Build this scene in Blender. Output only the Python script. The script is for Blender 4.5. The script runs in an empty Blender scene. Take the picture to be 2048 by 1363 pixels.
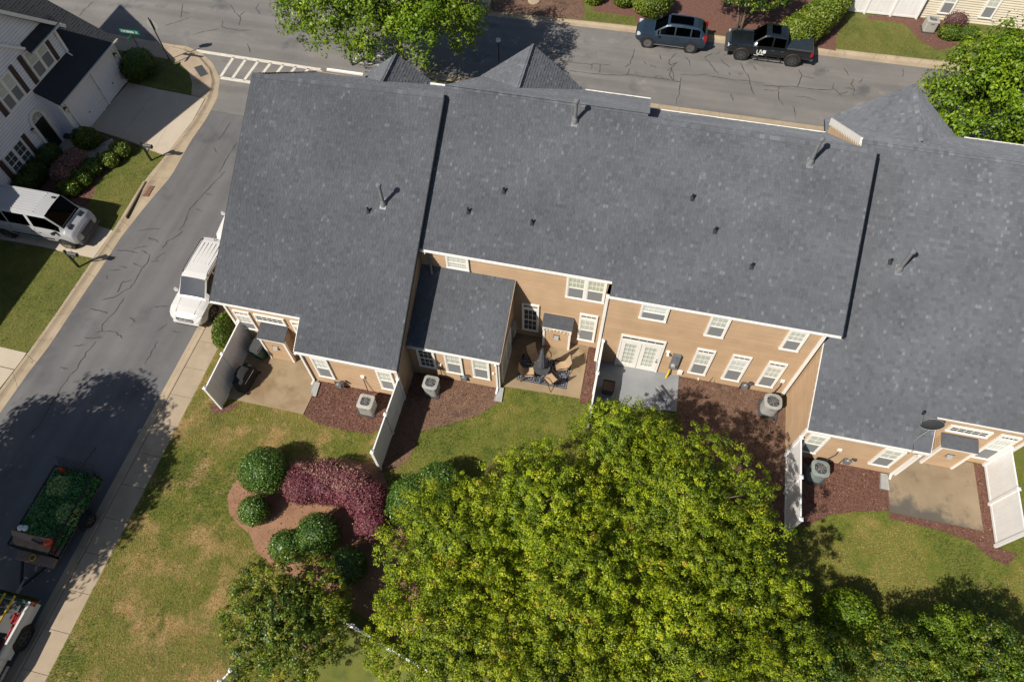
import bpy, bmesh, math, random
import numpy as np
from mathutils import Vector, Matrix
S = bpy.context.scene
COL = S.collection
# ------------------------------------------------------------------ camera, sky, sun, exposure
cam_data = bpy.data.cameras.new('camera'); cam = bpy.data.objects.new('camera', cam_data); COL.objects.link(cam)
cam_data.sensor_width = 36.0; cam_data.lens = 23.823; cam_data.clip_start = 0.5; cam_data.clip_end = 1500
yaw, pitch, roll = -0.24066, 1.02545, 0.02399
fw = Vector((math.sin(yaw)*math.cos(pitch), math.cos(yaw)*math.cos(pitch), -math.sin(pitch)))
rt = Vector((math.cos(yaw), -math.sin(yaw), 0)); dn = fw.cross(rt)
r2 = rt*math.cos(roll) + dn*math.sin(roll); d2 = dn*math.cos(roll) - rt*math.sin(roll)
cam.matrix_world = Matrix.Translation((0, 0, 29)) @ Matrix((r2, -d2, -fw)).transposed().to_4x4()
S.camera = cam
SUN = Vector((0.61, 0.75, -1.0)).normalized()
world = bpy.data.worlds.new('World'); S.world = world; world.use_nodes = True
wn = world.node_tree; bg = wn.nodes['Background']
sky = wn.nodes.new('ShaderNodeTexSky'); sky.sky_type = 'NISHITA'; sky.sun_disc = False
sky.sun_elevation = math.asin(-SUN.z); sky.sun_rotation = math.atan2(-SUN.x, -SUN.y)
wn.links.new(sky.outputs['Color'], bg.inputs['Color']); bg.inputs['Strength'].default_value = 0.056
sd = bpy.data.lights.new('sun', 'SUN'); sd.energy = 4.6; sd.angle = math.radians(0.55); sd.color = (1.0, 0.93, 0.82)
so = bpy.data.objects.new('sun', sd); COL.objects.link(so); so.rotation_euler = SUN.to_track_quat('-Z', 'Y').to_euler(); so.location = (-30, -40, 60)
S.view_settings.view_transform = 'Standard'; S.view_settings.look = 'None'; S.view_settings.gamma = 1; S.view_settings.exposure = 0.43
S.view_settings.use_curve_mapping = False
S.cycles.max_bounces = 5; S.cycles.diffuse_bounces = 3; S.cycles.transparent_max_bounces = 6

# ------------------------------------------------------------------ materials
def newmat(name):
    m = bpy.data.materials.new(name); m.use_nodes = True
    nt = m.node_tree; b = nt.nodes['Principled BSDF']
    return m, nt, b
def pm(name, c1, c2=None, scale=4.0, rough=0.6, metal=0.0, bump=0.0, bscale=60.0, detail=5, spots=None, coat=0.0, spec=None, streak=None):
    """two colours mixed by noise, fine bump; spots=(colour, scale, threshold) adds stains"""
    m, nt, b = newmat(name); N = nt.nodes.new; L = nt.links.new
    b.inputs['Roughness'].default_value = rough; b.inputs['Metallic'].default_value = metal
    if coat: b.inputs['Coat Weight'].default_value = coat; b.inputs['Coat Roughness'].default_value = 0.05
    if spec is not None: b.inputs['Specular IOR Level'].default_value = spec
    tc = N('ShaderNodeNewGeometry')
    if c2 is None: c2 = tuple(x*0.88 for x in c1)
    n = N('ShaderNodeTexNoise'); n.inputs['Scale'].default_value = scale; n.inputs['Detail'].default_value = detail; n.inputs['Roughness'].default_value = 0.65
    L(tc.outputs['Position'], n.inputs['Vector'])
    r = N('ShaderNodeValToRGB'); r.color_ramp.elements[0].position = 0.32; r.color_ramp.elements[1].position = 0.68
    r.color_ramp.elements[0].color = (*c1, 1); r.color_ramp.elements[1].color = (*c2, 1)
    L(n.outputs['Fac'], r.inputs['Fac']); out = r.outputs['Color']
    for sp in (spots or []):
        n2 = N('ShaderNodeTexNoise'); n2.inputs['Scale'].default_value = sp[1]; n2.inputs['Detail'].default_value = 6; n2.inputs['Roughness'].default_value = 0.6
        off = N('ShaderNodeVectorMath'); off.operation = 'ADD'; off.inputs[1].default_value = (sp[1]*7.3, 3.1, 1.7)
        L(tc.outputs['Position'], off.inputs[0]); L(off.outputs[0], n2.inputs['Vector'])
        r2_ = N('ShaderNodeValToRGB'); r2_.color_ramp.elements[0].position = sp[2]; r2_.color_ramp.elements[1].position = sp[2]+sp[3]
        L(n2.outputs['Fac'], r2_.inputs['Fac'])
        mx = N('ShaderNodeMix'); mx.data_type = 'RGBA'; L(r2_.outputs['Color'], mx.inputs['Factor']); L(out, mx.inputs['A']); mx.inputs['B'].default_value = (*sp[0], 1)
        out = mx.outputs['Result']
    if streak:   # long wear streaks: (axis scales, strength)
        vs_ = N('ShaderNodeVectorMath'); vs_.operation = 'MULTIPLY'; vs_.inputs[1].default_value = streak[0]; L(tc.outputs['Position'], vs_.inputs[0])
        ns = N('ShaderNodeTexNoise'); ns.inputs['Scale'].default_value = 1.0; ns.inputs['Detail'].default_value = 5; L(vs_.outputs[0], ns.inputs['Vector'])
        mr = N('ShaderNodeMapRange'); mr.inputs['From Min'].default_value = 0.3; mr.inputs['From Max'].default_value = 0.7; mr.inputs['To Min'].default_value = 1-streak[1]; mr.inputs['To Max'].default_value = 1+streak[1]; L(ns.outputs['Fac'], mr.inputs['Value'])
        sc_ = N('ShaderNodeVectorMath'); sc_.operation = 'SCALE'; L(out, sc_.inputs[0]); L(mr.outputs['Result'], sc_.inputs['Scale']); out = sc_.outputs[0]
    L(out, b.inputs['Base Color'])
    if bump:
        n3 = N('ShaderNodeTexNoise'); n3.inputs['Scale'].default_value = bscale; n3.inputs['Detail'].default_value = 4; L(tc.outputs['Position'], n3.inputs['Vector'])
        bp = N('ShaderNodeBump'); bp.inputs['Strength'].default_value = bump; bp.inputs['Distance'].default_value = 0.02
        L(n3.outputs['Fac'], bp.inputs['Height']); L(bp.outputs['Normal'], b.inputs['Normal'])
    return m
def tintmat(name, stops, rough=0.8, noise=None, spec=0.3, trans=0.0, drough=0.0):
    """colour from the face attribute 'tint' (each piece its own shade)"""
    m, nt, b = newmat(name); N = nt.nodes.new; L = nt.links.new
    b.inputs['Roughness'].default_value = rough; b.inputs['Specular IOR Level'].default_value = spec; b.inputs['Diffuse Roughness'].default_value = drough
    a = N('ShaderNodeAttribute'); a.attribute_name = 'tint'
    r = N('ShaderNodeValToRGB'); e = r.color_ramp.elements
    e[0].position, e[0].color = stops[0][0], (*stops[0][1], 1); e[1].position, e[1].color = stops[-1][0], (*stops[-1][1], 1)
    for p, c in stops[1:-1]:
        k = e.new(p); k.color = (*c, 1)
    L(a.outputs['Fac'], r.inputs['Fac']); out = r.outputs['Color']
    if noise:
        g = N('ShaderNodeNewGeometry'); n = N('ShaderNodeTexNoise'); n.inputs['Scale'].default_value = noise[0]; n.inputs['Detail'].default_value = 4
        L(g.outputs['Position'], n.inputs['Vector'])
        mr = N('ShaderNodeMapRange'); mr.inputs['From Min'].default_value = 0.3; mr.inputs['From Max'].default_value = 0.7
        mr.inputs['To Min'].default_value = 1-noise[1]; mr.inputs['To Max'].default_value = 1+noise[1]; L(n.outputs['Fac'], mr.inputs['Value'])
        vm = N('ShaderNodeVectorMath'); vm.operation = 'SCALE'; L(out, vm.inputs[0]); L(mr.outputs['Result'], vm.inputs['Scale']); out = vm.outputs[0]
    L(out, b.inputs['Base Color'])
    if trans:
        t = N('ShaderNodeBsdfTranslucent'); L(out, t.inputs['Color']); mix = N('ShaderNodeMixShader'); mix.inputs['Fac'].default_value = trans
        L(b.outputs[0], mix.inputs[1]); L(t.outputs[0], mix.inputs[2]); L(mix.outputs[0], nt.nodes['Material Output'].inputs['Surface'])
    return m
def glassmat(name, tintc, alpha, rough=0.03):
    """window glass: part see-through, part mirror"""
    m, nt, b = newmat(name); N = nt.nodes.new; L = nt.links.new
    tr = N('ShaderNodeBsdfTransparent'); tr.inputs['Color'].default_value = (*tintc, 1)
    gl = N('ShaderNodeBsdfGlossy'); gl.inputs['Roughness'].default_value = rough
    fr = N('ShaderNodeLayerWeight'); fr.inputs['Blend'].default_value = 0.25
    ad = N('ShaderNodeMath'); ad.operation = 'ADD'; ad.inputs[1].default_value = alpha; pw_ = N('ShaderNodeMath'); pw_.operation = 'POWER'; pw_.inputs[1].default_value = 5.0; L(fr.outputs['Facing'], pw_.inputs[0]); L(pw_.outputs[0], ad.inputs[0])
    mx = N('ShaderNodeMixShader'); L(ad.outputs[0], mx.inputs['Fac']); L(tr.outputs[0], mx.inputs[1]); L(gl.outputs[0], mx.inputs[2])
    L(mx.outputs[0], nt.nodes['Material Output'].inputs['Surface'])
    return m
M = {}
M['shingle'] = tintmat('shingle_grey', [(0.0, (0.016, 0.017, 0.02)), (0.22, (0.088, 0.094, 0.108)), (0.4, (0.103, 0.11, 0.126)), (0.62, (0.117, 0.125, 0.143)), (0.85, (0.137, 0.146, 0.165)), (1.0, (0.158, 0.168, 0.189))], 0.85, (0.35, 0.14), 0.25, drough=1.0)
M['deck'] = pm('roof_underlay', (0.03, 0.031, 0.035), rough=0.9)
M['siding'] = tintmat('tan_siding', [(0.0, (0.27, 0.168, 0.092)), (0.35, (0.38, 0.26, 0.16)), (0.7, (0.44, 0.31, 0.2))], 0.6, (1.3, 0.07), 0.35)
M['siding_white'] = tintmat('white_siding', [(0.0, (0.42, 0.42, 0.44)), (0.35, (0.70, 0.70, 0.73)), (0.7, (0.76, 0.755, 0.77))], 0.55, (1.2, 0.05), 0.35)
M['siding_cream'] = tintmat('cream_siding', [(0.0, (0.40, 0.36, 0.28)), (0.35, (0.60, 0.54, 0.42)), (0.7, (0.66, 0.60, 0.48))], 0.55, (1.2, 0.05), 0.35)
M['white'] = pm('white_trim', (0.80, 0.78, 0.74), (0.74, 0.71, 0.66), 3.0, 0.45)
M['vinyl'] = pm('white_vinyl', (0.77, 0.765, 0.76), (0.70, 0.69, 0.68), 1.5, 0.4)
M['black'] = pm('black_metal', (0.012, 0.012, 0.013), (0.02, 0.02, 0.022), 8, 0.45)
M['cloth_black'] = pm('black_cover_cloth', (0.012, 0.012, 0.013), (0.018, 0.018, 0.019), 6, 0.9, bump=0.1)
M['rubber'] = pm('tyre_rubber', (0.012, 0.012, 0.012), (0.02, 0.019, 0.018), 20, 0.85)
M['darkgrey'] = pm('dark_grey_plastic', (0.045, 0.047, 0.05), (0.06, 0.062, 0.066), 6, 0.55)
M['grey'] = pm('grey_metal', (0.27, 0.275, 0.265), (0.33, 0.33, 0.315), 5, 0.5, bump=0.02)
M['palegrey'] = pm('galvanised_metal', (0.15, 0.155, 0.165), (0.22, 0.225, 0.235), 9, 0.5, 0.2)
M['acbody'] = pm('air_conditioner_paint', (0.33, 0.325, 0.30), (0.38, 0.37, 0.34), 5, 0.5)
M['acgreen'] = pm('air_conditioner_green_grey', (0.17, 0.20, 0.19), (0.22, 0.25, 0.235), 5, 0.5)
M['shutter'] = pm('brown_shutter', (0.05, 0.03, 0.025), (0.065, 0.04, 0.032), 3, 0.6)
M['door_dark'] = pm('dark_front_door', (0.012, 0.016, 0.013), rough=0.35)
M['blind'] = pm('cream_blind', (0.56, 0.55, 0.50), (0.62, 0.60, 0.54), 2, 0.7)
M['blind_b'] = pm('white_blind', (0.66, 0.66, 0.64), (0.72, 0.72, 0.70), 2, 0.7); M['blind_c'] = pm('green_reflection_blind', (0.46, 0.47, 0.34), (0.54, 0.54, 0.42), 2, 0.7)  # blind_c has a yellow-green window reflection put into its colour
M['room'] = pm('dark_room', (0.05, 0.055, 0.06), (0.08, 0.085, 0.09), 3, 0.8)
M['screen'] = pm('insect_screen', (0.17, 0.175, 0.18), (0.21, 0.215, 0.22), 40, 0.9)
M['glass'] = glassmat('window_glass', (0.9, 0.93, 0.92), 0.03)
M['carglass'] = glassmat('car_glass', (0.10, 0.13, 0.14), 0.06)
M['carglass_blue'] = glassmat('windscreen_glass', (0.35, 0.45, 0.52), 0.24, 0.12)
M['carglass_black'] = glassmat('tinted_glass', (0.03, 0.03, 0.035), 0.012)
M['paint_white'] = pm('white_car_paint', (0.58, 0.575, 0.565), (0.55, 0.545, 0.535), 2, 0.3, coat=0.5)
M['paint_silver'] = pm('silver_white_car_paint', (0.37, 0.375, 0.39), (0.35, 0.355, 0.37), 2, 0.35, coat=0.5)
M['paint_blue'] = pm('dark_blue_car_paint', (0.022, 0.042, 0.068), (0.026, 0.048, 0.076), 2, 0.3, 0.4, coat=0.6)
M['paint_black'] = pm('black_car_paint', (0.006, 0.009, 0.012), (0.008, 0.011, 0.014), 2, 0.25, coat=0.6)
M['bedcover'] = pm('truck_bed_cover', (0.012, 0.02, 0.032), (0.016, 0.025, 0.038), 3, 0.6)
M['chrome'] = pm('chrome', (0.62, 0.62, 0.63), rough=0.18, metal=1.0)
M['headlamp'] = pm('headlamp_lens', (0.55, 0.57, 0.6), rough=0.12, coat=0.8)
M['tail'] = pm('tail_lamp_lens', (0.28, 0.008, 0.008), rough=0.2, coat=0.6)
M['interior'] = pm('car_interior', (0.03, 0.03, 0.032), (0.06, 0.058, 0.055), 6, 0.8)
M['asphalt'] = pm('asphalt_dark', (0.10, 0.099, 0.104), (0.13, 0.128, 0.131), 0.35, 0.85, streak=((1.3, 0.09, 1), 0.14), bump=0.25, bscale=90, detail=8, spots=[((0.135, 0.13, 0.127), 0.7, 0.58, 0.2), ((0.06, 0.06, 0.067), 0.35, 0.58, 0.2), ((0.12, 0.115, 0.11), 5.0, 0.66, 0.1)])
M['asphalt_light'] = pm('asphalt_worn', (0.14, 0.133, 0.128), (0.178, 0.167, 0.157), 0.3, 0.88, streak=((0.09, 1.3, 1), 0.16), bump=0.25, bscale=90, detail=8, spots=[((0.21, 0.19, 0.172), 0.8, 0.60, 0.14), ((0.095, 0.094, 0.096), 0.45, 0.58, 0.12)])
M['sealant'] = pm('crack_sealant', (0.04, 0.04, 0.043), (0.055, 0.054, 0.056), 6, 0.6)
M['marking'] = pm('road_paint', (0.50, 0.46, 0.40), (0.62, 0.58, 0.50), 3, 0.8, spots=[((0.3, 0.28, 0.25), 9, 0.6, 0.1)])
M['concrete'] = pm('warm_concrete', (0.30, 0.235, 0.165), (0.37, 0.295, 0.21), 0.9, 0.85, bump=0.12, bscale=70, spots=[((0.25, 0.19, 0.125), 0.7, 0.56, 0.14), ((0.19, 0.155, 0.115), 2.2, 0.66, 0.1)])
M['concrete_grey'] = pm('grey_painted_concrete', (0.20, 0.21, 0.225), (0.25, 0.255, 0.265), 0.8, 0.7, bump=0.08, bscale=60)
M['patio'] = pm('tan_patio_concrete', (0.235, 0.17, 0.1), (0.305, 0.23, 0.143), 0.8, 0.85, bump=0.1, bscale=70, spots=[((0.2, 0.135, 0.07), 0.9, 0.5, 0.16), ((0.16, 0.115, 0.07), 2.6, 0.62, 0.1)])
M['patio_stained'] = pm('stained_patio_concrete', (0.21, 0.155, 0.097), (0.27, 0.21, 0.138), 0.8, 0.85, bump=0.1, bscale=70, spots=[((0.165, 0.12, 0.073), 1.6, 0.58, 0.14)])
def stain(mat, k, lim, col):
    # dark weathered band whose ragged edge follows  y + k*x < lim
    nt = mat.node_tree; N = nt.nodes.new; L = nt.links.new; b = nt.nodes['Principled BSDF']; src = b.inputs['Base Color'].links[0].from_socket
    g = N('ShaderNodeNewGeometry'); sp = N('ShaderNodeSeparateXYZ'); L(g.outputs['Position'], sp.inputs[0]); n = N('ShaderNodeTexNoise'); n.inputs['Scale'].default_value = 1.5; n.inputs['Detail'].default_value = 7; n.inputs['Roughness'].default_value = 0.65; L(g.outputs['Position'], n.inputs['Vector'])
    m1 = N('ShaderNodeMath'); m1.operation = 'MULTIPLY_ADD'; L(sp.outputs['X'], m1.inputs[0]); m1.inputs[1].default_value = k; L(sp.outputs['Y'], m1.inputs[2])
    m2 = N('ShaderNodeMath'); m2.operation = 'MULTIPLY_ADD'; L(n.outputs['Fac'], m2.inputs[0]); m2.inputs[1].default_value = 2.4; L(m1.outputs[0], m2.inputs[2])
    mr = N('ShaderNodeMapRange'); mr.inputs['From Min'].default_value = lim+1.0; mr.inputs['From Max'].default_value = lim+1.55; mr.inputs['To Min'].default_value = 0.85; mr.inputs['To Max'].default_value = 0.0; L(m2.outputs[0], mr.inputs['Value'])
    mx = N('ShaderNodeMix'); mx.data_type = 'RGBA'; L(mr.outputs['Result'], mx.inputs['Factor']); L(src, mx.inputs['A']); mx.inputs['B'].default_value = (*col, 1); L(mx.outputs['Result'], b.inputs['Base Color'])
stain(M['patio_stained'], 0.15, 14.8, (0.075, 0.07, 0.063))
M['driveway'] = pm('driveway_concrete', (0.40, 0.34, 0.265), (0.46, 0.395, 0.31), 0.7, 0.85, bump=0.1, bscale=70)
M['kerb'] = pm('kerb_concrete', (0.30, 0.235, 0.16), (0.385, 0.31, 0.215), 0.8, 0.85, bump=0.12, bscale=60, spots=[((0.22, 0.175, 0.125), 1.8, 0.6, 0.12)])
M['grass_base'] = pm('lawn_soil', (0.09, 0.11, 0.016), (0.14, 0.14, 0.024), 1.6, 0.95, bump=0.9, bscale=22, detail=8, spots=[((0.30, 0.20, 0.085), 0.6, 0.50, 0.14), ((0.28, 0.19, 0.08), 2.4, 0.58, 0.12), ((0.06, 0.085, 0.012), 0.9, 0.58, 0.12)])
M['grass_mid'] = pm('fresher_lawn_soil', (0.095, 0.115, 0.016), (0.14, 0.145, 0.026), 1.5, 0.95, bump=0.9, bscale=22, detail=8, spots=[((0.24, 0.185, 0.06), 0.8, 0.58, 0.16), ((0.07, 0.095, 0.013), 0.9, 0.56, 0.12)])
M['grass_green'] = pm('green_lawn_soil', (0.085, 0.095, 0.016), (0.125, 0.13, 0.026), 1.4, 0.95, bump=0.9, bscale=22, detail=8, spots=[((0.17, 0.15, 0.045), 0.8, 0.60, 0.14)])
M['blades'] = tintmat('grass_blades', [(0, (0.045, 0.075, 0.007)), (0.35, (0.12, 0.17, 0.012)), (0.6, (0.22, 0.23, 0.025)), (0.8, (0.34, 0.26, 0.065)), (1, (0.45, 0.32, 0.12))], 0.8, None, 0.15, 0.25)
M['blades_green'] = tintmat('green_grass_blades', [(0, (0.035, 0.065, 0.006)), (0.5, (0.105, 0.16, 0.012)), (0.8, (0.2, 0.23, 0.03)), (1, (0.32, 0.25, 0.08))], 0.8, None, 0.15, 0.25)
M['mulch_red'] = pm('red_brown_mulch', (0.105, 0.047, 0.034), (0.16, 0.08, 0.058), 5, 0.95, bump=0.8, bscale=30, detail=8)
M['mulch_brown'] = pm('brown_earth_mulch', (0.115, 0.066, 0.044), (0.175, 0.105, 0.07), 2.2, 0.95, bump=0.7, bscale=26, detail=8, spots=[((0.07, 0.045, 0.03), 1.1, 0.58, 0.12)])
M['earth'] = pm('bare_red_earth', (0.22, 0.115, 0.066), (0.29, 0.16, 0.095), 1.6, 0.95, bump=0.5, bscale=26, detail=8, spots=[((0.15, 0.08, 0.045), 1.2, 0.6, 0.12)])
M['chips'] = tintmat('mulch_chips', [(0, (0.03, 0.014, 0.011)), (0.5, (0.12, 0.052, 0.035)), (0.85, (0.22, 0.115, 0.078)), (1, (0.42, 0.30, 0.21))], 0.9, None, 0.2)
M['bark'] = pm('tree_bark', (0.10, 0.075, 0.055), (0.17, 0.13, 0.10), 8, 0.9, bump=0.4, bscale=30)
M['rug'] = pm('navy_rug', (0.022, 0.028, 0.042), (0.03, 0.036, 0.052), 8, 0.95, bump=0.2, bscale=200)
M['rugline'] = pm('rug_pattern', (0.17, 0.18, 0.21), (0.20, 0.21, 0.24), 8, 0.95)
M['sling'] = pm('tan_sling_fabric', (0.36, 0.25, 0.15), (0.42, 0.30, 0.19), 10, 0.8)
M['bronze'] = pm('bronze_frame', (0.05, 0.035, 0.028), (0.07, 0.05, 0.04), 10, 0.45, 0.3)
M['umbrella'] = pm('slate_umbrella_cloth', (0.055, 0.06, 0.075), (0.075, 0.08, 0.1), 5, 0.85)
M['binGreen'] = pm('green_bin_plastic', (0.016, 0.06, 0.042), (0.022, 0.075, 0.052), 5, 0.5)
M['orange'] = pm('orange_plastic', (0.65, 0.07, 0.015), rough=0.5)
M['red'] = pm('red_plastic', (0.32, 0.02, 0.02), rough=0.5)
M['yellow'] = pm('yellow_fibreglass', (0.62, 0.42, 0.03), rough=0.5)
M['wood'] = pm('worn_plywood', (0.20, 0.15, 0.12), (0.30, 0.20, 0.15), 3, 0.85, spots=[((0.33, 0.12, 0.05), 2.0, 0.6, 0.1)])
M['rust'] = pm('rusty_grate', (0.13, 0.065, 0.045), (0.2, 0.1, 0.07), 9, 0.8)
M['signgreen'] = pm('sign_green', (0.02, 0.16, 0.10), rough=0.4)
M['signwhite'] = pm('sign_white', (0.75, 0.78, 0.76), rough=0.4)
M['amber'] = pm('lamp_glass', (0.72, 0.68, 0.55), rough=0.2)
M['leaf_myrtle'] = tintmat('myrtle_leaves', [(0, (0.05, 0.095, 0.006)), (0.3, (0.14, 0.205, 0.008)), (0.62, (0.31, 0.385, 0.012)), (0.86, (0.45, 0.48, 0.02)), (1, (0.42, 0.2, 0.04))], 0.5, (0.25, 0.22), 0.35, 0.25)
M['leaf_dark'] = tintmat('dark_green_leaves', [(0, (0.018, 0.045, 0.005)), (0.4, (0.075, 0.135, 0.01)), (0.75, (0.22, 0.265, 0.014)), (1, (0.34, 0.25, 0.03))], 0.45, (0.4, 0.2), 0.4, 0.18)
M['leaf_bright'] = tintmat('bright_green_leaves', [(0, (0.035, 0.08, 0.005)), (0.4, (0.11, 0.19, 0.008)), (0.75, (0.21, 0.31, 0.014)), (1, (0.31, 0.39, 0.03))], 0.45, (0.4, 0.2), 0.35, 0.25)
M['leaf_box'] = tintmat('boxwood_leaves', [(0, (0.018, 0.05, 0.007)), (0.5, (0.07, 0.145, 0.018)), (0.8, (0.15, 0.25, 0.035)), (1, (0.28, 0.37, 0.09))], 0.4, (0.6, 0.15), 0.5, 0.12)
M['leaf_hedge'] = tintmat('hedge_leaves', [(0, (0.03, 0.065, 0.008)), (0.4, (0.095, 0.15, 0.014)), (0.75, (0.21, 0.265, 0.026)), (1, (0.36, 0.38, 0.06))], 0.45, (0.5, 0.18), 0.4, 0.18)
M['leaf_red'] = tintmat('burgundy_leaves', [(0, (0.08, 0.022, 0.03)), (0.45, (0.21, 0.058, 0.08)), (0.7, (0.31, 0.16, 0.135)), (1, (0.36, 0.27, 0.16))], 0.55, (0.55, 0.28), 0.3, 0.12)
M['leaf_pink'] = tintmat('pale_pink_leaves', [(0, (0.06, 0.03, 0.03)), (0.5, (0.19, 0.10, 0.09)), (1, (0.36, 0.23, 0.2))], 0.55, None, 0.3, 0.12)
M['cuttings'] = tintmat('hedge_cuttings', [(0, (0.03, 0.10, 0.035)), (0.5, (0.10, 0.27, 0.08)), (0.85, (0.22, 0.42, 0.13)), (1, (0.55, 0.6, 0.22))], 0.5, None, 0.4, 0.1)

# ------------------------------------------------------------------ mesh helpers
ORG = {}
class MB:
    def __init__(s): s.v = []; s.f = []; s.m = []; s.t = []
    def add(s, vs, fs, mi=0, t=0.5):
        o = len(s.v); s.v += [tuple(p) for p in vs]
        for f in fs: s.f.append(tuple(i+o for i in f)); s.m.append(mi); s.t.append(t)
    def box2(s, a, b, mi=0, t=0.5):
        x0, y0, z0 = a; x1, y1, z1 = b
        s.add([(x0,y0,z0),(x1,y0,z0),(x1,y1,z0),(x0,y1,z0),(x0,y0,z1),(x1,y0,z1),(x1,y1,z1),(x0,y1,z1)],
              [(0,3,2,1),(4,5,6,7),(0,1,5,4),(1,2,6,5),(2,3,7,6),(3,0,4,7)], mi, t)
    def box(s, c, d, rz=0, mi=0, t=0.5):
        cs, sn = math.cos(rz), math.sin(rz); hx, hy, hz = d[0]/2, d[1]/2, d[2]/2; vs = []
        for z in (-hz, hz):
            for x, y in ((-hx,-hy),(hx,-hy),(hx,hy),(-hx,hy)): vs.append((c[0]+x*cs-y*sn, c[1]+x*sn+y*cs, c[2]+z))
        s.add(vs, [(0,3,2,1),(4,5,6,7),(0,1,5,4),(1,2,6,5),(2,3,7,6),(3,0,4,7)], mi, t)
    def beam(s, a, b, w, h, mi=0, up=(0,0,1), t=0.5):
        a, b = Vector(a), Vector(b); d = (b-a).normalized(); u = Vector(up)
        sd = d.cross(u)
        if sd.length < 1e-4: sd = d.cross(Vector((0,1,0)))
        sd.normalize(); u = sd.cross(d); vs = []
        for p in (a, b):
            for i, j in ((-1,-1),(1,-1),(1,1),(-1,1)): vs.append(p+sd*(i*w/2)+u*(j*h/2))
        s.add(vs, [(0,1,2,3),(7,6,5,4),(0,4,5,1),(1,5,6,2),(2,6,7,3),(3,7,4,0)], mi, t)
    def tube(s, pts, r, n=8, mi=0, t=0.5, cap=True):
        pts = [Vector(p) for p in pts]; k = len(pts)
        rs = r if isinstance(r, (list, tuple)) else [r]*k
        o = len(s.v); ref = None
        for i, p in enumerate(pts):
            d = (pts[min(i+1,k-1)]-pts[max(i-1,0)]).normalized()
            if ref is None:
                ref = d.cross(Vector((0,0,1)))
                if ref.length < 1e-3: ref = Vector((1,0,0))
            ref = (ref - d*ref.dot(d)).normalized(); q = d.cross(ref)
            for j in range(n):
                a = 2*math.pi*j/n; s.v.append(tuple(p+ref*(math.cos(a)*rs[i])+q*(math.sin(a)*rs[i])))
        for i in range(k-1):
            for j in range(n):
                j2 = (j+1) % n; s.f.append((o+i*n+j, o+i*n+j2, o+(i+1)*n+j2, o+(i+1)*n+j)); s.m.append(mi); s.t.append(t)
        if cap:
            s.f.append(tuple(o+j for j in reversed(range(n)))); s.m.append(mi); s.t.append(t)
            s.f.append(tuple(o+(k-1)*n+j for j in range(n))); s.m.append(mi); s.t.append(t)
    def prism(s, poly, z0, z1, mi=0, t=0.5, bottom=False):
        ar = sum(poly[i][0]*poly[(i+1)%len(poly)][1]-poly[(i+1)%len(poly)][0]*poly[i][1] for i in range(len(poly)))
        if ar < 0: poly = list(reversed(poly))
        n = len(poly); o = len(s.v)
        s.v += [(p[0],p[1],z0) for p in poly]+[(p[0],p[1],z1) for p in poly]
        fs = [tuple(o+n+i for i in range(n))]+[(o+i,o+(i+1)%n,o+n+(i+1)%n,o+n+i) for i in range(n)]
        if bottom: fs.append(tuple(o+i for i in reversed(range(n))))
        for f in fs: s.f.append(f); s.m.append(mi); s.t.append(t)
    def lathe(s, prof, c=(0,0,0), n=16, mi=0, t=0.5, axis='z'):
        o = len(s.v); k = len(prof)
        for r, z in prof:
            for j in range(n):
                a = 2*math.pi*j/n
                if axis == 'z': s.v.append((c[0]+r*math.cos(a), c[1]+r*math.sin(a), c[2]+z))
                elif axis == 'y': s.v.append((c[0]+r*math.cos(a), c[1]+z, c[2]+r*math.sin(a)))
                else: s.v.append((c[0]+z, c[1]+r*math.cos(a), c[2]+r*math.sin(a)))
        for i in range(k-1):
            for j in range(n):
                j2 = (j+1) % n; s.f.append((o+i*n+j, o+i*n+j2, o+(i+1)*n+j2, o+(i+1)*n+j)); s.m.append(mi); s.t.append(t)
        s.f.append(tuple(o+j for j in reversed(range(n)))); s.m.append(mi); s.t.append(t)
        s.f.append(tuple(o+(k-1)*n+j for j in range(n))); s.m.append(mi); s.t.append(t)
    def build(s, name, mats, parent=None, smooth=False, loc=None, rz=0.0):
        me = bpy.data.meshes.new(name); og = ORG.get(parent.name, (0,0,0)) if parent else (loc or (0,0,0))
        me.from_pydata([(p[0]-og[0], p[1]-og[1], p[2]-og[2]) for p in s.v], [], s.f)
        if not isinstance(mats, (list, tuple)): mats = [mats]
        for m in mats: me.materials.append(M[m] if isinstance(m, str) else m)
        if max(s.m or [0]): me.polygons.foreach_set('material_index', s.m)
        if len(set(s.t)) > 1 or s.t and s.t[0] != 0.5 or any(isinstance(q, str) and q.startswith('siding') for q in (mats if isinstance(mats, (list, tuple)) else [mats])):
            at = me.attributes.new('tint', 'FLOAT', 'FACE'); at.data.foreach_set('value', s.t)
        if smooth:
            me.polygons.foreach_set('use_smooth', [True]*len(me.polygons))
        me.update()
        o = bpy.data.objects.new(name, me); COL.objects.link(o)
        if smooth == 'auto':
            me.set_sharp_from_angle(angle=math.radians(40))
        if parent: o.parent = parent; ORG[o.name] = og
        elif loc is not None: o.location = loc
        return o
def tag(o, label=None, cat=None, group=None, kind=None):
    if label: o['label'] = label
    if cat: o['category'] = cat
    if group: o['group'] = group
    if kind: o['kind'] = kind
    return o
def thing(name, label, cat, loc=(0,0,0), rz=0.0, group=None, local=False, kind=None):
    o = bpy.data.objects.new(name, None); COL.objects.link(o); o.empty_display_size = 0.3
    o.location = loc; o.rotation_euler = (0,0,rz); tag(o, label, cat, group, kind)
    ORG[o.name] = (0,0,0) if (local or rz) else tuple(loc)
    return o
def structure(name, loc=(0,0,0)):
    o = bpy.data.objects.new(name, None); COL.objects.link(o); o.location = loc; o['kind'] = 'structure'; ORG[o.name] = tuple(loc); return o
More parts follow.
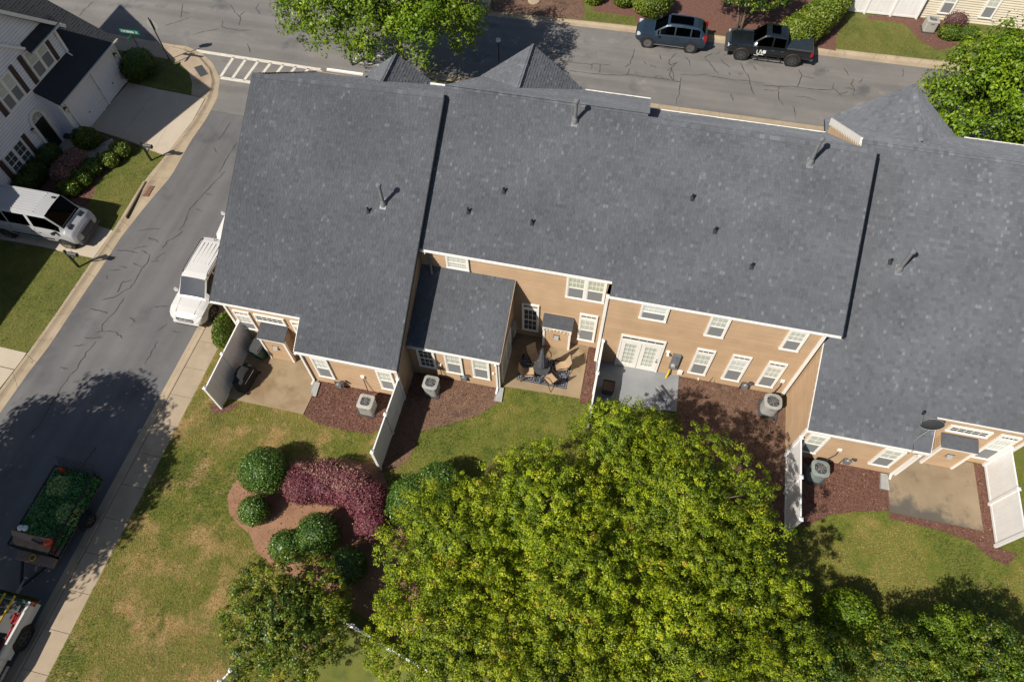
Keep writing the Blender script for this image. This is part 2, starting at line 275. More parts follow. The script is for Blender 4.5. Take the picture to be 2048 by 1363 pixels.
def dup(src, loc, rz=0.0, label=None, group=None):
    def cp(o, par):
        c = o.copy(); COL.objects.link(c)
        if par: c.parent = par
        for ch in list(o.children): cp(ch, c)
        return c
    r = cp(src, None); r.location = loc; r.rotation_euler = (0,0,rz)
    if label: r['label'] = label
    if group: r['group'] = group
    return r
def inpoly(P, poly):
    x, y = P[:,0], P[:,1]; r = np.zeros(len(P), bool); n = len(poly); j = n-1
    for i in range(n):
        xi, yi = poly[i]; xj, yj = poly[j]
        c = ((yi > y) != (yj > y)) & (x < (xj-xi)*(y-yi)/(yj-yi+1e-12)+xi); r ^= c; j = i
    return r
def fastmesh(name, V, F, mat, tint, parent=None, loc=None):
    """V (n,3), F (m,k) arrays with a tint per face"""
    me = bpy.data.meshes.new(name); n, k = F.shape
    og = np.array(ORG.get(parent.name, (0,0,0)) if parent else (loc if loc is not None else (0,0,0)))
    me.vertices.add(len(V)); me.vertices.foreach_set('co', (V-og).astype(np.float32).ravel())
    me.loops.add(n*k); me.loops.foreach_set('vertex_index', F.astype(np.int32).ravel())
    me.polygons.add(n); me.polygons.foreach_set('loop_start', np.arange(0, n*k, k, dtype=np.int32)); me.polygons.foreach_set('loop_total', np.full(n, k, np.int32))
    me.materials.append(M[mat]); at = me.attributes.new('tint', 'FLOAT', 'FACE'); at.data.foreach_set('value', np.clip(tint, 0, 1).astype(np.float32))
    me.update(calc_edges=True)
    o = bpy.data.objects.new(name, me); COL.objects.link(o)
    if parent: o.parent = parent; ORG[o.name] = tuple(og)
    elif loc is not None: o.location = loc
    return o

# ------------------------------------------------------------------ ground, roads, kerbs, pavements
rng = random.Random(7); NR = np.random.default_rng(11)
g = MB(); g.add([(-300,-250,-0.16),(300,-250,-0.16),(300,350,-0.16),(-300,350,-0.16)], [(0,1,2,3)])
tag(g.build('ground', 'grass_green'), kind='structure')
def sheet(name, poly, mat, z, kind='structure', z0=None, parent=None):
    m = MB(); m.prism([tuple(p) for p in poly], z0 if z0 is not None else z-0.05, z); o = m.build(name, mat, parent)
    if not parent: o['kind'] = kind
    return o
sheet('road', [(-27.6,-40),(-19.9,-40),(-19.9,29.8),(-27.6,29.8)], 'asphalt', -0.10)
sheet('road', [(-90,29.83),(60,29.83),(60,44.0),(-90,44.0)], 'asphalt_light', -0.10)
def resample(pts, n):
    P = np.array(pts); d = np.r_[0, np.cumsum(np.hypot(*(np.diff(P, axis=0).T)))]
    q = np.linspace(0, d[-1], n); return np.c_[np.interp(q, d, P[:,0]), np.interp(q, d, P[:,1])]
def kerb(label, road, inner, seg=3.0):
    R = np.array(road); ln = np.hypot(*(np.diff(R, axis=0).T)).sum(); ns = max(1, round(ln/seg)); k = 4
    # pair both edges at matching fractions of their traced points
    t = np.linspace(0, len(road)-1, ns*k+1); idx = np.arange(len(road))
    A = np.c_[np.interp(t, idx, R[:,0]), np.interp(t, idx, R[:,1])]; I = np.array(inner)
    B = np.c_[np.interp(t, idx, I[:,0]), np.interp(t, idx, I[:,1])]
    root = structure('kerb'); prof = [(0,-0.16),(0,-0.094),(0.5,-0.082),(0.66,-0.045),(0.78,-0.004),(0.9,0.008),(1.0,0.006),(1.0,-0.16)]
    for s in range(ns):
        m = MB(); vs = []; n = len(prof)
        for i in range(k+1):
            f = s*k+i; a, b = A[f], B[f]
            if i in (0, k):
                o = A[f+1] if i == 0 else A[f-1]; d = o-a; d = d/(np.hypot(*d)+1e-9)*0.008; a = a+d; b = b+d
            for u, z in prof: vs.append((a[0]+(b[0]-a[0])*u, a[1]+(b[1]-a[1])*u, z))
        fs = [(i*n+j, (i+1)*n+j, (i+1)*n+j+1, i*n+j+1) for i in range(k) for j in range(n-1)]
        fs += [tuple(range(n)), tuple(k*n+j for j in reversed(range(n)))]
        m.add(vs, fs); m.build('kerb_section', 'kerb', root)
    return root
KL_R = [(-60,35.9),(-37.27,35.75),(-34.04,35.62),(-32.32,35.52),(-31.29,35.56),(-29.99,35.11),(-28.74,34.28),(-27.54,32.90),(-26.85,31.07),(-26.67,29.04),(-26.72,27.01),(-26.50,24.03),(-26.83,21.58),(-27.04,19.18),(-27.00,17.08),(-27.01,14.17),(-26.99,11.91),(-27.13,10.35),(-27.19,8.18),(-27.3,-6)]
KL_I = [(-60,35.2),(-37.10,35.33),(-33.86,35.14),(-32.22,35.09),(-31.03,34.90),(-29.55,34.22),(-28.45,33.23),(-27.83,32.17),(-27.47,30.70),(-27.31,28.53),(-27.57,25.46),(-27.76,23.77),(-27.78,21.97),(-27.64,19.42),(-27.66,17.39),(-27.66,13.62),(-27.71,11.76),(-27.75,10.83),(-27.85,9.15),(-28.05,-6)]
kerb('left', KL_R, KL_I)
XR, XJ, XL = -20.13, -19.65, -18.49
kerb('right', [(XR,-8),(XR,28.6),(XR+0.5,29.8)], [(XJ,-8),(XJ,28.4),(XJ+0.3,29.2)])
kerb('north', [(-40,43.0),(-10.4,43.1),(-1,43.2),(17.8,43.33),(40,43.5)], [(-40,43.4),(-11.7,43.5),(-1.4,43.81),(18.35,44.11),(40,44.3)])
kerb('south', [(-16,36.3),(-1,36.24),(7,36.24),(40,36.2)], [(-16,35.6),(-1,35.5),(7,35.5),(40,35.45)])
sw = structure('sidewalk')
y = -6.12; k = 0
while y < 27:
    m = MB(); a = 0.008
    m.prism([(XJ+0.03,y+a),(XL,y+a),(XL,y+1.53-a),(XJ+0.03,y+1.53-a)], -0.15, rng.uniform(-0.002, 0.004)); m.build('paving_slab', 'concrete', sw); y += 1.53; k += 1
cs = structure('sidewalk')
curve_in = [(-27.50,30.74),(-28.56,30.87),(-29.03,31.92),(-29.78,32.96),(-30.81,33.69),(-31.86,33.91),(-33.65,34.03),(-35.45,34.10),(-36.46,34.22),(-38.70,34.38)]
curve_out = [(-27.47,30.70),(-27.59,31.52),(-27.83,32.17),(-28.45,33.23),(-29.55,34.22),(-31.03,34.90),(-32.22,35.09),(-33.86,35.14),(-37.07,35.28),(-39.31,35.39)]
for i in range(1, len(curve_in)-1):
    m = MB(); m.prism([curve_in[i], curve_in[i+1], curve_out[i+1], curve_out[i]], -0.15, 0.0); m.build('paving_slab', 'concrete', cs)
m = MB(); m.prism([curve_in[0], curve_in[1], curve_out[1], curve_out[0]], -0.15, 0.0); m.build('paving_slab', 'concrete', cs)
tp = thing('tactile_pad', 'dark grey tactile paving pad set into the sunny corner pavement', 'paving pad', loc=(*(-28.89,33.24),0))
m = MB(); m.prism([(-29.66,33.46),(-29.25,33.81),(-28.40,33.01),(-28.77,32.64)], -0.02, 0.006); m.build('pad', 'darkgrey', tp)
# driveways
def slabs(name, polys, mat, z=0.004):
    r = structure(name)
    for p in polys:
        m = MB(); c = np.mean(np.array(p), axis=0); q = []
        for v in p:
            d = c-np.array(v); q.append(tuple(np.array(v)+d/np.hypot(*d)*0.015))
        m.prism(q, -0.15, z); m.build('concrete_slab', mat, r)
    return r
slabs('driveway', [[(-33.21,31.16),(-30.97,30.96),(-31.13,26.31),(-33.46,26.64)],[(-30.97,30.96),(-29.05,30.86),(-28.44,25.72),(-31.13,26.31)],[(-29.05,30.86),(-28.55,30.82),(-27.53,30.73),(-27.33,28.57),(-27.57,25.46),(-28.44,25.72)]], 'driveway')
slabs('driveway', [[(-27.64,19.42),(-27.68,17.42),(-29.53,17.49),(-29.67,19.78)],[(-29.67,19.78),(-29.53,17.49),(-31.37,17.57),(-31.51,19.77)],[(-31.51,19.77),(-31.37,17.57),(-35.43,17.51),(-36.01,20.19)]], 'driveway')
slabs('driveway', [[(-30.48,11.34),(-27.78,11.29),(-27.78,10.79),(-27.81,10.32),(-29.80,10.36)],[(-29.78,10.33),(-27.82,10.29),(-27.90,9.23),(-28.11,7.18)]], 'driveway')
slabs('driveway', [[(x,29.3),(x+4.2,29.3),(x+4.2,35.4),(x,35.4)] for x in (-15,-8.4,1.5,10.5)], 'driveway')
# lawns (solid, kerb-high)
sheet('lawn', [(XL,-8),(-8.5,-8),(-8.5,29.2),(-17,29.2),(XL,27)], 'grass_base', 0.0, z0=-0.15)
sheet('lawn', [(-8.5,-8),(40,-8),(40,29.2),(-8.5,29.2)], 'grass_mid', 0.0, z0=-0.15)
sheet('lawn', [(-16,29.2),(40,29.2),(40,35.15),(-16,35.6)], 'grass_green', -0.005, z0=-0.15)
sheet('lawn', [(-40,43.42),(-11.7,43.52),(-1.4,43.83),(18.35,44.13),(40,44.32),(40,75),(-40,75)], 'grass_green', 0.0, z0=-0.15)
sheet('lawn', [(-28.60,30.91),(-29.06,31.92),(-29.80,32.95),(-30.80,33.64),(-31.84,33.86),(-33.63,33.98),(-35.42,34.05),(-38.67,34.33),(-36.70,30.44),(-33.21,31.16)], 'grass_green', 0.0, z0=-0.15)
sheet('lawn', [(-27.57,25.46),(-27.76,23.77),(-27.78,21.97),(-27.64,19.42),(-29.67,19.78),(-31.51,19.77),(-37.04,19.77),(-41.02,25.39),(-33.43,26.65),(-29.88,25.72)], 'grass_green', 0.0, z0=-0.15)
sheet('lawn', [(-27.66,17.39),(-27.66,13.62),(-27.71,11.76),(-27.79,11.32),(-30.48,11.34),(-33.80,13.92),(-35.43,17.51)], 'grass_green', 0.0, z0=-0.15)
sheet('lawn', [(-27.9,-6),(-60,-6),(-60,7),(-28.11,7.18),(-27.84,9.13)], 'grass_green', -0.01, z0=-0.15)
# planting beds
BEDS = {}
def bed(name, mat, z, poly): BEDS[name] = poly; sheet(name, poly, mat, z, z0=-0.02)
bed('mulch_bed', 'mulch_red', 0.008, [(-13.44,12.67),(-12.84,13.00),(-8.93,13.10),(-8.95,11.41),(-9.48,10.78),(-10.73,10.71),(-11.98,10.75),(-12.91,11.02),(-12.99,11.94)])
bed('earth_bed', 'mulch_brown', 0.009, [(-8.54,13.45),(-8.45,14.47),(-4.30,14.59),(-3.87,13.76),(-4.46,13.21),(-4.83,12.79),(-5.87,12.15),(-6.66,11.74),(-7.24,11.41),(-7.34,10.49),(-7.39,10.03),(-7.85,9.40),(-8.37,9.15),(-8.62,9.47),(-8.44,11.25),(-8.51,13.02)])
bed('mulch_bed_strip', 'mulch_red', 0.008, [(-0.38,17.63),(0.18,17.66),(0.26,15.05),(0.10,14.52),(-0.33,14.42),(-0.32,14.65)])
bed('mulch_bed_shaded', 'mulch_brown', 0.007, [(4.12,16.96),(9.09,17.01),(9.22,14.43),(9.12,11.89),(9.44,10.61),(7.80,9.59),(5.61,10.88),(4.19,15.06)])
bed('mulch_bed_corner', 'mulch_red', 0.008, [(9.88,14.13),(13.56,13.91),(13.62,12.19),(12.37,11.87),(11.11,11.46),(10.37,10.92),(9.94,10.58)])
bed('mulch_bed_fence', 'mulch_red', 0.008, [(17.34,15.19),(17.95,15.21),(17.84,11.55),(18.64,11.39),(18.18,10.79),(17.44,11.08),(16.81,11.58),(15.63,11.75),(13.56,11.82),(13.58,12.14),(17.41,12.10)])
bed('earth_bed_island', 'earth', 0.008, [(-14.44,7.71),(-14.73,7.17),(-14.73,6.61),(-14.36,5.95),(-13.69,5.52),(-13.06,5.26),(-12.53,4.68),(-11.70,4.23),(-9.29,3.74),(-6.90,3.09),(-4.76,2.25),(-5.16,4.26),(-7.43,8.02),(-8.55,9.31),(-10.26,9.43),(-12.22,8.87),(-13.74,8.42)])
bed('mulch_corner', 'mulch_red', 0.007, [(-17.58,10.67),(-16.86,10.57),(-16.11,11.07),(-16.33,10.48),(-17.15,10.15)])
bed('mulch_front', 'mulch_red', 0.007, [(-29.78,25.66),(-30.14,24.62),(-30.57,22.27),(-30.18,21.94),(-30.06,20.27),(-36.58,20.07),(-39.01,23.54),(-34.46,24.50),(-33.24,26.46)])
bed('mulch_north', 'mulch_brown', 0.007, [(-12.08,43.36),(-12.01,45.43),(-5.68,47.03),(-5.08,44.56),(-5.14,43.79),(-8.41,43.65)])
bed('mulch_north_hedge', 'mulch_red', 0.007, [(-4.41,44.92),(-5.32,47.10),(10.61,50.33),(10.58,44.45),(4.17,43.99),(-1.41,44.25),(-1.58,44.89)])
bed('mulch_north_house', 'mulch_red', 0.009, [(14.23,48.26),(17.77,48.68),(21.03,48.46),(21.65,46.72),(18.64,45.26),(17.48,46.15),(16.84,47.60),(15.92,47.86),(14.21,47.81)])
bed('mulch_north_drive', 'mulch_red', 0.0085, [(10.72,43.91),(12.05,43.84),(12.08,45.18),(12.83,47.83),(12.60,48.85),(10.56,44.87)])
# patios
def patio(name, poly, mat, z, joints=()):
    r = structure(name)
    m = MB(); m.prism(poly, -0.1, z); m.build('concrete_slab', mat, r); return r
patio('patio', [(-16.56,11.08),(-12.92,11.05),(-12.83,12.86),(-13.15,14.2),(-17.3,14.2),(-16.77,10.98)], 'patio', 0.05)
patio('patio', [(-4.04,14.51),(-0.34,14.64),(-0.38,17.61),(-1.0,17.55),(-4.2,17.55),(-4.2,14.5)], 'patio', 0.05)
patio('patio', [(4.12,16.96),(4.20,14.92),(0.32,14.48),(0.1,16.85),(3.0,16.85)], 'concrete_grey', 0.05)
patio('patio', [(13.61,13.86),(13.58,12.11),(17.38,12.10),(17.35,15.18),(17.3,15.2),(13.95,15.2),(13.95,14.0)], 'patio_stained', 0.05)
# front path of the white house, verge path
pth = structure('garden_path'); cl = [(-33.86,24.83),(-32.69,24.62),(-31.82,24.92),(-31.43,25.45),(-31.14,25.86)]; wd = np.array([0.0,0.55])
for i in range(4):
    a, b = np.array(cl[i]), np.array(cl[i+1]); d = (b-a)/np.hypot(*(b-a)); n = np.array([-d[1], d[0]])*0.5
    m = MB(); m.prism([tuple(a-n), tuple(b-n), tuple(b+n), tuple(a+n)], -0.05, 0.012+0.001*i); m.build('paving_slab', 'driveway', pth)
sheet('garden_path', [(-13.80,43.24),(-13.88,45.37),(-12.05,45.74),(-11.79,43.50)], 'driveway', 0.011, z0=-0.02)
# crossing bars and parking lines
cr = thing('crosswalk', 'faded white ladder crossing painted across the side street', 'crosswalk', loc=(*(-26.72,34.32),-0.1))
def stripe(parent, a, b, w, name='painted_bar'):
    m = MB(); a, b = np.array(a), np.array(b); d = (b-a)/np.hypot(*(b-a)); n = np.array([-d[1], d[0]])*w/2
    m.add([(*(a-n),-0.095),(*(b-n),-0.095),(*(b+n),-0.095),(*(a+n),-0.095)], [(0,1,2,3)]); return m.build(name, 'marking', parent)
stripe(cr, (-30.46,35.23), (-21.31,35.07), 0.28); stripe(cr, (-27.53,32.95), (-20.46,32.85), 0.28)
for i in range(8):
    stripe(cr, np.array((-27.59,35.11))+i*(np.array((-25.77,35.08))-np.array((-27.59,35.11)))/2.0, np.array((-27.57,33.05))+i*(np.array((-25.88,33.01))-np.array((-27.57,33.05)))/2.0, 0.2)
lz = thing('parking_lines', 'worn painted parking box lines beneath the street tree', 'road marking', loc=(*(-18.00,36.66),-0.1))
for a, b in [(((-19.44,36.39)),(-19.24,37.26)),((-19.47,36.34),(-17.55,36.30)),((-19.43,37.16),(-17.12,37.33))]: stripe(lz, a, b, 0.14)
# crack sealant lines
ck = []
def C(*p): ck.append(p)
C((-23.51,25.08),(-23.83,23.84),(-23.95,23.25),(-24.10,22.40),(-24.21,21.82),(-24.01,20.78),(-24.12,20.23)); C((-23.92,23.20),(-23.41,23.15)); C((-23.84,20.29),(-24.07,19.81),(-24.33,19.43),(-24.37,18.91)); C((-26.39,19.75),(-25.87,19.95),(-25.21,20.19))
C((-25.56,19.45),(-24.99,19.34),(-24.75,19.25)); C((-26.82,18.25),(-26.38,18.30),(-25.87,18.36),(-25.52,18.30)); C((-25.98,18.57),(-25.54,18.75),(-25.29,18.88)); C((-25.46,18.54),(-24.94,18.37)); C((-24.85,18.35),(-24.70,17.93),(-24.81,17.28),(-24.74,16.59),(-24.75,16.07),(-25.05,15.79),(-25.26,15.37),(-25.84,15.08)); C((-24.54,17.92),(-24.12,18.05)); C((-24.11,18.69),(-24.40,18.08))
C((-24.94,16.55),(-25.40,16.35),(-25.31,15.65)); C((-26.11,17.27),(-25.62,17.28)); C((-26.50,16.87),(-25.91,17.06)); C((-26.44,16.58),(-26.31,16.34)); C((-26.18,14.38),(-25.60,14.42),(-25.11,14.34)); C((-24.77,15.43),(-24.77,14.64),(-24.91,14.12),(-25.03,13.69),(-24.79,13.27),(-25.07,13.13)); C((-24.79,13.27),(-24.35,13.40),(-23.95,13.33),(-23.59,13.13)); C((-25.47,12.77),(-24.97,12.84),(-24.62,12.97))
C((-22.93,15.24),(-22.21,15.42)); C((-23.84,14.37),(-23.44,14.16)); C((-21.75,14.40),(-22.02,13.94)); C((-21.32,14.05),(-20.83,14.06)); C((-23.89,21.99),(-23.45,21.90)); C((-25.46,17.63),(-24.91,17.52))
C((-24.81,12.68),(-24.88,12.20),(-24.97,11.50),(-24.91,11.07),(-25.10,10.22),(-25.03,9.10),(-24.94,7.89),(-25.15,7.37)); C((-21.71,13.35),(-21.71,12.89),(-21.71,11.98)); C((-21.76,7.56),(-21.83,7.06),(-21.89,6.50)); C((-25.79,12.16),(-25.28,12.39)); C((-25.80,10.89),(-25.33,10.94))
C((-40.47,39.01),(-40.52,38.04),(-40.52,37.18)); C((-33.83,40.04),(-33.49,39.16),(-33.14,38.38)); C((-33.49,39.16),(-32.83,39.06)); C((-33.88,37.39),(-33.25,37.90),(-32.59,38.57)); C((-30.36,40.58),(-29.59,39.80),(-28.97,39.30),(-28.69,38.45)); C((-30.11,38.77),(-29.87,38.06),(-28.44,37.90),(-27.58,38.15)); C((-27.30,36.67),(-26.64,35.81)); C((-28.40,41.14),(-28.33,40.52),(-27.81,40.00)); C((-29.13,39.43),(-28.98,40.08)); C((-31.44,36.85),(-30.95,37.24),(-29.95,37.82)); C((-25.02,29.07),(-25.06,27.47)); C((-23.87,27.49),(-23.85,25.81),(-23.86,24.94)); C((-25.07,26.79),(-24.64,26.42))
C((-5.40,39.15),(-4.37,39.22),(-3.69,39.27),(-2.44,39.58)); C((-3.69,39.27),(-3.69,38.75)); C((-3.17,39.37),(-3.05,38.49)); C((-5.08,38.33),(-4.22,38.31),(-2.86,38.37),(-1.45,38.58),(-0.88,38.74),(0.46,38.71),(1.21,38.77),(1.72,38.71)); C((0.46,38.71),(0.68,38.99),(1.12,38.82)); C((-1.15,41.47),(-1.14,40.78),(-1.23,39.80),(-1.52,39.40)); C((-1.21,39.33),(-1.29,38.65)); C((-0.39,40.25),(-0.15,40.02)); C((0.06,40.00),(0.55,39.83)); C((0.58,41.13),(0.75,40.69))
C((1.65,41.56),(1.33,40.87),(1.25,40.45),(1.40,40.21),(1.82,40.63)); C((1.82,40.63),(1.25,39.58)); C((1.51,39.96),(1.42,39.15),(1.80,38.70),(1.64,39.46),(1.51,39.96)); C((1.80,38.68),(2.18,38.65),(2.21,39.18)); C((2.22,38.66),(2.20,37.50),(2.14,36.43)); C((2.23,41.33),(2.61,40.86),(2.69,40.41)); C((3.53,41.47),(4.05,42.05)); C((3.58,41.41),(3.95,41.00),(4.24,40.39),(4.51,40.05)); C((4.59,41.54),(4.86,41.13),(5.26,40.80)); C((2.11,39.42),(3.05,39.55),(3.70,39.75),(4.38,39.63),(5.37,39.57),(6.51,39.68),(7.53,39.63)); C((5.86,41.40),(6.18,40.66),(6.54,40.07),(6.75,38.83),(6.93,38.36)); C((4.22,42.02),(4.54,42.29)); C((4.77,41.97),(5.18,42.25)); C((5.21,40.26),(5.35,39.98)); C((6.78,41.25),(6.96,40.82)); C((5.45,38.18),(5.66,37.53))
C((7.47,39.42),(8.44,39.53),(9.57,39.69),(10.85,39.68),(11.81,39.87),(11.90,40.53)); C((8.44,39.53),(8.41,39.11),(7.49,38.98)); C((8.41,39.04),(8.47,38.30),(8.75,37.74)); C((9.68,41.51),(9.89,40.90),(9.57,39.66)); C((9.89,40.90),(10.70,40.80)); C((11.89,40.02),(12.20,39.58),(12.35,39.29)); C((12.20,39.55),(12.76,39.88)); C((12.59,42.25),(12.85,41.57)); C((13.13,41.30),(12.98,40.63),(13.17,40.16),(13.07,39.57)); C((12.53,40.25),(13.17,40.22)); C((13.73,41.43),(13.47,40.92)); C((9.42,38.75),(10.21,38.79),(10.76,38.65)); C((9.34,37.80),(9.47,37.28),(9.47,36.74)); C((16.34,42.96),(16.28,42.09)); C((11.48,41.62),(11.60,41.85))
m = MB()
for p in ck:
    P = resample(p, max(4, int(3*len(p))))
    P[1:-1] += NR.normal(0, 0.022, P[1:-1].shape)
    w = np.full(len(P), 0.026)*NR.uniform(0.5, 1.3, len(P)); w[0] = w[-1] = 0.012
    T = np.gradient(P, axis=0); T /= np.hypot(T[:,0], T[:,1])[:,None]+1e-9; Nn = np.c_[-T[:,1], T[:,0]]
    L_, R_ = P+Nn*w[:,None], P-Nn*w[:,None]; n = len(P)
    m.add([(*q,-0.0955+0.0004*(len(m.f)%7)) for q in L_]+[(*q,-0.0955+0.0004*(len(m.f)%7)) for q in R_], [(i+n, i+1+n, i+1, i) for i in range(n-1)])
tag(m.build('crack_sealant', 'sealant'), kind='stuff')
# storm drain in the left kerb
sdn = thing('storm_drain', 'rusty storm drain grate with dark kerb opening beside the lawn', 'storm drain', loc=(*(-27.22,22.61),-0.1))
a, b, c, d = (-27.45,23.03), (-27.06,23.08), (-27.02,22.24), (-27.46,22.16)
m = MB(); m.prism([a,b,c,d], -0.1, -0.06); m.build('grate_frame', 'rust', sdn)
for i in range(6):
    t0 = (i+0.5)/6; p = np.array(a)*(1-t0)+np.array(d)*t0; q = np.array(b)*(1-t0)+np.array(c)*t0
    m = MB(); m.beam((*p,-0.045), (*q,-0.045), 0.05, 0.03); m.build('grate_bar', 'rust', sdn)
m = MB(); P = [(-27.70,23.18),(-27.64,22.31),(-27.55,21.41),(-27.46,20.44)]
m.tube([(*p,0.02) for p in P], 0.09, 8); m.build('kerb_lip', 'kerb', sdn)
m = MB(); m.tube([(p[0]+0.1,p[1],-0.05) for p in P], 0.055, 8); m.build('opening', 'black', sdn)

# ------------------------------------------------------------------ building helpers
CAMP = Vector((0,0,29))
rsd = random.Random(21)
def siding(parent, p0, p1, poly, mat='siding', exp=0.165, name='wall', z0=None, out=0.042):
    """lap-siding wall: boards lean out at their lower edge; poly = convex (u,z) outline; outside is to the right of p0->p1"""
    p0, p1 = Vector((*p0,0)), Vector((*p1,0)); d = (p1-p0).normalized(); n = Vector((d.y,-d.x,0)); m = MB()
    zs = [p[1] for p in poly]; zlo, zhi = min(zs), max(zs)
    def clip(P, z, keep_above):
        r = []
        for i in range(len(P)):
            a, b = P[i], P[(i+1)%len(P)]; ia = (a[1] >= z) == keep_above or abs(a[1]-z) < 1e-9; ib = (b[1] >= z) == keep_above or abs(b[1]-z) < 1e-9
            if ia: r.append(a)
            if ia != ib and abs(a[1]-b[1]) > 1e-9:
                t = (z-a[1])/(b[1]-a[1]); r.append((a[0]+(b[0]-a[0])*t, z))
        return r
    z = zlo
    while z < zhi-1e-4:
        q = clip(clip(poly, z, True), min(z+exp, zhi), False)
        if len(q) >= 3:
            tb = rsd.uniform(0.42, 0.62)
            for za, zb, tt in ((z, z+0.022, 0.0), (z+0.022, min(z+exp, zhi), tb)):   # lap shadow line painted as a darker lower strip, then the board face
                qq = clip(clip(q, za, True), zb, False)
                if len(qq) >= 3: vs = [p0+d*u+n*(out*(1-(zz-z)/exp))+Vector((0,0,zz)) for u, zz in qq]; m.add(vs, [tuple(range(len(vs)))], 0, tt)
            lo = sorted([u for u, zz in q if abs(zz-z) < 1e-4])
            if len(lo) >= 2:
                a, b = lo[0], lo[-1]; m.add([p0+d*a+Vector((0,0,z)), p0+d*b+Vector((0,0,z)), p0+d*b+n*out+Vector((0,0,z)), p0+d*a+n*out+Vector((0,0,z))], [(0,1,2,3)])
        z += exp
    return m.build(name, mat, parent)
TABW = [0.085, 0.12, 0.155, 0.20]; TINTS = [0.08, 0.26, 0.38, 0.48, 0.58, 0.8, 1.0]
TABCACHE = {}
def tabgeo(w, th): return [(0,0,th),(w,0,th),(w,0.185,0.003),(0,0.185,0.003),(0,0,-0.004),(w,0,-0.004)], [(0,1,2,3),(4,5,1,0),(4,0,3),(5,2,1)]
def tabmesh(wi, ti, th):
    k = (wi, ti, th)
    if k not in TABCACHE:
        vs, fs = tabgeo(TABW[wi]-0.006, th); me = bpy.data.meshes.new('shingle'); me.from_pydata(vs, [], fs); me.materials.append(M['shingle'])
        at = me.attributes.new('tint', 'FLOAT', 'FACE'); at.data.foreach_set('value', [TINTS[ti]]*len(fs)); TABCACHE[k] = me
    return TABCACHE[k]
def inframe(p):
    v = Vector(p)-CAMP; z = v.dot(fw)
    return z > 0 and abs(v.dot(r2)/z) < 0.755 and abs(v.dot(d2)/z) < 0.502
class Roof:
    """shingle tabs of one roof: nearest 300 single objects, the rest one joined part"""
    def __init__(s, parent, rnd): s.tabs = []; s.parent = parent; s.r = rnd; s.org = Vector(ORG[parent.name])
    def plane(s, O, U, V, length, spans, exp=0.15, dark=False):
        """O lower corner, U along eave, V up slope; spans(v)->list of (u0,u1)"""
        O, U, V = Vector(O), Vector(U).normalized(), Vector(V).normalized(); N = U.cross(V); v = 0.0; r = s.r
        while v < length-0.05:
            for u0, u1 in spans(v+0.05):
                u = u0 - r.uniform(0, 0.0)
                while u < u1-0.02:
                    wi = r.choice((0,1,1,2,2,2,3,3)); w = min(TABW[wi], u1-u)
                    q = r.random()+(0.04 if wi < 2 else -0.05); ti = 1 if q < 0.07 else 2 if q < 0.38 else 3 if q < 0.7 else 4 if q < 0.93 else 5 if q < 0.99 else 6
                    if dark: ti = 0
                    th = 0.02 if r.random() < 0.42 else 0.011
                    s.tabs.append((O+U*u+V*v, U, V, N, wi if w == TABW[wi] else -1, w, ti, th)); u += w
            v += exp
    def finish(s, nmax=300, name='shingle_field'):
        full = [t for t in s.tabs if t[4] >= 0 and inframe(t[0])]
        full.sort(key=lambda t: (t[0]-CAMP).length/ max(0.15, t[3].dot((CAMP-t[0]).normalized()))); near = set(id(t) for t in full[:nmax])
        m = MB()
        for t in s.tabs:
            O, U, V, N, wi, w, ti, th = t
            if id(t) in near:
                o = bpy.data.objects.new('shingle', tabmesh(wi, ti, th)); COL.objects.link(o); o.parent = s.parent
                o.matrix_local = Matrix.Translation(O-s.org) @ Matrix((U,V,N)).transposed().to_4x4()
            else:
                vs, fs = tabgeo(w-0.006, th); m.add([O+U*a+V*b+N*c for a, b, c in vs], fs, 0, TINTS[ti])
        if m.f: tag(m.build(name, 'shingle', s.parent), kind='stuff')
def ridge_caps(parent, a, b, s1, s2, step=0.2, rnd=random):
    """folded cap shingles along a->b; s1,s2 unit vectors running down each side"""
    a, b = Vector(a), Vector(b); L = (b-a).length; d = (b-a)/L; s1, s2 = Vector(s1).normalized(), Vector(s2).normalized(); n = int(L/step)
    for i in range(n):
        p = a+d*(i*step); q = p+d*(step*1.25); up = Vector((0,0,1)); m = MB(); t = ((0.48,0.64,0.55,0.72)[i % 4] if rnd.random() < 0.8 else TINTS[rnd.choice((1,6))])
        w = 0.16; vs = []
        for k, pt in ((0.034, p), (0.02, q)):
            for sv, ww in ((s1, w), (s1, 0.02), (s2, 0.02), (s2, w)): vs.append(pt+sv*ww+up*(k+0.01))
        vs += [p+s1*w+up*0.0, p+s2*w+up*0.0]
        m.add(vs, [(0,1,5,4),(1,2,6,5),(2,3,7,6),(8,9,3,2,1,0)], 0, t); m.build('ridge_cap', 'shingle', parent)
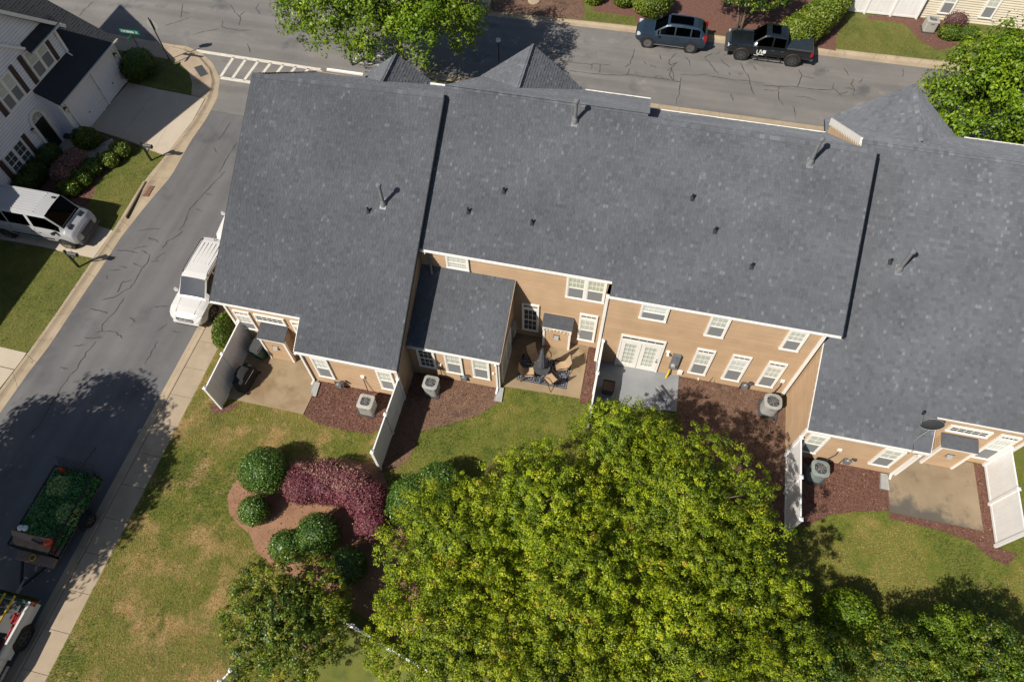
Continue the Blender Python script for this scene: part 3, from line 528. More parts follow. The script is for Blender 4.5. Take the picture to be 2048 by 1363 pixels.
def window(parent, x0, x1, z0, z1, y, kind='hung', cols=3, dark=False, mull=0, blinds=True, axis='y', sgn=-1, casing=0.085, screen=True, noglare=False):
    """window on wall plane y (facing -Y) ; axis 'x': plane x=y facing sgn, x0,x1 run along Y. parts: casing, sash, muntins, pane, blind"""
    def P(u, z, d):  # d = how far proud of the wall
        if d > 0: d += 0.034
        return (u, y-d, z) if axis == 'y' else (y+sgn*d, u, z)
    def bar(mb, u0, u1, za, zb, d0, d1):
        a, b = P(u0,za,d0), P(u1,zb,d1); mb.box2(tuple(min(i,j) for i,j in zip(a,b)), tuple(max(i,j) for i,j in zip(a,b)))
    m = MB(); c = casing
    bar(m, x0, x1, z1-c, z1, 0.0, 0.055); bar(m, x0-0.01, x1+0.01, z0, z0+c*0.8, 0.0, 0.065)
    bar(m, x0, x0+c, z0+c*0.8, z1-c, 0.0, 0.05); bar(m, x1-c, x1, z0+c*0.8, z1-c, 0.0, 0.05)
    w = m.build('window', 'white', parent)
    ix0, ix1, iz0, iz1 = x0+c, x1-c, z0+c*0.8, z1-c
    units = [(ix0, ix1)] if not mull else [(ix0, (ix0+ix1)/2-0.07), ((ix0+ix1)/2+0.07, ix1)]
    if mull:
        m = MB(); bar(m, units[0][1], units[1][0], iz0, iz1, 0.0, 0.048); m.build('mullion', 'white', w)
    trans = None
    if kind == 'transom':
        tz = iz1-0.17; m = MB(); bar(m, ix0, ix1, tz-0.2, tz, 0.0, 0.045); m.build('transom_bar', 'white', w); trans = (tz, iz1); iz1 = tz-0.2
    def grid(mb, a, b, za, zb, nc, nr):
        for i in range(1, nc): u = a+(b-a)*i/nc; bar(mb, u-0.011, u+0.011, za, zb, 0.012, 0.026)
        for i in range(1, nr): z = za+(zb-za)*i/nr; bar(mb, a, b, z-0.011, z+0.011, 0.012, 0.024)
    def quad(mb, a, b, za, zb, d): mb.add([P(a,za,d),P(b,za,d),P(b,zb,d),P(a,zb,d)], [(0,1,2,3)])
    g = MB(); bl = MB(); sc = MB(); sh = MB(); mu = MB(); rm = MB()
    for a, b in units:
        if kind in ('hung', 'transom'):
            zm = (iz0+iz1)/2
            for za, zb in ((iz0, zm), (zm, iz1)):
                bar(sh, a, a+0.035, za, zb, 0.0, 0.034); bar(sh, b-0.035, b, za, zb, 0.0, 0.034); bar(sh, a+0.035, b-0.035, za, za+0.035, 0.0, 0.034); bar(sh, a+0.035, b-0.035, zb-0.03, zb, 0.0, 0.033)
                grid(mu, a+0.035, b-0.035, za+0.035, zb-0.03, cols, 2)
            quad(g, a+0.03, b-0.03, iz0+0.03, iz1-0.03, 0.0175)
            (quad(bl, a+0.02, b-0.02, iz0+0.02, iz1-0.02, 0.0155) if blinds else quad(rm, a+0.02, b-0.02, iz0+0.02, iz1-0.02, 0.0155))
            if screen: quad(sc, a+0.03, b-0.03, iz0+0.035, zm-0.03, 0.029)
        else:
            bar(sh, a, a+0.03, iz0, iz1, 0.0, 0.034); bar(sh, b-0.03, b, iz0, iz1, 0.0, 0.034); bar(sh, a+0.03, b-0.03, iz0, iz0+0.03, 0.0, 0.034); bar(sh, a+0.03, b-0.03, iz1-0.03, iz1, 0.0, 0.034)
            grid(mu, a+0.03, b-0.03, iz0+0.03, iz1-0.03, cols, 2); quad(g, a+0.02, b-0.02, iz0+0.02, iz1-0.02, 0.0175); quad(rm, a+0.02, b-0.02, iz0+0.02, iz1-0.02, 0.0155)
    if trans:
        a, b = ix0, ix1; quad(g, a, b, trans[0], trans[1], 0.0175); quad(rm, a, b, trans[0], trans[1], 0.0155); grid(mu, a, b, trans[0], trans[1], cols, 1)
    sh.build('sash', 'white', w); blm = rsd.choice(('blind','blind','blind_b','blind_c')); tag(mu.build('muntins', 'white', w), kind='stuff'); g.build('pane', 'glass', w)
    if bl.f: bl.build('blind', blm, w)
    if rm.f: rm.build('room_behind', 'room', w)
    if sc.f: sc.build('insect_screen', 'screen', w)
    return w
def board(parent, a, b, w, d, mat='white', name='corner_board'):
    m = MB(); m.beam(a, b, w, d); return m.build(name, mat, parent)
def gutter(parent, a, b, out):
    """K-gutter along a->b; out = horizontal unit vector away from the wall"""
    a, b, o = Vector(a), Vector(b), Vector(out); m = MB(); pr = [(0.0,0.0),(0.0,-0.1),(0.06,-0.11),(0.105,-0.05),(0.115,0.0),(0.1,0.0),(0.09,-0.045),(0.055,-0.09),(0.012,-0.085),(0.012,0.0)]
    vs = [a+o*x+Vector((0,0,z)) for x, z in pr]+[b+o*x+Vector((0,0,z)) for x, z in pr]; n = len(pr)
    m.add(vs, [(i,(i+1)%n,n+(i+1)%n,n+i) for i in range(n)]+[tuple(reversed(range(n))), tuple(range(n,2*n))]); return m.build('gutter', 'white', parent)
def downspout(parent, pts, mat='white'):
    m = MB()
    for i in range(len(pts)-1): m.beam(pts[i], pts[i+1], 0.085, 0.07, up=(0,1,0.01))
    return m.build('downspout', mat, parent)
def slab(parent, name, pts, th, mat):
    """sloping slab from 4 corner points, thickness downwards"""
    m = MB(); p = [Vector(q) for q in pts]; q = [v-Vector((0,0,th)) for v in p]
    m.add(p+q, [(0,1,2,3),(7,6,5,4),(0,4,5,1),(1,5,6,2),(2,6,7,3),(3,7,4,0)]); return m.build(name, mat, parent)
def flue(parent, x, y, z, h, mat='palegrey'):
    m = MB(); m.lathe([(0.075,0),(0.075,h),(0.07,h)], (x,y,z-0.1), 12); f = m.build('vent_pipe', mat, parent, smooth='auto')
    m = MB(); m.lathe([(0.06,h-0.1),(0.115,h-0.08),(0.125,h),(0.1,h+0.06),(0.03,h+0.08)], (x,y,z-0.1), 14); m.build('cap', mat, f, smooth='auto')
    m = MB(); s = 0.57; cth = math.atan(s)
    for dx, w, d, k in ((0,0.28,0.3,0.034),): m.add([(x-w/2,y-0.2,z-0.2*s+k),(x+w/2,y-0.2,z-0.2*s+k),(x+w/2,y+0.18,z+0.18*s+k),(x-w/2,y+0.18,z+0.18*s+k),(x-w/2,y-0.2,z-0.2*s),(x+w/2,y-0.2,z-0.2*s)], [(0,1,2,3),(4,5,1,0)])
    m.lathe([(0.15,-0.06),(0.11,0.18),(0.085,0.24)], (x,y,z), 12); m.build('flashing', 'palegrey', f, smooth='auto'); return f
def stub(parent, x, y, z, h=0.34):
    m = MB(); m.lathe([(0.045,0),(0.045,h),(0.03,h),(0.03,h-0.05)], (x,y,z-0.08), 10); f = m.build('plumbing_vent', 'black', parent, smooth='auto')
    m = MB(); s = 0.57; w = 0.085; k = 0.03; m.add([(x-w,y-0.1,z-0.1*s+k),(x+w,y-0.1,z-0.1*s+k),(x+w,y+0.1,z+0.1*s+k),(x-w,y+0.1,z+0.1*s+k),(x-w,y-0.1,z-0.1*s-0.02),(x+w,y-0.1,z-0.1*s-0.02)], [(0,1,2,3),(4,5,1,0)]); m.lathe([(0.09,0),(0.055,0.12)], (x,y,z+0.02), 10); m.build('boot', 'deck', f)
    return f
def wallbox(parent, x, y, z, s=0.17, pipe=True, px=None):
    m = MB(); m.box2((x-s/2,y-0.09,z-s/2),(x+s/2,y-0.01,z+s/2)); b = m.build('switch_box', 'white', parent)
    if pipe:
        q = px or (x+0.15,y-0.2,0.35); m = MB(); m.tube([(x,y-0.05,z-s/2),(x+0.02,y-0.09,(z+q[2])/2),((x+q[0])/2,(y-0.06+q[1])/2,q[2]*0.7),q], 0.022, 6); m.build('conduit', 'darkgrey', b)
    return b
def closet(parent, x0, x1, yw, yf, zb, zf, trim=True, hood=None, lights=False, dark=False):
    """small storage closet standing out from wall yw to yf, roof zb at wall, zf at front"""
    m = MB(); m.box2((x0+0.02,yf+0.02,0.05),(x1-0.02,yw,zf-0.06)); c = m.build('storage_closet', 'siding', parent)
    siding(c, (x0,yf), (x1,yf), [(0,0.05),(x1-x0,0.05),(x1-x0,zf-0.05),(0,zf-0.05)], name='closet_wall')
    siding(c, (x1,yf), (x1,yw), [(0,0.05),(yw-yf,0.05),(yw-yf,zb-0.05),(0,zf-0.05)], name='closet_wall')
    siding(c, (x0,yw), (x0,yf), [(0,0.05),(yw-yf,0.05),(yw-yf,zf-0.05),(0,zb-0.05)], name='closet_wall')
    for x in (x0, x1): board(c, (x,yf-0.01,0.05), (x,yf-0.01,zf-0.06), 0.1, 0.13)
    slab(c, 'roof_board', [(x0-0.08,yf-0.1,zf),(x1+0.08,yf-0.1,zf),(x1+0.08,yw,zb),(x0-0.08,yw,zb)], 0.06, 'deck')
    board(c, (x0-0.08,yf-0.115,zf-0.05), (x1+0.08,yf-0.115,zf-0.05), 0.02, 0.09, name='fascia')
    xs = (x0+x1)/2
    if hood:
        z = hood; m = MB(); m.box2((xs-0.16,yf-0.03,z-0.16),(xs+0.16,yf-0.015,z+0.16)); h = m.build('vent_hood', 'darkgrey', c)
        m = MB(); m.add([(xs-0.11,yf-0.03,z+0.12),(xs+0.11,yf-0.03,z+0.12),(xs+0.11,yf-0.16,z-0.06),(xs-0.11,yf-0.16,z-0.06),(xs-0.11,yf-0.03,z-0.1),(xs+0.11,yf-0.03,z-0.1)], [(0,3,2,1),(3,4,5,2),(0,4,3),(1,2,5)]); m.build('louvre', 'grey', c)
    # shingles of the closet roof, joined with the closet (roof is a sub-part)
    mb = MB(); U = Vector((1,0,0)); V = Vector((0,yw-yf+0.1,zb-zf)).normalized(); N = U.cross(V); O = Vector((x0-0.1,yf-0.13,zf)); r = random.Random(int(x0*100)); v = 0; Ln = math.hypot(yw-yf+0.1, zb-zf)
    while v < Ln-0.03:
        u = 0
        while u < x1-x0+0.19:
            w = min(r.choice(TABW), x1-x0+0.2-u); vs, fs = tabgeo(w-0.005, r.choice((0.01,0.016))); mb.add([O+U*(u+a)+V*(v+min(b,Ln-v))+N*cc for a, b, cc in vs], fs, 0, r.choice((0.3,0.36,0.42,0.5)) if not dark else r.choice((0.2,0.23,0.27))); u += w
        v += 0.14
    tag(mb.build('shingle_field', 'shingle', c), kind='stuff')
    return c

# ------------------------------------------------------------------ the row of four townhouses
TG = 'attached townhouses in the tan row'
rr = random.Random(3)
def house(label, x, y): return thing('townhouse', label, 'townhouse', loc=(x,y,0), group=TG)
def roofdeck(parent, rear, far):
    """rear / far = 4 corner points of the two slopes"""
    m = MB()
    for pts in rear+far:
        p = [Vector(q)-Vector((0,0,0.012)) for q in pts]; q = [v-Vector((0,0,0.16)) for v in p]; n = len(p)
        m.add(p+q, [tuple(range(n)), tuple(reversed(range(n,2*n)))]+[(i,n+i,n+(i+1)%n,(i+1)%n) for i in range(n)])
    return m.build('roof', 'deck', parent)
def V3(*a): return Vector(a)
def front_gable(parent, R, xc, hw, yf, zr, ze, yback):
    """street-side cross gable: ridge runs back into the main roof"""
    l = math.hypot(hw, zr-ze); m = MB()
    for sg in (-1, 1):
        p = [V3(xc,yf,zr-0.012), V3(xc+sg*hw,yf,ze-0.012), V3(xc+sg*hw,yback,ze-0.012), V3(xc,yback,zr-0.012)]; q = [v-V3(0,0,0.16) for v in p]
        m.add(p+q, [(0,1,2,3),(7,6,5,4),(0,4,5,1),(1,5,6,2),(2,6,7,3),(3,7,4,0)])
    m.build('gable_roof', 'deck', parent)
    m = MB(); m.add([(xc-hw+0.2,yf-0.25,ze-0.1),(xc+hw-0.2,yf-0.25,ze-0.1),(xc,yf-0.25,zr-0.2)], [(0,2,1)]); m.box2((xc-hw+0.25,yback,0),(xc+hw-0.25,yf-0.26,ze-0.15)); m.build('gable_wall', 'siding', parent)
    R.plane((xc-hw,yf,ze), (0,-1,0), V3(hw,0,zr-ze), l, lambda v: [(0, yf-yback)])
    R.plane((xc+hw,yback,ze), (0,1,0), V3(-hw,0,zr-ze), l, lambda v: [(0, yf-yback)])
    return (V3(xc,yback,zr), V3(xc,yf,zr), V3(-hw,0,ze-zr), V3(hw,0,ze-zr))

# ---- end house by the side street (left)
h1 = house('end townhouse beside the side street, with the stepped rear eaves', -13, 14.3)
S1 = 0.611; E1 = (12.61, 3.28); z1 = lambda y: 3.28+S1*(y-12.61); RYL, RYR = 22.67, 22.89; RY1, RZ1 = RYR, z1(RYR)
XL1, XM1, XR1, XLr, XRr = -17.37, -13.04, -8.28, -17.22, -8.36; YU = 13.91; ZU = z1(YU)
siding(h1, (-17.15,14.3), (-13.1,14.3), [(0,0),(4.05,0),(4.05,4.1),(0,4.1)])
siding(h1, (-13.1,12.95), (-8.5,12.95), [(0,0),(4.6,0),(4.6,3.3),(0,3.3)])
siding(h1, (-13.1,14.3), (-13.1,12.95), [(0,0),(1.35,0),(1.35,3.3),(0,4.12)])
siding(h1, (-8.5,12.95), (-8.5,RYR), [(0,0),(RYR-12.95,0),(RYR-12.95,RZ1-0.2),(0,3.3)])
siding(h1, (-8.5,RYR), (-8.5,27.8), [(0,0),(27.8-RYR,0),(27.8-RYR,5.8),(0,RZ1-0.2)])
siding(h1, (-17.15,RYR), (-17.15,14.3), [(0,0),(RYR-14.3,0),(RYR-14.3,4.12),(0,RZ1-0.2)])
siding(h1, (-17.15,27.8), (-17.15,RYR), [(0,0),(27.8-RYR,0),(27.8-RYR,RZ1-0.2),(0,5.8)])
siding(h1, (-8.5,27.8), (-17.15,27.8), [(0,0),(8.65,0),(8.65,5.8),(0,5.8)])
FE1 = 27.9; FZ1 = 5.95
rf = roofdeck(h1, [[(XL1,YU,ZU),(XM1,YU,ZU),(XM1,RYR-0.1,z1(RYR-0.1)),(XLr,RYL,z1(RYL))], [(XM1,E1[0],E1[1]),(XR1,E1[0],E1[1]),(XRr,RYR,RZ1),(XM1,RYR-0.1,z1(RYR-0.1))]], [[(XLr,RYL,z1(RYL)),(XRr,RYR,RZ1),(XRr,FE1,FZ1),(-17.2,FE1-(RYR-RYL),FZ1-(RZ1-z1(RYL)))]])
R = Roof(rf, rr); Vs = V3(0,1,S1); cs1 = math.hypot(1,S1); ln = (RYR-E1[0])*cs1; kx = (YU-E1[0])*cs1
def sp1(v):
    f = v/ln; a = XL1+(XLr-XL1)*f; b = XR1+(XRr-XR1)*f
    if v < kx-0.03: a = XM1
    lim = v/cs1+E1[0]   # the ridge climbs slightly to the right
    if lim > RYL: a = max(a, XLr+(lim-RYL)/(RYR-RYL)*(XRr-XLr))
    return [(a-XL1, b-XL1)] if b > a+0.1 else []
R.plane((XL1,E1[0],E1[1]), (1,0,0), Vs, ln, sp1)
R.plane((XRr,FE1,FZ1), (XLr-XRr,RYL-RYR,z1(RYL)-RZ1), V3(0,RYR-FE1,RZ1-FZ1), math.hypot(FE1-RYR,RZ1-FZ1), lambda v: [(0, XRr-XLr)])
c = front_gable(h1, R, -12.85, 1.85, 28.7, 6.85, 5.4, 25.4)
R.finish(); ridge_caps(rf, (XLr,RYL,z1(RYL)), (XRr,RYR,RZ1), (0,-1,-S1), (0,1,-0.72), rnd=rr); ridge_caps(rf, *c, rnd=rr)
gutter(h1, (XL1,YU,ZU-0.02), (XM1,YU,ZU-0.02), (0,-1,0)); gutter(h1, (XM1,E1[0],E1[1]-0.02), (XR1,E1[0],E1[1]-0.02), (0,-1,0)); gutter(h1, (-16.6,FE1,FZ1-0.02), (-14.6,FE1,FZ1-0.02), (0,1,0)); gutter(h1, (-10.9,FE1,FZ1-0.02), (XRr,FE1,FZ1-0.02), (0,1,0))
board(h1, (XL1-0.01,YU,ZU-0.1), (XLr-0.01,RYL,z1(RYL)-0.1), 0.03, 0.17, 'deck', name='rake_board'); board(h1, (XR1+0.012,E1[0],E1[1]-0.1), (XRr+0.012,RYR,RZ1-0.1), 0.02, 0.17, 'deck', name='rake_board')
board(h1, (XM1-0.01,E1[0],E1[1]-0.08), (XM1-0.01,YU,ZU-0.08), 0.02, 0.14, name='rake_board')
for x, y, z in ((-17.15,14.29,4.05),(-8.52,12.94,3.25),(-13.09,12.94,3.25)): board(h1, (x,y-0.01,0), (x,y-0.01,z), 0.11, 0.13)
downspout(h1, [(-13.0,12.55,3.15),(-13.05,12.86,2.75),(-13.05,12.86,0.15),(-13.1,12.6,0.08)])
window(h1, -16.86,-16.03,1.45,3.0,14.28,'transom',3); window(h1, -15.8,-14.3,2.45,3.0,14.28,'fixed',5); window(h1, -13.98,-13.25,1.0,3.0,14.28,'transom',3)
window(h1, -12.64,-11.82,0.66,2.48,12.93,'hung',3); window(h1, -9.52,-8.75,0.66,2.44,12.93,'hung',3)
wallbox(h1, -10.31,12.93,1.45, px=(-10.15,12.6,0.4))
closet(h1, -15.6,-14.4,14.28,13.66,2.25,1.99,hood=1.2)
flue(rf, -10.17,18.59,6.93,1.3); stub(rf, -10.78,18.24,6.72)

# ---- second house, with the single-storey rear wing
h2 = house('second townhouse from the side street, with the low rear wing', -4.2, 17.6)
S2 = 0.6; EY3, EZ3 = 16.85, 5.55
zs = lambda y: EZ3+S2*(y-EY3)
EY2 = 17.38; EZ2 = zs(EY2); RY2 = 23.55; RZ2 = zs(RY2); FE2, FZ2 = 29.45, 5.6; X2, X2b = -8.5, 0.16
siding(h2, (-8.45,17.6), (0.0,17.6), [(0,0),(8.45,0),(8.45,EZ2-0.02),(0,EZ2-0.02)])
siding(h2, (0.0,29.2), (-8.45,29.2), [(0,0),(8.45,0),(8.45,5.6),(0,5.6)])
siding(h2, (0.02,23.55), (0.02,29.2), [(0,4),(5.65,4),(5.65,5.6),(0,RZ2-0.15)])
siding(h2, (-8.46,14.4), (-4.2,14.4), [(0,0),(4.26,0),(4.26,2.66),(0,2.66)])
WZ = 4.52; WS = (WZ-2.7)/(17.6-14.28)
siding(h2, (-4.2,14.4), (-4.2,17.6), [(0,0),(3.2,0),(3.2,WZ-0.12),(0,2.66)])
rf = roofdeck(h2, [[(X2,EY2,EZ2),(X2b,EY2,EZ2),(X2b,RY2,RZ2),(X2,RY2,RZ2)]], [[(X2,RY2,RZ2),(X2b+0.25,RY2,RZ2),(X2b+0.25,FE2,FZ2),(X2,FE2,FZ2)]])
R = Roof(rf, rr)
R.plane((X2,EY2,EZ2), (1,0,0), V3(0,1,S2), math.hypot(RY2-EY2,RZ2-EZ2), lambda v: [(0, X2b-X2)])
R.plane((X2b+0.25,FE2,FZ2), (-1,0,0), V3(0,RY2-FE2,RZ2-FZ2), math.hypot(FE2-RY2,RZ2-FZ2), lambda v: [(0, X2b+0.25-X2)])
c = front_gable(h2, R, -5.82, 2.76, 29.55, 7.8, 5.55, 25.6)
R.finish(150); ridge_caps(rf, (X2,RY2,RZ2), (X2b+0.2,RY2,RZ2), (0,-1,-S2), (0,1,-0.72), rnd=rr); ridge_caps(rf, *c, rnd=rr)
flue(rf, -2.63,22.87,9.16,1.2); stub(rf, -6.47,19.01,6.85); stub(rf, -3.65,18.97,6.82); stub(rf, -5.09,19.95,7.41)
rw = roofdeck(h2, [[(-8.46,14.28,2.7),(-4.08,14.28,2.7),(-4.08,17.6,WZ),(-8.46,17.6,WZ)]], []); rw.name = 'wing_roof'; ORG[rw.name] = ORG[h2.name]
R = Roof(rw, rr); R.plane((-8.46,14.28,2.7), (1,0,0), V3(0,1,WS), math.hypot(17.6-14.28,WZ-2.7), lambda v: [(0, 4.38)]); R.finish(150)
gutter(h2, (X2+0.02,EY2,EZ2-0.02), (X2b-0.02,EY2,EZ2-0.02), (0,-1,0)); gutter(h2, (-8.44,14.28,2.68), (-4.1,14.28,2.68), (0,-1,0)); gutter(h2, (-3.0,FE2,FZ2-0.02), (X2b+0.25,FE2,FZ2-0.02), (0,1,0))
board(h2, (-4.07,14.3,2.62), (-4.07,17.58,WZ-0.08), 0.02, 0.15, 'siding', name='rake_board')
board(h2, (-4.2,14.39,0), (-4.2,14.39,2.6), 0.1, 0.13)
downspout(h2, [(-8.1,17.3,5.7),(-8.05,17.5,5.45),(-8.0,17.5,4.75),(-7.85,17.1,4.5)], 'palegrey'); downspout(h2, [(-4.28,14.16,2.6),(-4.28,14.3,2.35),(-4.28,14.3,0.15),(-4.28,14.0,0.08)])
window(h2, -7.24,-6.19,4.63,5.56,17.58,'hung',4,screen=False); window(h2, -1.79,-0.04,3.95,5.55,17.58,'hung',4,mull=1)
window(h2, -3.78,-2.95,0.6,2.86,17.58,'transom',3,blinds=False,screen=False); window(h2, -1.03,-0.18,0.58,2.84,17.58,'transom',3)
window(h2, -8.06,-7.2,0.86,2.55,14.38,'hung',3,blinds=False,screen=False); window(h2, -6.74,-5.9,0.76,2.62,14.38,'hung',3); window(h2, -5.44,-4.61,0.76,2.58,14.38,'hung',3)
wallbox(h2, -7.04,14.38,1.27, px=(-6.85,14.0,0.4)); wallbox(h2, -4.45,14.38,1.45,0.1,False)
# sliding door on the wing's side
m = MB(); x = -4.155
for a, b, z0, z1 in ((14.62,16.5,2.12,2.22),(14.62,14.72,0.05,2.12),(16.4,16.5,0.05,2.12),(15.52,15.6,0.05,2.12),(14.72,15.52,0.05,0.15),(15.6,16.4,0.05,0.15)): m.box2((x,a,z0),(x+0.07,b,z1))
dr = m.build('sliding_door', 'white', h2); m = MB(); m.add([(x+0.03,14.7,0.1),(x+0.03,16.42,0.1),(x+0.03,16.42,2.14),(x+0.03,14.7,2.14)], [(0,1,2,3)]); m.build('pane', 'glass', dr); m = MB(); m.add([(x+0.02,14.7,0.1),(x+0.02,16.42,0.1),(x+0.02,16.42,2.14),(x+0.02,14.7,2.14)], [(0,1,2,3)]); m.build('room_behind', 'blind', dr)
m = MB(); m.box2((-4.18,16.75,0.9),(-3.98,17.1,1.9)); mt = m.build('meter_box', 'grey', h2); m = MB(); m.lathe([(0.1,0),(0.1,0.07),(0.06,0.1)], (-3.98,16.92,1.55), 12, axis='x'); m.build('meter_dial', 'palegrey', mt); m = MB(); m.beam((-4.1,16.92,0.05),(-4.1,16.92,0.9),0.06,0.06); m.build('conduit', 'palegrey', mt)
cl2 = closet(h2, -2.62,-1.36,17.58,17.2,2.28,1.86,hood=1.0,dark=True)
m = MB()
for i in range(9): m.lathe([(0.02,0),(0.035,-0.05),(0.02,-0.09)], (-2.66+i*0.17,17.05,1.72-0.05*math.sin(i*1.2)), 6)
m.tube([(-2.68+i*0.17,17.06,1.74-0.05*math.sin(i*1.2)) for i in range(9)], 0.008, 5); m.build('string_lights', 'amber', cl2)

# ---- third house
h3 = house('third townhouse, plain rear wall with white double doors', 4.5, 16.9)
X3, X3b = 0.127, 9.6; RY3 = 23.33; RZ3 = zs(RY3); FE3, FZ3 = 28.72, 5.6
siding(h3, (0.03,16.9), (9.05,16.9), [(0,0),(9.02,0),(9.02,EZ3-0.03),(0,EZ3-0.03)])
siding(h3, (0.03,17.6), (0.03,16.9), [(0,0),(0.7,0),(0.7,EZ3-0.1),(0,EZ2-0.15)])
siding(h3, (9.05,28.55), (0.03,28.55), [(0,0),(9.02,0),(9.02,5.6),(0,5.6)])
rf = roofdeck(h3, [[(X3+0.03,EY3,EZ3),(X3b,EY3,EZ3),(X3b,RY3,RZ3),(X3+0.03,RY3,RZ3)]], [[(X3+0.03,RY3,RZ3),(X3b-0.4,RY3,RZ3),(X3b-0.4,FE3,FZ3),(X3+0.03,FE3,FZ3)]])
R = Roof(rf, rr)
R.plane((X3+0.03,EY3,EZ3), (1,0,0), V3(0,1,S2), math.hypot(RY3-EY3,RZ3-EZ3), lambda v: [(0, X3b-X3-0.03)])
R.plane((X3b-0.4,FE3,FZ3), (-1,0,0), V3(0,RY3-FE3,RZ3-FZ3), math.hypot(FE3-RY3,RZ3-FZ3), lambda v: [(0, X3b-0.43-X3)])
R.finish(); ridge_caps(rf, (X3+0.25,RY3,RZ3), (X3b-0.3,RY3,RZ3), (0,-1,-S2), (0,1,-0.63), rnd=rr)
flue(rf, 7.13,22.61,9.0,1.4); stub(rf, 2.77,20.75,7.89); stub(rf, 3.91,19.73,7.28); stub(rf, 5.61,18.7,6.66)
gutter(h3, (X3,EY3,EZ3-0.02), (X3b-0.02,EY3,EZ3-0.02), (0,-1,0)); gutter(h3, (0.45,FE3,FZ3-0.02), (9.2,FE3,FZ3-0.02), (0,1,0))
board(h3, (X3b+0.012,EY3,EZ3-0.1), (X3b+0.012,RY3,RZ3-0.1), 0.02, 0.17, 'deck', name='rake_board')
board(h3, (0.06,16.88,0), (0.06,16.88,EZ3-0.05), 0.14, 0.14); board(h3, (8.98,16.88,0), (8.98,16.88,EZ3-0.05), 0.14, 0.14)
window(h3, 1.53,2.71,4.35,5.47,16.88,'hung',4); window(h3, 4.42,5.25,3.91,5.49,16.88,'hung',3); window(h3, 7.6,8.4,3.9,5.42,16.88,'hung',3)
window(h3, 4.42,5.25,0.55,2.78,16.88,'transom',3); window(h3, 5.99,6.83,0.55,2.8,16.88,'transom',3); window(h3, 7.57,8.38,0.56,2.77,16.88,'transom',3)
m = MB(); yd = 16.85
for a, b, z0, z1 in ((0.99,3.03,2.72,2.83),(0.99,1.08,0.05,2.72),(2.94,3.03,0.05,2.72),(1.08,2.94,2.36,2.5)): m.box2((a,yd-0.06,z0),(b,yd,z1))
dr = m.build('double_door', 'white', h3)
for a, b in ((1.09,2.0),(2.02,2.93)):
    m = MB()
    for u0, u1, z0, z1 in ((a,a+0.19,0.07,2.35),(b-0.19,b,0.07,2.35),(a+0.19,b-0.19,0.07,0.36),(a+0.19,b-0.19,2.15,2.35)): m.box2((u0,yd-0.045,z0),(u1,yd-0.002,z1))
    for i in range(1,3): u = a+0.19+(b-a-0.38)*i/3; m.box2((u-0.012,yd-0.036,0.36),(u+0.012,yd-0.02,2.15))
    for i in range(1,5): z = 0.36+1.79*i/5; m.box2((a+0.19,yd-0.034,z-0.01),(b-0.19,yd-0.022,z+0.01))
    m.build('door_leaf', 'white', dr)
    m = MB(); m.add([(a+0.18,yd-0.015,0.3),(b-0.18,yd-0.015,0.3),(b-0.18,yd-0.015,2.2),(a+0.18,yd-0.015,2.2)], [(0,1,2,3)]); m.build('pane', 'glass', dr)
    m = MB(); m.add([(a+0.18,yd-0.010,0.3),(b-0.18,yd-0.010,0.3),(b-0.18,yd-0.010,2.2),(a+0.18,yd-0.010,2.2)], [(0,1,2,3)]); m.build('blind', 'blind', dr)
m = MB(); m.add([(1.08,yd-0.012,2.5),(2.94,yd-0.012,2.5),(2.94,yd-0.012,2.72),(1.08,yd-0.012,2.72)], [(0,1,2,3)]); m.build('transom_pane', 'room', dr)
m = MB(); [m.box2((1.08+i*0.372-0.01,yd-0.05,2.5),(1.08+i*0.372+0.01,yd-0.013,2.72)) for i in range(1,5)]; tag(m.build('muntins', 'white', dr), kind='stuff')
m = MB(); m.lathe([(0.03,0),(0.035,-0.05),(0.02,-0.08)], (2.86,yd-0.045,1.05), 8, axis='y'); m.lathe([(0.025,0),(0.025,-0.03)], (2.86,yd-0.045,1.22), 8, axis='y'); m.build('handle', 'black', dr)
m = MB(); m.box2((3.5,16.72,0.72),(3.87,16.89,1.95)); mt = m.build('meter_box', 'palegrey', h3); m = MB(); m.lathe([(0.12,0),(0.12,-0.08),(0.09,-0.12)], (3.66,16.72,1.15), 14, axis='y'); m.build('meter_dial', 'grey', mt)
m = MB(); m.tube([(3.6,16.8,0.72),(3.58,16.75,0.4),(3.52,16.6,0.05)], 0.05, 8); m.build('conduit', 'yellow', mt)
m = MB(); m.box2((3.98,16.76,0.3),(4.2,16.89,0.55)); m.build('cable_box', 'white', h3); m = MB(); m.lathe([(0.11,0),(0.11,-0.04),(0.05,-0.07)], (3.26,16.89,1.98), 12, axis='y'); m.lathe([(0.04,-0.05),(0.07,-0.2),(0.05,-0.24)], (3.26,16.89,1.95), 10, axis='y'); m.build('wall_lamp', 'white', h3)
wallbox(h3, 8.6,16.88,1.3, px=(8.3,16.5,0.45))

# ---- fourth house (right)
h4 = house('right-hand end townhouse, whose low roof carries the satellite dish', 14, 15)
S4 = 0.6; E4 = 13.87; z4 = lambda y: 2.7+S4*(y-13.87); RY4 = 24.4; RZ4 = z4(24.4); XA, XB, XC = 9.24, 14.12, 18.4; ZU4 = z4(15.2); FE4, FZ4 = 29.2, 6.02
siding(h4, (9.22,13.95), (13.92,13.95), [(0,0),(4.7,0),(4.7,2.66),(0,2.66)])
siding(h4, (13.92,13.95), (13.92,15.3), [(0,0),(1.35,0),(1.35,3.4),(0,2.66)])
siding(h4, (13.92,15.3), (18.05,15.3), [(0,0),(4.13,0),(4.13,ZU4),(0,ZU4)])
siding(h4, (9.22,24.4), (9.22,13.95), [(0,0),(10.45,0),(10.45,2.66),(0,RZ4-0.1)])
siding(h4, (9.22,28.9), (9.22,24.4), [(0,0),(4.5,0),(4.5,RZ4-0.2),(0,6.0)])
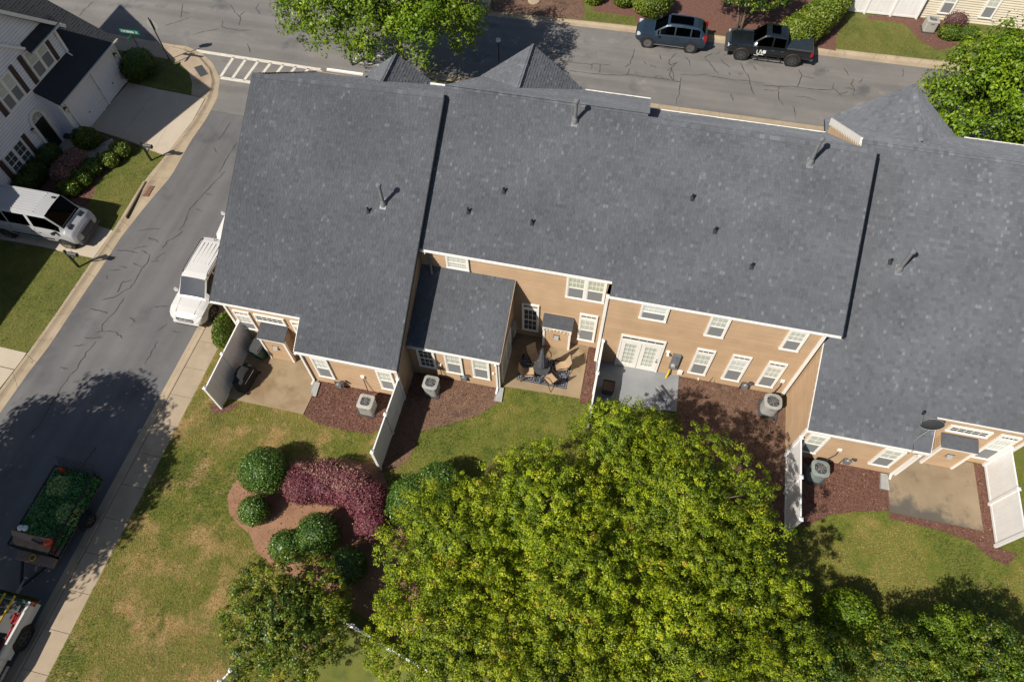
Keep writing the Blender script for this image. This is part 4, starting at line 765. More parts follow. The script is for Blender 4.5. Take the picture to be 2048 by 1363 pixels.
siding(h4, (18.05,28.9), (9.22,28.9), [(0,0),(8.83,0),(8.83,6.1),(0,6.1)])
rf = roofdeck(h4, [[(XA,E4,2.7),(XB,E4,2.7),(XB,RY4,RZ4),(XA,RY4,RZ4)], [(XB,15.2,ZU4),(XC,15.2,ZU4),(XC,RY4,RZ4),(XB,RY4,RZ4)]], [[(XA,RY4,RZ4),(XC,RY4,RZ4),(XC,FE4,FZ4),(XA,FE4,FZ4)]])
R = Roof(rf, rr); kx4 = math.hypot(15.2-E4, ZU4-2.7)
R.plane((XA,E4,2.7), (1,0,0), V3(0,1,S4), math.hypot(RY4-E4,RZ4-2.7), lambda v: [(0, XC-XA)] if v > kx4-0.03 else [(0, XB-XA)])
R.plane((XC,FE4,FZ4), (-1,0,0), V3(0,RY4-FE4,RZ4-FZ4), math.hypot(FE4-RY4,RZ4-FZ4), lambda v: [(0, XC-XA)])
c = front_gable(h4, R, 12.2, 3.1, 29.85, 8.1, 5.55, 26.0)
R.finish(); ridge_caps(rf, (XA+0.02,RY4,RZ4), (XC,RY4,RZ4), (0,-1,-S4), (0,1,-0.69), rnd=rr); ridge_caps(rf, *c, rnd=rr)
gutter(h4, (XA,E4,2.68), (XB,E4,2.68), (0,-1,0)); gutter(h4, (XB,15.2,ZU4-0.02), (XC,15.2,ZU4-0.02), (0,-1,0)); gutter(h4, (15.4,FE4,FZ4-0.02), (XC,FE4,FZ4-0.02), (0,1,0))
board(h4, (XA-0.012,E4,2.6), (XA-0.012,RY4,RZ4-0.1), 0.02, 0.17, name='rake_board'); board(h4, (XA-0.012,RY4,RZ4-0.1), (XA-0.012,FE4,FZ4-0.1), 0.08, 0.34, name='rake_board')
board(h4, (XB+0.01,E4,2.62), (XB+0.01,15.2,ZU4-0.08), 0.02, 0.14, name='rake_board')
siding(h4, (18.05,15.3), (18.05,24.4), [(0,0),(9.1,0),(9.1,RZ4-0.2),(0,ZU4-0.1)]); siding(h4, (18.05,24.4), (18.05,28.9), [(0,0),(4.5,0),(4.5,6.1),(0,RZ4-0.2)])
for x, y, z in ((18.02,15.28,ZU4-0.1),(9.25,13.93,2.6),(13.9,13.93,2.6),(13.98,15.28,ZU4-0.1)): board(h4, (x,y,0), (x,y,z), 0.12, 0.14)
downspout(h4, [(13.72,13.72,2.6),(13.72,13.85,2.3),(13.72,13.85,0.15),(13.66,13.6,0.08)])
window(h4, 9.48,10.28,0.6,2.37,13.93,'hung',2); window(h4, 12.5,13.36,0.66,2.36,13.93,'hung',2); window(h4, 14.95,16.6,2.4,2.92,15.28,'fixed',5); window(h4, 16.92,17.72,0.55,2.9,15.28,'transom',4); window(h4, 14.1,14.6,1.0,2.9,15.28,'transom',2)
wallbox(h4, 11.02,13.93,1.4, px=(10.4,13.5,0.45))
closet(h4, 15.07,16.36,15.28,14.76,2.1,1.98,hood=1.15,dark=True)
flue(rf, 11.59,20.02,z4(20.02),1.35); stub(rf, 11.2,20.25,z4(20.25),0.3)

# ------------------------------------------------------------------ white house across the side street
hw_ = thing('white_house', 'white sided house with brown shutters, arched entry and two garage doors', 'house', loc=(-36,25,0))
XF = -34.3; SW = 'siding_white'
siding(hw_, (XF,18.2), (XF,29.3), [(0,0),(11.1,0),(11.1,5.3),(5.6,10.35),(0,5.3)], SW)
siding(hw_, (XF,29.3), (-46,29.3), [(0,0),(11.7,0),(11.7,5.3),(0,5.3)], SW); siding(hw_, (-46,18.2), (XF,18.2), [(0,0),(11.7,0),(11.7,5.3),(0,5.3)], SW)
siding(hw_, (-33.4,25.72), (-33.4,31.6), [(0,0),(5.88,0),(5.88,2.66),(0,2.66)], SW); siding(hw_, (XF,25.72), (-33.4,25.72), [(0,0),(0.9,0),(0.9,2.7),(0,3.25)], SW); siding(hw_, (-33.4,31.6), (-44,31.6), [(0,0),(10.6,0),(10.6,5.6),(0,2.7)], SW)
GS = 0.6; rf = roofdeck(hw_, [[(-33.0,25.6,2.75),(-33.0,31.95,2.75),(-44,31.95,2.75+GS*11),(-44,25.6,2.75+GS*11)], [(-33.95,29.75,4.9),(-46,29.75,4.9),(-46,23.75,10.5),(-33.95,23.75,10.5)], [(-46,17.75,4.9),(-33.95,17.75,4.9),(-33.95,23.75,10.5),(-46,23.75,10.5)], [(-33.9,26.75,5.25),(-33.9,29.55,5.25),(-34.32,29.55,5.75),(-34.32,26.75,5.75)]], [])
R = Roof(rf, rr)
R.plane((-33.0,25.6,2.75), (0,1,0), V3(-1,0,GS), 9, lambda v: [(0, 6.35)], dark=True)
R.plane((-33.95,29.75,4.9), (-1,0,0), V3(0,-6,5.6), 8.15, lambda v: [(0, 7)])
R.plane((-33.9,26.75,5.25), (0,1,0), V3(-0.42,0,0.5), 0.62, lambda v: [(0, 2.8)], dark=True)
R.finish(200)
board(hw_, (-33.93,29.85,4.82), (-33.93,23.75,10.42), 0.05, 0.2, name='rake_board'); board(hw_, (-33.93,17.7,4.82), (-33.93,23.75,10.42), 0.05, 0.2, name='rake_board'); board(hw_, (-34.2,26.75,5.45), (-34.2,23.6,8.2), 0.2, 0.14, name='rake_board')
gutter(hw_, (-33.0,25.6,2.73), (-33.0,31.95,2.73), (1,0,0)); gutter(hw_, (-33.9,26.75,5.23), (-33.9,29.55,5.23), (1,0,0)); gutter(hw_, (-46,29.75,4.88), (-33.95,29.75,4.88), (0,1,0))
board(hw_, (XF+0.02,29.27,3.2), (XF+0.02,29.27,5.25), 0.1, 0.12); board(hw_, (-33.38,25.76,0), (-33.38,25.76,2.65), 0.12, 0.16); board(hw_, (-33.38,31.55,0), (-33.38,31.55,2.65), 0.12, 0.16)
downspout(hw_, [(-34.1,29.1,5.1),(-34.22,29.15,4.8),(-34.22,29.15,3.5),(-33.95,29.1,3.35)]); downspout(hw_, [(-32.9,31.75,2.65),(-33.3,31.72,2.35),(-33.3,31.72,0.1)])
window(hw_, 26.4,28.15,3.62,5.3,XF,'hung',1,mull=1,axis='x',sgn=1); window(hw_, 23.55,25.08,3.62,5.3,XF,'hung',1,mull=1,axis='x',sgn=1); window(hw_, 21.3,23.03,0.75,2.35,XF,'hung',2,mull=1,axis='x',sgn=1,blinds=False,screen=False)
board(hw_, (XF+0.04,25.6,3.32), (XF+0.04,29.25,3.32), 0.06, 0.2, name='band_board')
def shutter(y0, y1, z0, z1):
    m = MB(); m.box2((XF+0.005,y0,z0),(XF+0.07,y1,z1)); s = m.build('shutter', 'shutter', hw_); m = MB()
    n = int((z1-z0)/0.1)
    for i in range(n): z = z0+0.05+i*(z1-z0-0.1)/n; m.box2((XF+0.065,y0+0.04,z),(XF+0.085,y1-0.04,z+0.05))
    tag(m.build('slats', 'shutter', s), kind='stuff')
for a in ((28.2,28.5,3.6,5.3),(26.0,26.33,3.6,5.35),(25.18,25.48,3.65,5.35),(23.15,23.48,3.65,5.35),(23.1,23.4,0.78,2.3),(20.9,21.22,0.78,2.3)): shutter(*a)
ed = None; m = MB(); P = [(24.15,0.1),(24.15,2.2)]+[(24.68-0.53*math.cos(a),2.2+0.55*math.sin(a)) for a in np.linspace(0,math.pi,11)]+[(25.21,2.2),(25.21,0.1)]
for i in range(len(P)-1): m.beam((XF+0.05,P[i][0],P[i][1]),(XF+0.05,P[i+1][0],P[i+1][1]),0.2,0.12,up=(1,0,0))
ed = m.build('entry_surround', 'white', hw_); m = MB(); m.box2((XF,24.28,0.15),(XF+0.065,25.09,2.15)); dd = m.build('front_door', 'door_dark', hw_)
m = MB(); [m.box2((XF+0.06,a,z0),(XF+0.078,a+0.28,z1)) for a in (24.36,24.73) for z0, z1 in ((0.3,0.9),(1.0,1.35),(1.45,2.05))]; tag(m.build('door_mouldings', 'door_dark', dd), kind='stuff'); m = MB(); m.lathe([(0.03,0),(0.04,0.05),(0.02,0.08)],(XF+0.05,24.36,1.0),8,axis='x'); m.build('handle', 'chrome', dd)
m = MB(); m.add([(XF+0.055,24.68,2.22)]+[(XF+0.055,24.68-0.46*math.cos(a),2.22+0.46*math.sin(a)) for a in np.linspace(0,math.pi,13)], [(0,i,i+1) for i in range(1,13)]); fl = m.build('fanlight', 'grey', hw_); m = MB()
for a in np.linspace(0.3,math.pi-0.3,5): m.beam((XF+0.06,24.68,2.25),(XF+0.06,24.68-0.44*math.cos(a),2.25+0.44*math.sin(a)),0.02,0.02)
tag(m.build('glazing_bars', 'white', fl), kind='stuff')
def garage(y0, y1):
    m = MB(); x = -33.352
    for a, b, z0, z1 in ((y0,y0+0.12,0,2.25),(y1-0.12,y1,0,2.25),(y0,y1,2.25,2.4)): m.box2((x,a,z0),(x+0.05,b,z1))
    f = m.build('garage_door', 'white', hw_)
    for i in range(4):
        m = MB(); z0 = 0.03+i*0.55; m.box2((x,y0+0.12,z0),(x+0.03,y1-0.12,z0+0.545))
        for j in range(4): a = y0+0.2+j*(y1-y0-0.3)/4; m.box2((x+0.03,a,z0+0.1),(x+0.036,a+(y1-y0-0.3)/4-0.1,z0+0.44))
        m.build('door_panel', 'siding_white', f)
    m = MB(); m.box2((x+0.035,(y0+y1)/2-0.06,0.75),(x+0.07,(y0+y1)/2+0.06,0.79)); m.build('handle', 'black', f)
garage(26.15,28.45); garage(28.95,31.2)
def lantern(y, z, x):
    m = MB(); m.box2((x,y-0.05,z-0.1),(x+0.03,y+0.05,z+0.1)); m.beam((x+0.02,y,z+0.08),(x+0.16,y,z+0.16),0.025,0.025); m.lathe([(0.09,0.1),(0.05,0.15),(0.015,0.2)],(x+0.16,y,z),8); m.lathe([(0.03,-0.2),(0.06,-0.16)],(x+0.16,y,z),8); l = m.build('wall_lantern', 'black', hw_)
    m = MB(); m.lathe([(0.055,-0.15),(0.08,0.09)],(x+0.16,y,z),8); m.build('lamp_glass', 'amber', l)
lantern(31.42,1.85,-33.38); lantern(25.92,2.1,-33.38); lantern(23.95,2.05,XF)
m = MB(); m.box2((-34.3,24.3,0),(-33.3,25.4,0.14)); m.build('porch_step', 'driveway', hw_); m = MB(); m.box2((-34.3,25.4,0.0),(-33.42,25.7,0.3)); m.build('porch_step', 'shutter', hw_)
# neighbour houses, only partly in or just out of the picture
nb = thing('neighbour_house', 'neighbouring white house whose shadow falls across the van driveway', 'house', loc=(-38,10,0))
m = MB(); m.box2((-44,3.2,0),(-33.8,16.3,5.3)); m.build('wall', SW, nb)
m = MB(); m.add([(-33.3,2.8,5.3),(-33.3,16.8,5.3),(-39,16.8,8.4),(-39,2.8,8.4),(-44.6,2.8,5.3),(-44.6,16.8,5.3)], [(0,1,2,3),(3,2,5,4),(0,3,4),(1,5,2),(0,4,5,1)]); m.build('roof', 'deck', nb)
hn = thing('cream_house', 'cream sided house across the street behind the white fence', 'house', loc=(24,52,0))
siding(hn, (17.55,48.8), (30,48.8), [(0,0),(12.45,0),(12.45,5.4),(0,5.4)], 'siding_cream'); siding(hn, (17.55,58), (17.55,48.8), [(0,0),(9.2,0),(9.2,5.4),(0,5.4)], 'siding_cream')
m = MB(); m.box2((17.6,48.85,0),(30,58,5.3)); m.build('inner_wall', 'siding_cream', hn)
m = MB(); m.add([(17.1,48.3,5.4),(30.4,48.3,5.4),(30.4,53.4,8.4),(17.1,53.4,8.4),(17.1,58.5,5.4),(30.4,58.5,5.4)], [(0,1,2,3),(3,2,5,4),(0,3,4),(1,5,2),(0,4,5,1)]); m.build('roof', 'deck', hn)
for a in (18.72, 21.35): window(hn, a, a+0.85, 0.45, 2.1, 48.78, 'hung', 2, screen=True)
board(hn, (17.6,48.78,0), (17.6,48.78,5.3), 0.12, 0.08)

# ------------------------------------------------------------------ white vinyl fences
def fence(label, a, b, n, h=2.05, post_h=None, group='white vinyl privacy fences'):
    a, b = np.array(a, float), np.array(b, float); t = thing('privacy_fence', label, 'fence', loc=(a[0],a[1],0), group=group); d = (b-a)/np.hypot(*(b-a)); L = np.hypot(*(b-a))/n
    for i in range(n+1):
        p = a+d*L*i; m = MB(); m.box((p[0],p[1],h/2), (0.125,0.125,h), math.atan2(d[1],d[0])); ps = m.build('fence_post', 'vinyl', t)
        m = MB(); m.add([(p[0]-0.08,p[1]-0.08,h),(p[0]+0.08,p[1]-0.08,h),(p[0]+0.08,p[1]+0.08,h),(p[0]-0.08,p[1]+0.08,h),(p[0]-0.08,p[1]-0.08,h+0.03),(p[0]+0.08,p[1]-0.08,h+0.03),(p[0]+0.08,p[1]+0.08,h+0.03),(p[0]-0.08,p[1]+0.08,h+0.03),(p[0],p[1],h+0.09)], [(0,1,5,4),(1,2,6,5),(2,3,7,6),(3,0,4,7),(4,5,8),(5,6,8),(6,7,8),(7,4,8),(3,2,1,0)]); m.build('post_cap', 'vinyl', ps)
    for i in range(n):
        p, q = a+d*(L*i+0.06), a+d*(L*(i+1)-0.06)
        for z, hh in ((h-0.1,0.13),(0.14,0.13)): m = MB(); m.beam((*p,z),(*q,z),0.06,hh); m.build('fence_rail', 'vinyl', t)
        k = max(1, int(np.hypot(*(q-p))/0.29))
        for j in range(k):
            u, v = p+(q-p)*(j/k), p+(q-p)*((j+1)/k); u = u+d*0.003; v = v-d*0.003
            m = MB(); m.beam((*u,h/2),(*v,h/2),0.035,h-0.3); m.build('fence_board', 'vinyl', t)
    return t
fence('white privacy fence beside the grill and the pavement', (-16.88,14.2), (-16.85,10.55), 2)
fence('white privacy fence standing between two grey air conditioners', (-8.5,12.85), (-8.5,9.25), 2)
fence('white fence seen edge-on beside the grey patio', (0.25,16.8), (0.25,13.3), 2)
fence('white fence at the right of the big canopy, dappled with leaf shadows', (9.2,13.8), (9.2,10.2), 2)
fence('sunlit white fence beside the stained right-hand patio', (17.8,15.2), (17.8,11.55), 2)
fence('tall white fence in front of the cream house', (10.6,48.35), (17.5,48.5), 4, h=1.85)
fence('low white fence half buried under the tree crowns', (-8.9,3.1), (-4.0,1.75), 3, h=1.0)
fence('short end of white fence at the bottom edge beneath the tree', (-11.46,-0.28), (-11.22,0.18), 1, h=1.0)

# ------------------------------------------------------------------ air conditioners and wall services
def rounded(cx, cy, s, r, n=4):
    P = []
    for qx, qy, a0 in ((1,1,0),(-1,1,90),(-1,-1,180),(1,-1,270)):
        for i in range(n+1): a = math.radians(a0+90*i/n); P.append((cx+qx*(s/2-r)+r*math.cos(a), cy+qy*(s/2-r)+r*math.sin(a)))
    return P
def aircon(label, x, y, s=0.72, h=0.85, mat='acbody', r=0.1, rz=0.0, louv=True):
    t = thing('air_conditioner', label, 'air conditioner', loc=(x,y,0), rz=rz, group='air conditioners outside the houses', local=True)
    m = MB(); m.prism(rounded(0,0,s+0.08,0.05), 0.0, 0.07); m.build('base_pad', 'darkgrey', t)
    m = MB(); m.prism(rounded(0,0,s-0.05,r), 0.08, h-0.05); m.build('cabinet', mat, t, smooth='auto')
    o = rounded(0,0,s,r,4); n = len(o); ra = s*0.37; m = MB(); ins = [(ra*math.cos(math.atan2(p[1],p[0])), ra*math.sin(math.atan2(p[1],p[0]))) for p in o]
    m.add([(p[0],p[1],h-0.05) for p in o]+[(p[0],p[1],h+0.0) for p in o]+[(p[0],p[1],h+0.03) for p in ins]+[(p[0],p[1],h-0.06) for p in ins], [(i,(i+1)%n,n+(i+1)%n,n+i) for i in range(n)]+[(n+i,n+(i+1)%n,2*n+(i+1)%n,2*n+i) for i in range(n)]+[(2*n+i,2*n+(i+1)%n,3*n+(i+1)%n,3*n+i) for i in range(n)]); m.build('top_panel', mat, t)
    m = MB(); m.lathe([(ra+0.02,h-0.045),(0.01,h-0.044)], (0,0,0), 20); m.build('fan_well', 'black', t)
    m = MB()
    for i in range(4):
        a = math.pi/2*i+0.4; c, sn = math.cos(a), math.sin(a); q = lambda u, v, z: (u*c-v*sn, u*sn+v*c, z)
        m.add([q(0.04,-0.035,h-0.035),q(ra*0.85,-0.06,h-0.04),q(ra*0.85,0.05,h-0.018),q(0.04,0.03,h-0.02)], [(0,1,2,3)])
    m.lathe([(0.07,h-0.04),(0.07,h-0.01),(0.03,h)], (0,0,0), 10); m.build('fan', 'darkgrey', t)
    m = MB()
    for k in range(1,5):
        rr_ = ra*k/4.2; m.tube([(rr_*math.cos(a), rr_*math.sin(a), h+0.03+0.03*(1-k/4.2)) for a in np.linspace(0,2*math.pi,19)], 0.005, 4, cap=False)
    for i in range(8): a = math.pi*i/4; m.beam((0.03*math.cos(a),0.03*math.sin(a),h+0.06),(ra*math.cos(a),ra*math.sin(a),h+0.03),0.008,0.008)
    tag(m.build('fan_guard', 'grey', t), kind='stuff')
    if louv:
        m = MB(); k = 9
        for i in range(k):
            u = -s/2+r+0.03+(s-2*r-0.06)*i/(k-1)
            for sg in (-1,1):
                m.box2((u-0.018,sg*(s/2-0.03)-0.014,0.14),(u+0.018,sg*(s/2-0.03)+0.014,h-0.08)); m.box2((sg*(s/2-0.03)-0.014,u-0.018,0.14),(sg*(s/2-0.03)+0.014,u+0.018,h-0.08))
        tag(m.build('louvres', mat, t), kind='stuff')
    m = MB(); m.box2((-0.1,-s/2-0.012,h-0.16),(0.1,-s/2+0.03,h-0.11)); m.build('name_badge', 'palegrey', t)
    return t
aircon('pale square air conditioner with slotted sides left of the middle fence', *(-9.98,11.97), louv=True)
aircon('grey air conditioner in the dark fence shadow by three windows', *(-7.31,13.56), mat='grey', r=0.16, louv=False)
aircon('round-cornered air conditioner tucked in the corner by the shaded mulch', *(8.35,15.96), s=0.8, mat='grey', r=0.27, louv=False)
aircon('green-grey air conditioner close behind the dappled white fence', *(10.43,13.11), s=0.76, mat='acgreen', r=0.22, louv=False)
aircon('air conditioner standing in front of the cream house', *(18.19,47.39), s=0.8, h=0.8, mat='acbody', r=0.08)
def gasmeter(label, x, y):
    t = thing('gas_meter', label, 'gas meter', loc=(x,y,0), group='gas meters along the rear walls'); m = MB(); m.box2((x-0.13,y-0.1,0.3),(x+0.13,y+0.08,0.58)); m.lathe([(0.1,0.58),(0.1,0.62),(0.05,0.66)],(x,y,0),10); m.build('meter_body', 'palegrey', t)
    m = MB(); m.tube([(x-0.18,y+0.02,0.0),(x-0.18,y+0.02,0.7),(x-0.08,y,0.72),(x-0.08,y,0.6)], 0.025, 6); m.tube([(x+0.08,y,0.6),(x+0.1,y,0.74),(x+0.28,y+0.05,0.74),(x+0.28,y+0.16,0.5)], 0.025, 6); m.lathe([(0.1,-0.03),(0.12,0),(0.1,0.03)],(x+0.2,y+0.02,0.74),10); m.build('pipework', 'darkgrey', t)
gasmeter('grey gas meter right of the first end patio', *(-11.63,12.70)); gasmeter('grey gas meter below the wing windows', *(-5.90,14.33)); gasmeter('grey gas meter beside the third house windows', *(7.14,16.72)); gasmeter('grey gas meter right of the green-grey air conditioner', *(11.71,13.89))
def splash(label, x, y, rz):
    t = thing('splash_block', label, 'splash block', loc=(x,y,0.0), rz=rz, group='splash blocks below downspouts', local=True); m = MB(); m.add([(-0.14,0.32,0.01),(0.14,0.32,0.01),(0.2,-0.4,0.01),(-0.2,-0.4,0.01),(-0.14,0.32,0.1),(0.14,0.32,0.1),(0.2,-0.4,0.08),(-0.2,-0.4,0.08),(-0.1,0.27,0.09),(0.1,0.27,0.09),(0.15,-0.4,0.04),(-0.15,-0.4,0.04)], [(0,1,5,4),(1,2,6,5),(3,0,4,7),(4,5,9,8),(5,6,10,9),(7,4,8,11),(8,9,10,11),(2,3,7,11,10,6)]); m.build('trough', 'grey', t)
splash('grey splash block beside the first patio', *(-12.87,12.46), 0.0); splash('grey splash block at the outer corner of the low rear wing', *(-4.13,14.06), 0.0); splash('grey splash block left of the stained patio', *(13.43,13.50), 0.0)

# ------------------------------------------------------------------ patio furniture
t = thing('patio_rug', 'navy patterned rug under the garden chairs', 'rug', loc=(-2.28,15.7,0.05))
m = MB(); m.box2((-3.5,14.98,0.05),(-1.06,16.45,0.062)); m.build('rug', 'rug', t)
m = MB(); zz = 0.0645; L0 = 0.035
def rl(a, b, c, d): m.add([(a,b,zz),(c,b,zz),(c,d,zz),(a,d,zz)], [(0,1,2,3)])
for i in range(6):
    for j in range(4):
        x0 = -3.46+i*0.4; y0 = 15.02+j*0.36; f = (i+j) % 2
        if f: P = [((0,0),(0.33,0)),((0.33,0),(0.33,0.29)),((0.33,0.29),(0.09,0.29)),((0.09,0.29),(0.09,0.1)),((0.09,0.1),(0.22,0.1)),((0.22,0.1),(0.22,0.2))]
        else: P = [((0,0.29),(0.33,0.29)),((0,0.29),(0,0.0)),((0,0),(0.24,0)),((0.24,0),(0.24,0.2)),((0.24,0.2),(0.11,0.2)),((0.11,0.2),(0.11,0.09))]
        for (ax, ay), (bx, by) in P: rl(x0+min(ax,bx), y0+min(ay,by), x0+max(ax,bx)+L0, y0+max(ay,by)+L0); zz += 0.00002
tag(m.build('woven_pattern', 'rugline', t), kind='stuff')
TX, TY = -2.38, 15.5
t = thing('patio_table', 'small round dark table holding the closed umbrella', 'table', loc=(TX,TY,0.06)); m = MB(); m.lathe([(0.4,0.68),(0.41,0.7),(0.4,0.72),(0.0,0.72)],(TX,TY,0.06),24); m.build('tabletop', 'darkgrey', t, smooth='auto')
for i in range(4): a = math.pi/4+i*math.pi/2; m = MB(); m.tube([(TX+0.16*math.cos(a),TY+0.16*math.sin(a),0.74),(TX+0.36*math.cos(a),TY+0.36*math.sin(a),0.06)],0.018,6); m.build('leg', 'bronze', t)
t = thing('patio_umbrella', 'closed slate grey umbrella rising from the round table', 'umbrella', loc=(TX,TY,0.06)); m = MB(); m.tube([(TX,TY,0.06),(TX,TY,2.5)],0.024,8); m.build('pole', 'bronze', t); m = MB(); m.lathe([(0.05,0),(0.03,0.1)],(TX,TY,2.45),8); m.build('finial', 'darkgrey', t)
m = MB(); n = 24; prof = [(0.04,2.45),(0.08,2.2),(0.115,1.8),(0.145,1.4),(0.18,1.0),(0.165,0.92)]; vs = []
for r_, z in prof:
    for j in range(n): a = 2*math.pi*j/n; q = r_*(1.0 if j % 3 else 1.28)*(0.9 if j % 3 == 1 else 1); vs.append((TX+q*math.cos(a),TY+q*math.sin(a),z))
m.add(vs, [(i*n+j,i*n+(j+1)%n,(i+1)*n+(j+1)%n,(i+1)*n+j) for i in range(5) for j in range(n)]); m.build('canopy', 'umbrella', t, smooth=True)
def chair(label, x, y, rz):
    """sling chair facing local +x"""
    t = thing('patio_chair', label, 'chair', loc=(x,y,0.06), rz=rz, group='tan sling chairs around the patio table', local=True)
    m = MB(); n = 5; vs = []
    for i in range(n+1):
        u = i/n; xx = 0.28-0.5*u; z = 0.42-0.05*math.sin(u*math.pi)-0.02*u
        for s in (-0.25,0.25): vs.append((xx,s,z))
    m.add(vs, [(2*i,2*i+1,2*i+3,2*i+2) for i in range(n)]); m.build('seat', 'sling', t, smooth=True)
    m = MB(); vs = []
    for i in range(n+1):
        u = i/n; xx = -0.22-0.22*u; z = 0.4+0.6*u
        for s in (-0.25,0.25): vs.append((xx-0.02*math.sin(u*3.1),s,z))
    m.add(vs, [(2*i,2*i+1,2*i+3,2*i+2) for i in range(n)]); m.build('backrest', 'sling', t, smooth=True)
    m = MB()
    for s in (-0.27,0.27): m.tube([(0.3,s,0.42),(-0.22,s,0.4),(-0.46,s,1.02)],0.016,6)
    m.tube([(-0.46,-0.27,1.02),(-0.46,0.27,1.02)],0.016,6); m.tube([(0.3,-0.27,0.42),(0.3,0.27,0.42)],0.014,6); m.build('frame', 'bronze', t)
    for s in (-0.3,0.3):
        m = MB(); m.tube([(0.32,s,0.0),(0.26,s,0.58),(0.12,s,0.66),(-0.2,s,0.64),(-0.34,s,0.68)],0.018,6); m.build('armrest', 'bronze', t)
        m = MB(); m.tube([(-0.2,s,0.42),(-0.38,s,0.0)],0.017,6); m.build('leg', 'bronze', t)
chair('tan sling chair left of the table, its brown back to the wing', -3.0, 15.28, 0.25); chair('front tan sling chair at the rug edge nearest the lawn', -1.86, 15.12, 2.45); chair('right-hand tan sling chair with its shadowed back turned to the fence', -1.5, 15.95, 3.5); chair('far tan sling chair half hidden behind the closed umbrella', -2.85, 16.15, -0.9)
# grill, bin, odds and ends
gx, gy = -16.18, 12.1; t = thing('grill', 'black covered barbecue grill against the left fence', 'grill', loc=(gx,gy,0.05), rz=math.pi/2-0.1)
m = MB(); vs = []; secs = [(a*0.86,b*0.8,c*0.9) for a, b, c in [(-0.72,0.28,0.85),(-0.66,0.34,0.92),(-0.4,0.36,0.95),(-0.34,0.36,1.15),(0.0,0.37,1.22),(0.34,0.36,1.15),(0.42,0.35,0.94),(0.66,0.33,0.9),(0.73,0.27,0.82)]]
for x, w, h in secs:
    for y, z in ((-w,0.04),(-w*0.97,h*0.6),(-w*0.86,h*0.94),(-w*0.4,h),(w*0.4,h),(w*0.86,h*0.94),(w*0.97,h*0.6),(w,0.04)): vs.append((x,y,z))
m.add(vs, [(i*8+j,(i+1)*8+j,(i+1)*8+j+1,i*8+j+1) for i in range(8) for j in range(7)]+[tuple(range(8)), tuple(64+j for j in reversed(range(8)))]); m.build('cover', 'cloth_black', t, smooth='auto')
m = MB(); m.tube([(-0.4,-0.33,0.7),(0.4,-0.33,0.7)],0.014,6); m.build('handle', 'chrome', t); m = MB(); [m.lathe([(0.07,-0.02),(0.07,0.02)],(x,-0.33,0.08),10,axis='y') for x in (-0.6,0.6)]; m.build('wheels', 'rubber', t)
bx, by = -16.08, 13.62; t = thing('wheelie_bin', 'dark green wheeled bin with black lid in the corner by the fence', 'bin', loc=(bx,by,0.05), rz=-0.15)
m = MB(); m.add([(-0.24,-0.26,0.08),(0.24,-0.26,0.08),(0.24,0.24,0.08),(-0.24,0.24,0.08),(-0.31,-0.36,0.98),(0.31,-0.36,0.98),(0.31,0.34,0.98),(-0.31,0.34,0.98)], [(0,3,2,1),(0,1,5,4),(1,2,6,5),(2,3,7,6),(3,0,4,7),(4,5,6,7)]); m.build('body', 'binGreen', t)
m = MB(); m.box2((-0.34,-0.4,0.98),(0.34,0.4,1.03)); m.box2((-0.28,-0.32,1.03),(0.28,0.28,1.07)); m.build('lid', 'darkgrey', t); m = MB(); m.box2((-0.32,-0.395,0.8),(0.32,-0.33,0.95)); m.build('rim', 'binGreen', t)
m = MB(); m.tube([(-0.28,0.44,1.0),(0.28,0.44,1.0)],0.02,6); m.build('handle', 'darkgrey', t)
for s in (-0.27,0.27): m = MB(); m.lathe([(0.11,-0.03),(0.11,0.03)],(s,0.26,0.11),12,axis='x'); m.build('wheel', 'rubber', t)
px, py = (0.88,15.31); t = thing('planter', 'dark square planter on the shaded corner of the grey patio', 'planter', loc=(px,py,0.05)); m = MB(); m.add([(px-0.22,py-0.22,0.05),(px+0.22,py-0.22,0.05),(px+0.22,py+0.22,0.05),(px-0.22,py+0.22,0.05),(px-0.28,py-0.28,0.6),(px+0.28,py-0.28,0.6),(px+0.28,py+0.28,0.6),(px-0.28,py+0.28,0.6)], [(0,1,5,4),(1,2,6,5),(2,3,7,6),(3,0,4,7)]); m.build('pot', 'darkgrey', t); m = MB(); m.box2((px-0.26,py-0.26,0.5),(px+0.26,py+0.26,0.55)); m.build('soil', 'mulch_brown', t)
t = thing('rolled_mat', 'pale grey rolled mat lying on the grey patio beside the leaves', 'mat', loc=(*(3.52,15.58),0.05)); a, b = (3.16,15.93), (3.88,15.12); m = MB(); m.tube([(*a,0.17),(*b,0.17)],0.12,12); m.tube([(*(np.array(a)+0.06),0.3),(*(np.array(b)+0.06),0.3)],0.03,6); m.build('roll', 'concrete_grey', t, smooth='auto')
t = thing('gutter_offcut', 'short curved white gutter piece lying below the meter box', 'gutter piece', loc=(*(4.68,16.91),0)); cx, cy = (4.68,16.91); m = MB(); vs = []
for i in range(7):
    a = 2.5-0.45*i*0.8
    for u in (0.3,0.36):
        for z in (0.02,0.12): vs.append((cx+0.1+u*math.cos(a)*0.9, cy-0.2+u*math.sin(a), z))
m.add(vs, [(i*4+a_,i*4+b_,i*4+4+b_,i*4+4+a_) for i in range(6) for a_, b_ in ((0,1),(1,3),(3,2),(2,0))]); m.build('curved_strip', 'white', t)
gy0 = (5.71,16.91); t = thing('plant_stake', 'thin wire plant stake in the mulch below two windows', 'stake', loc=(*gy0,0)); m = MB(); m.tube([(gy0[0]-0.15,gy0[1]-0.1,0),(gy0[0],gy0[1],0.75),(gy0[0]+0.1,gy0[1]-0.05,0)],0.012,5); m.build('wire', 'darkgrey', t)
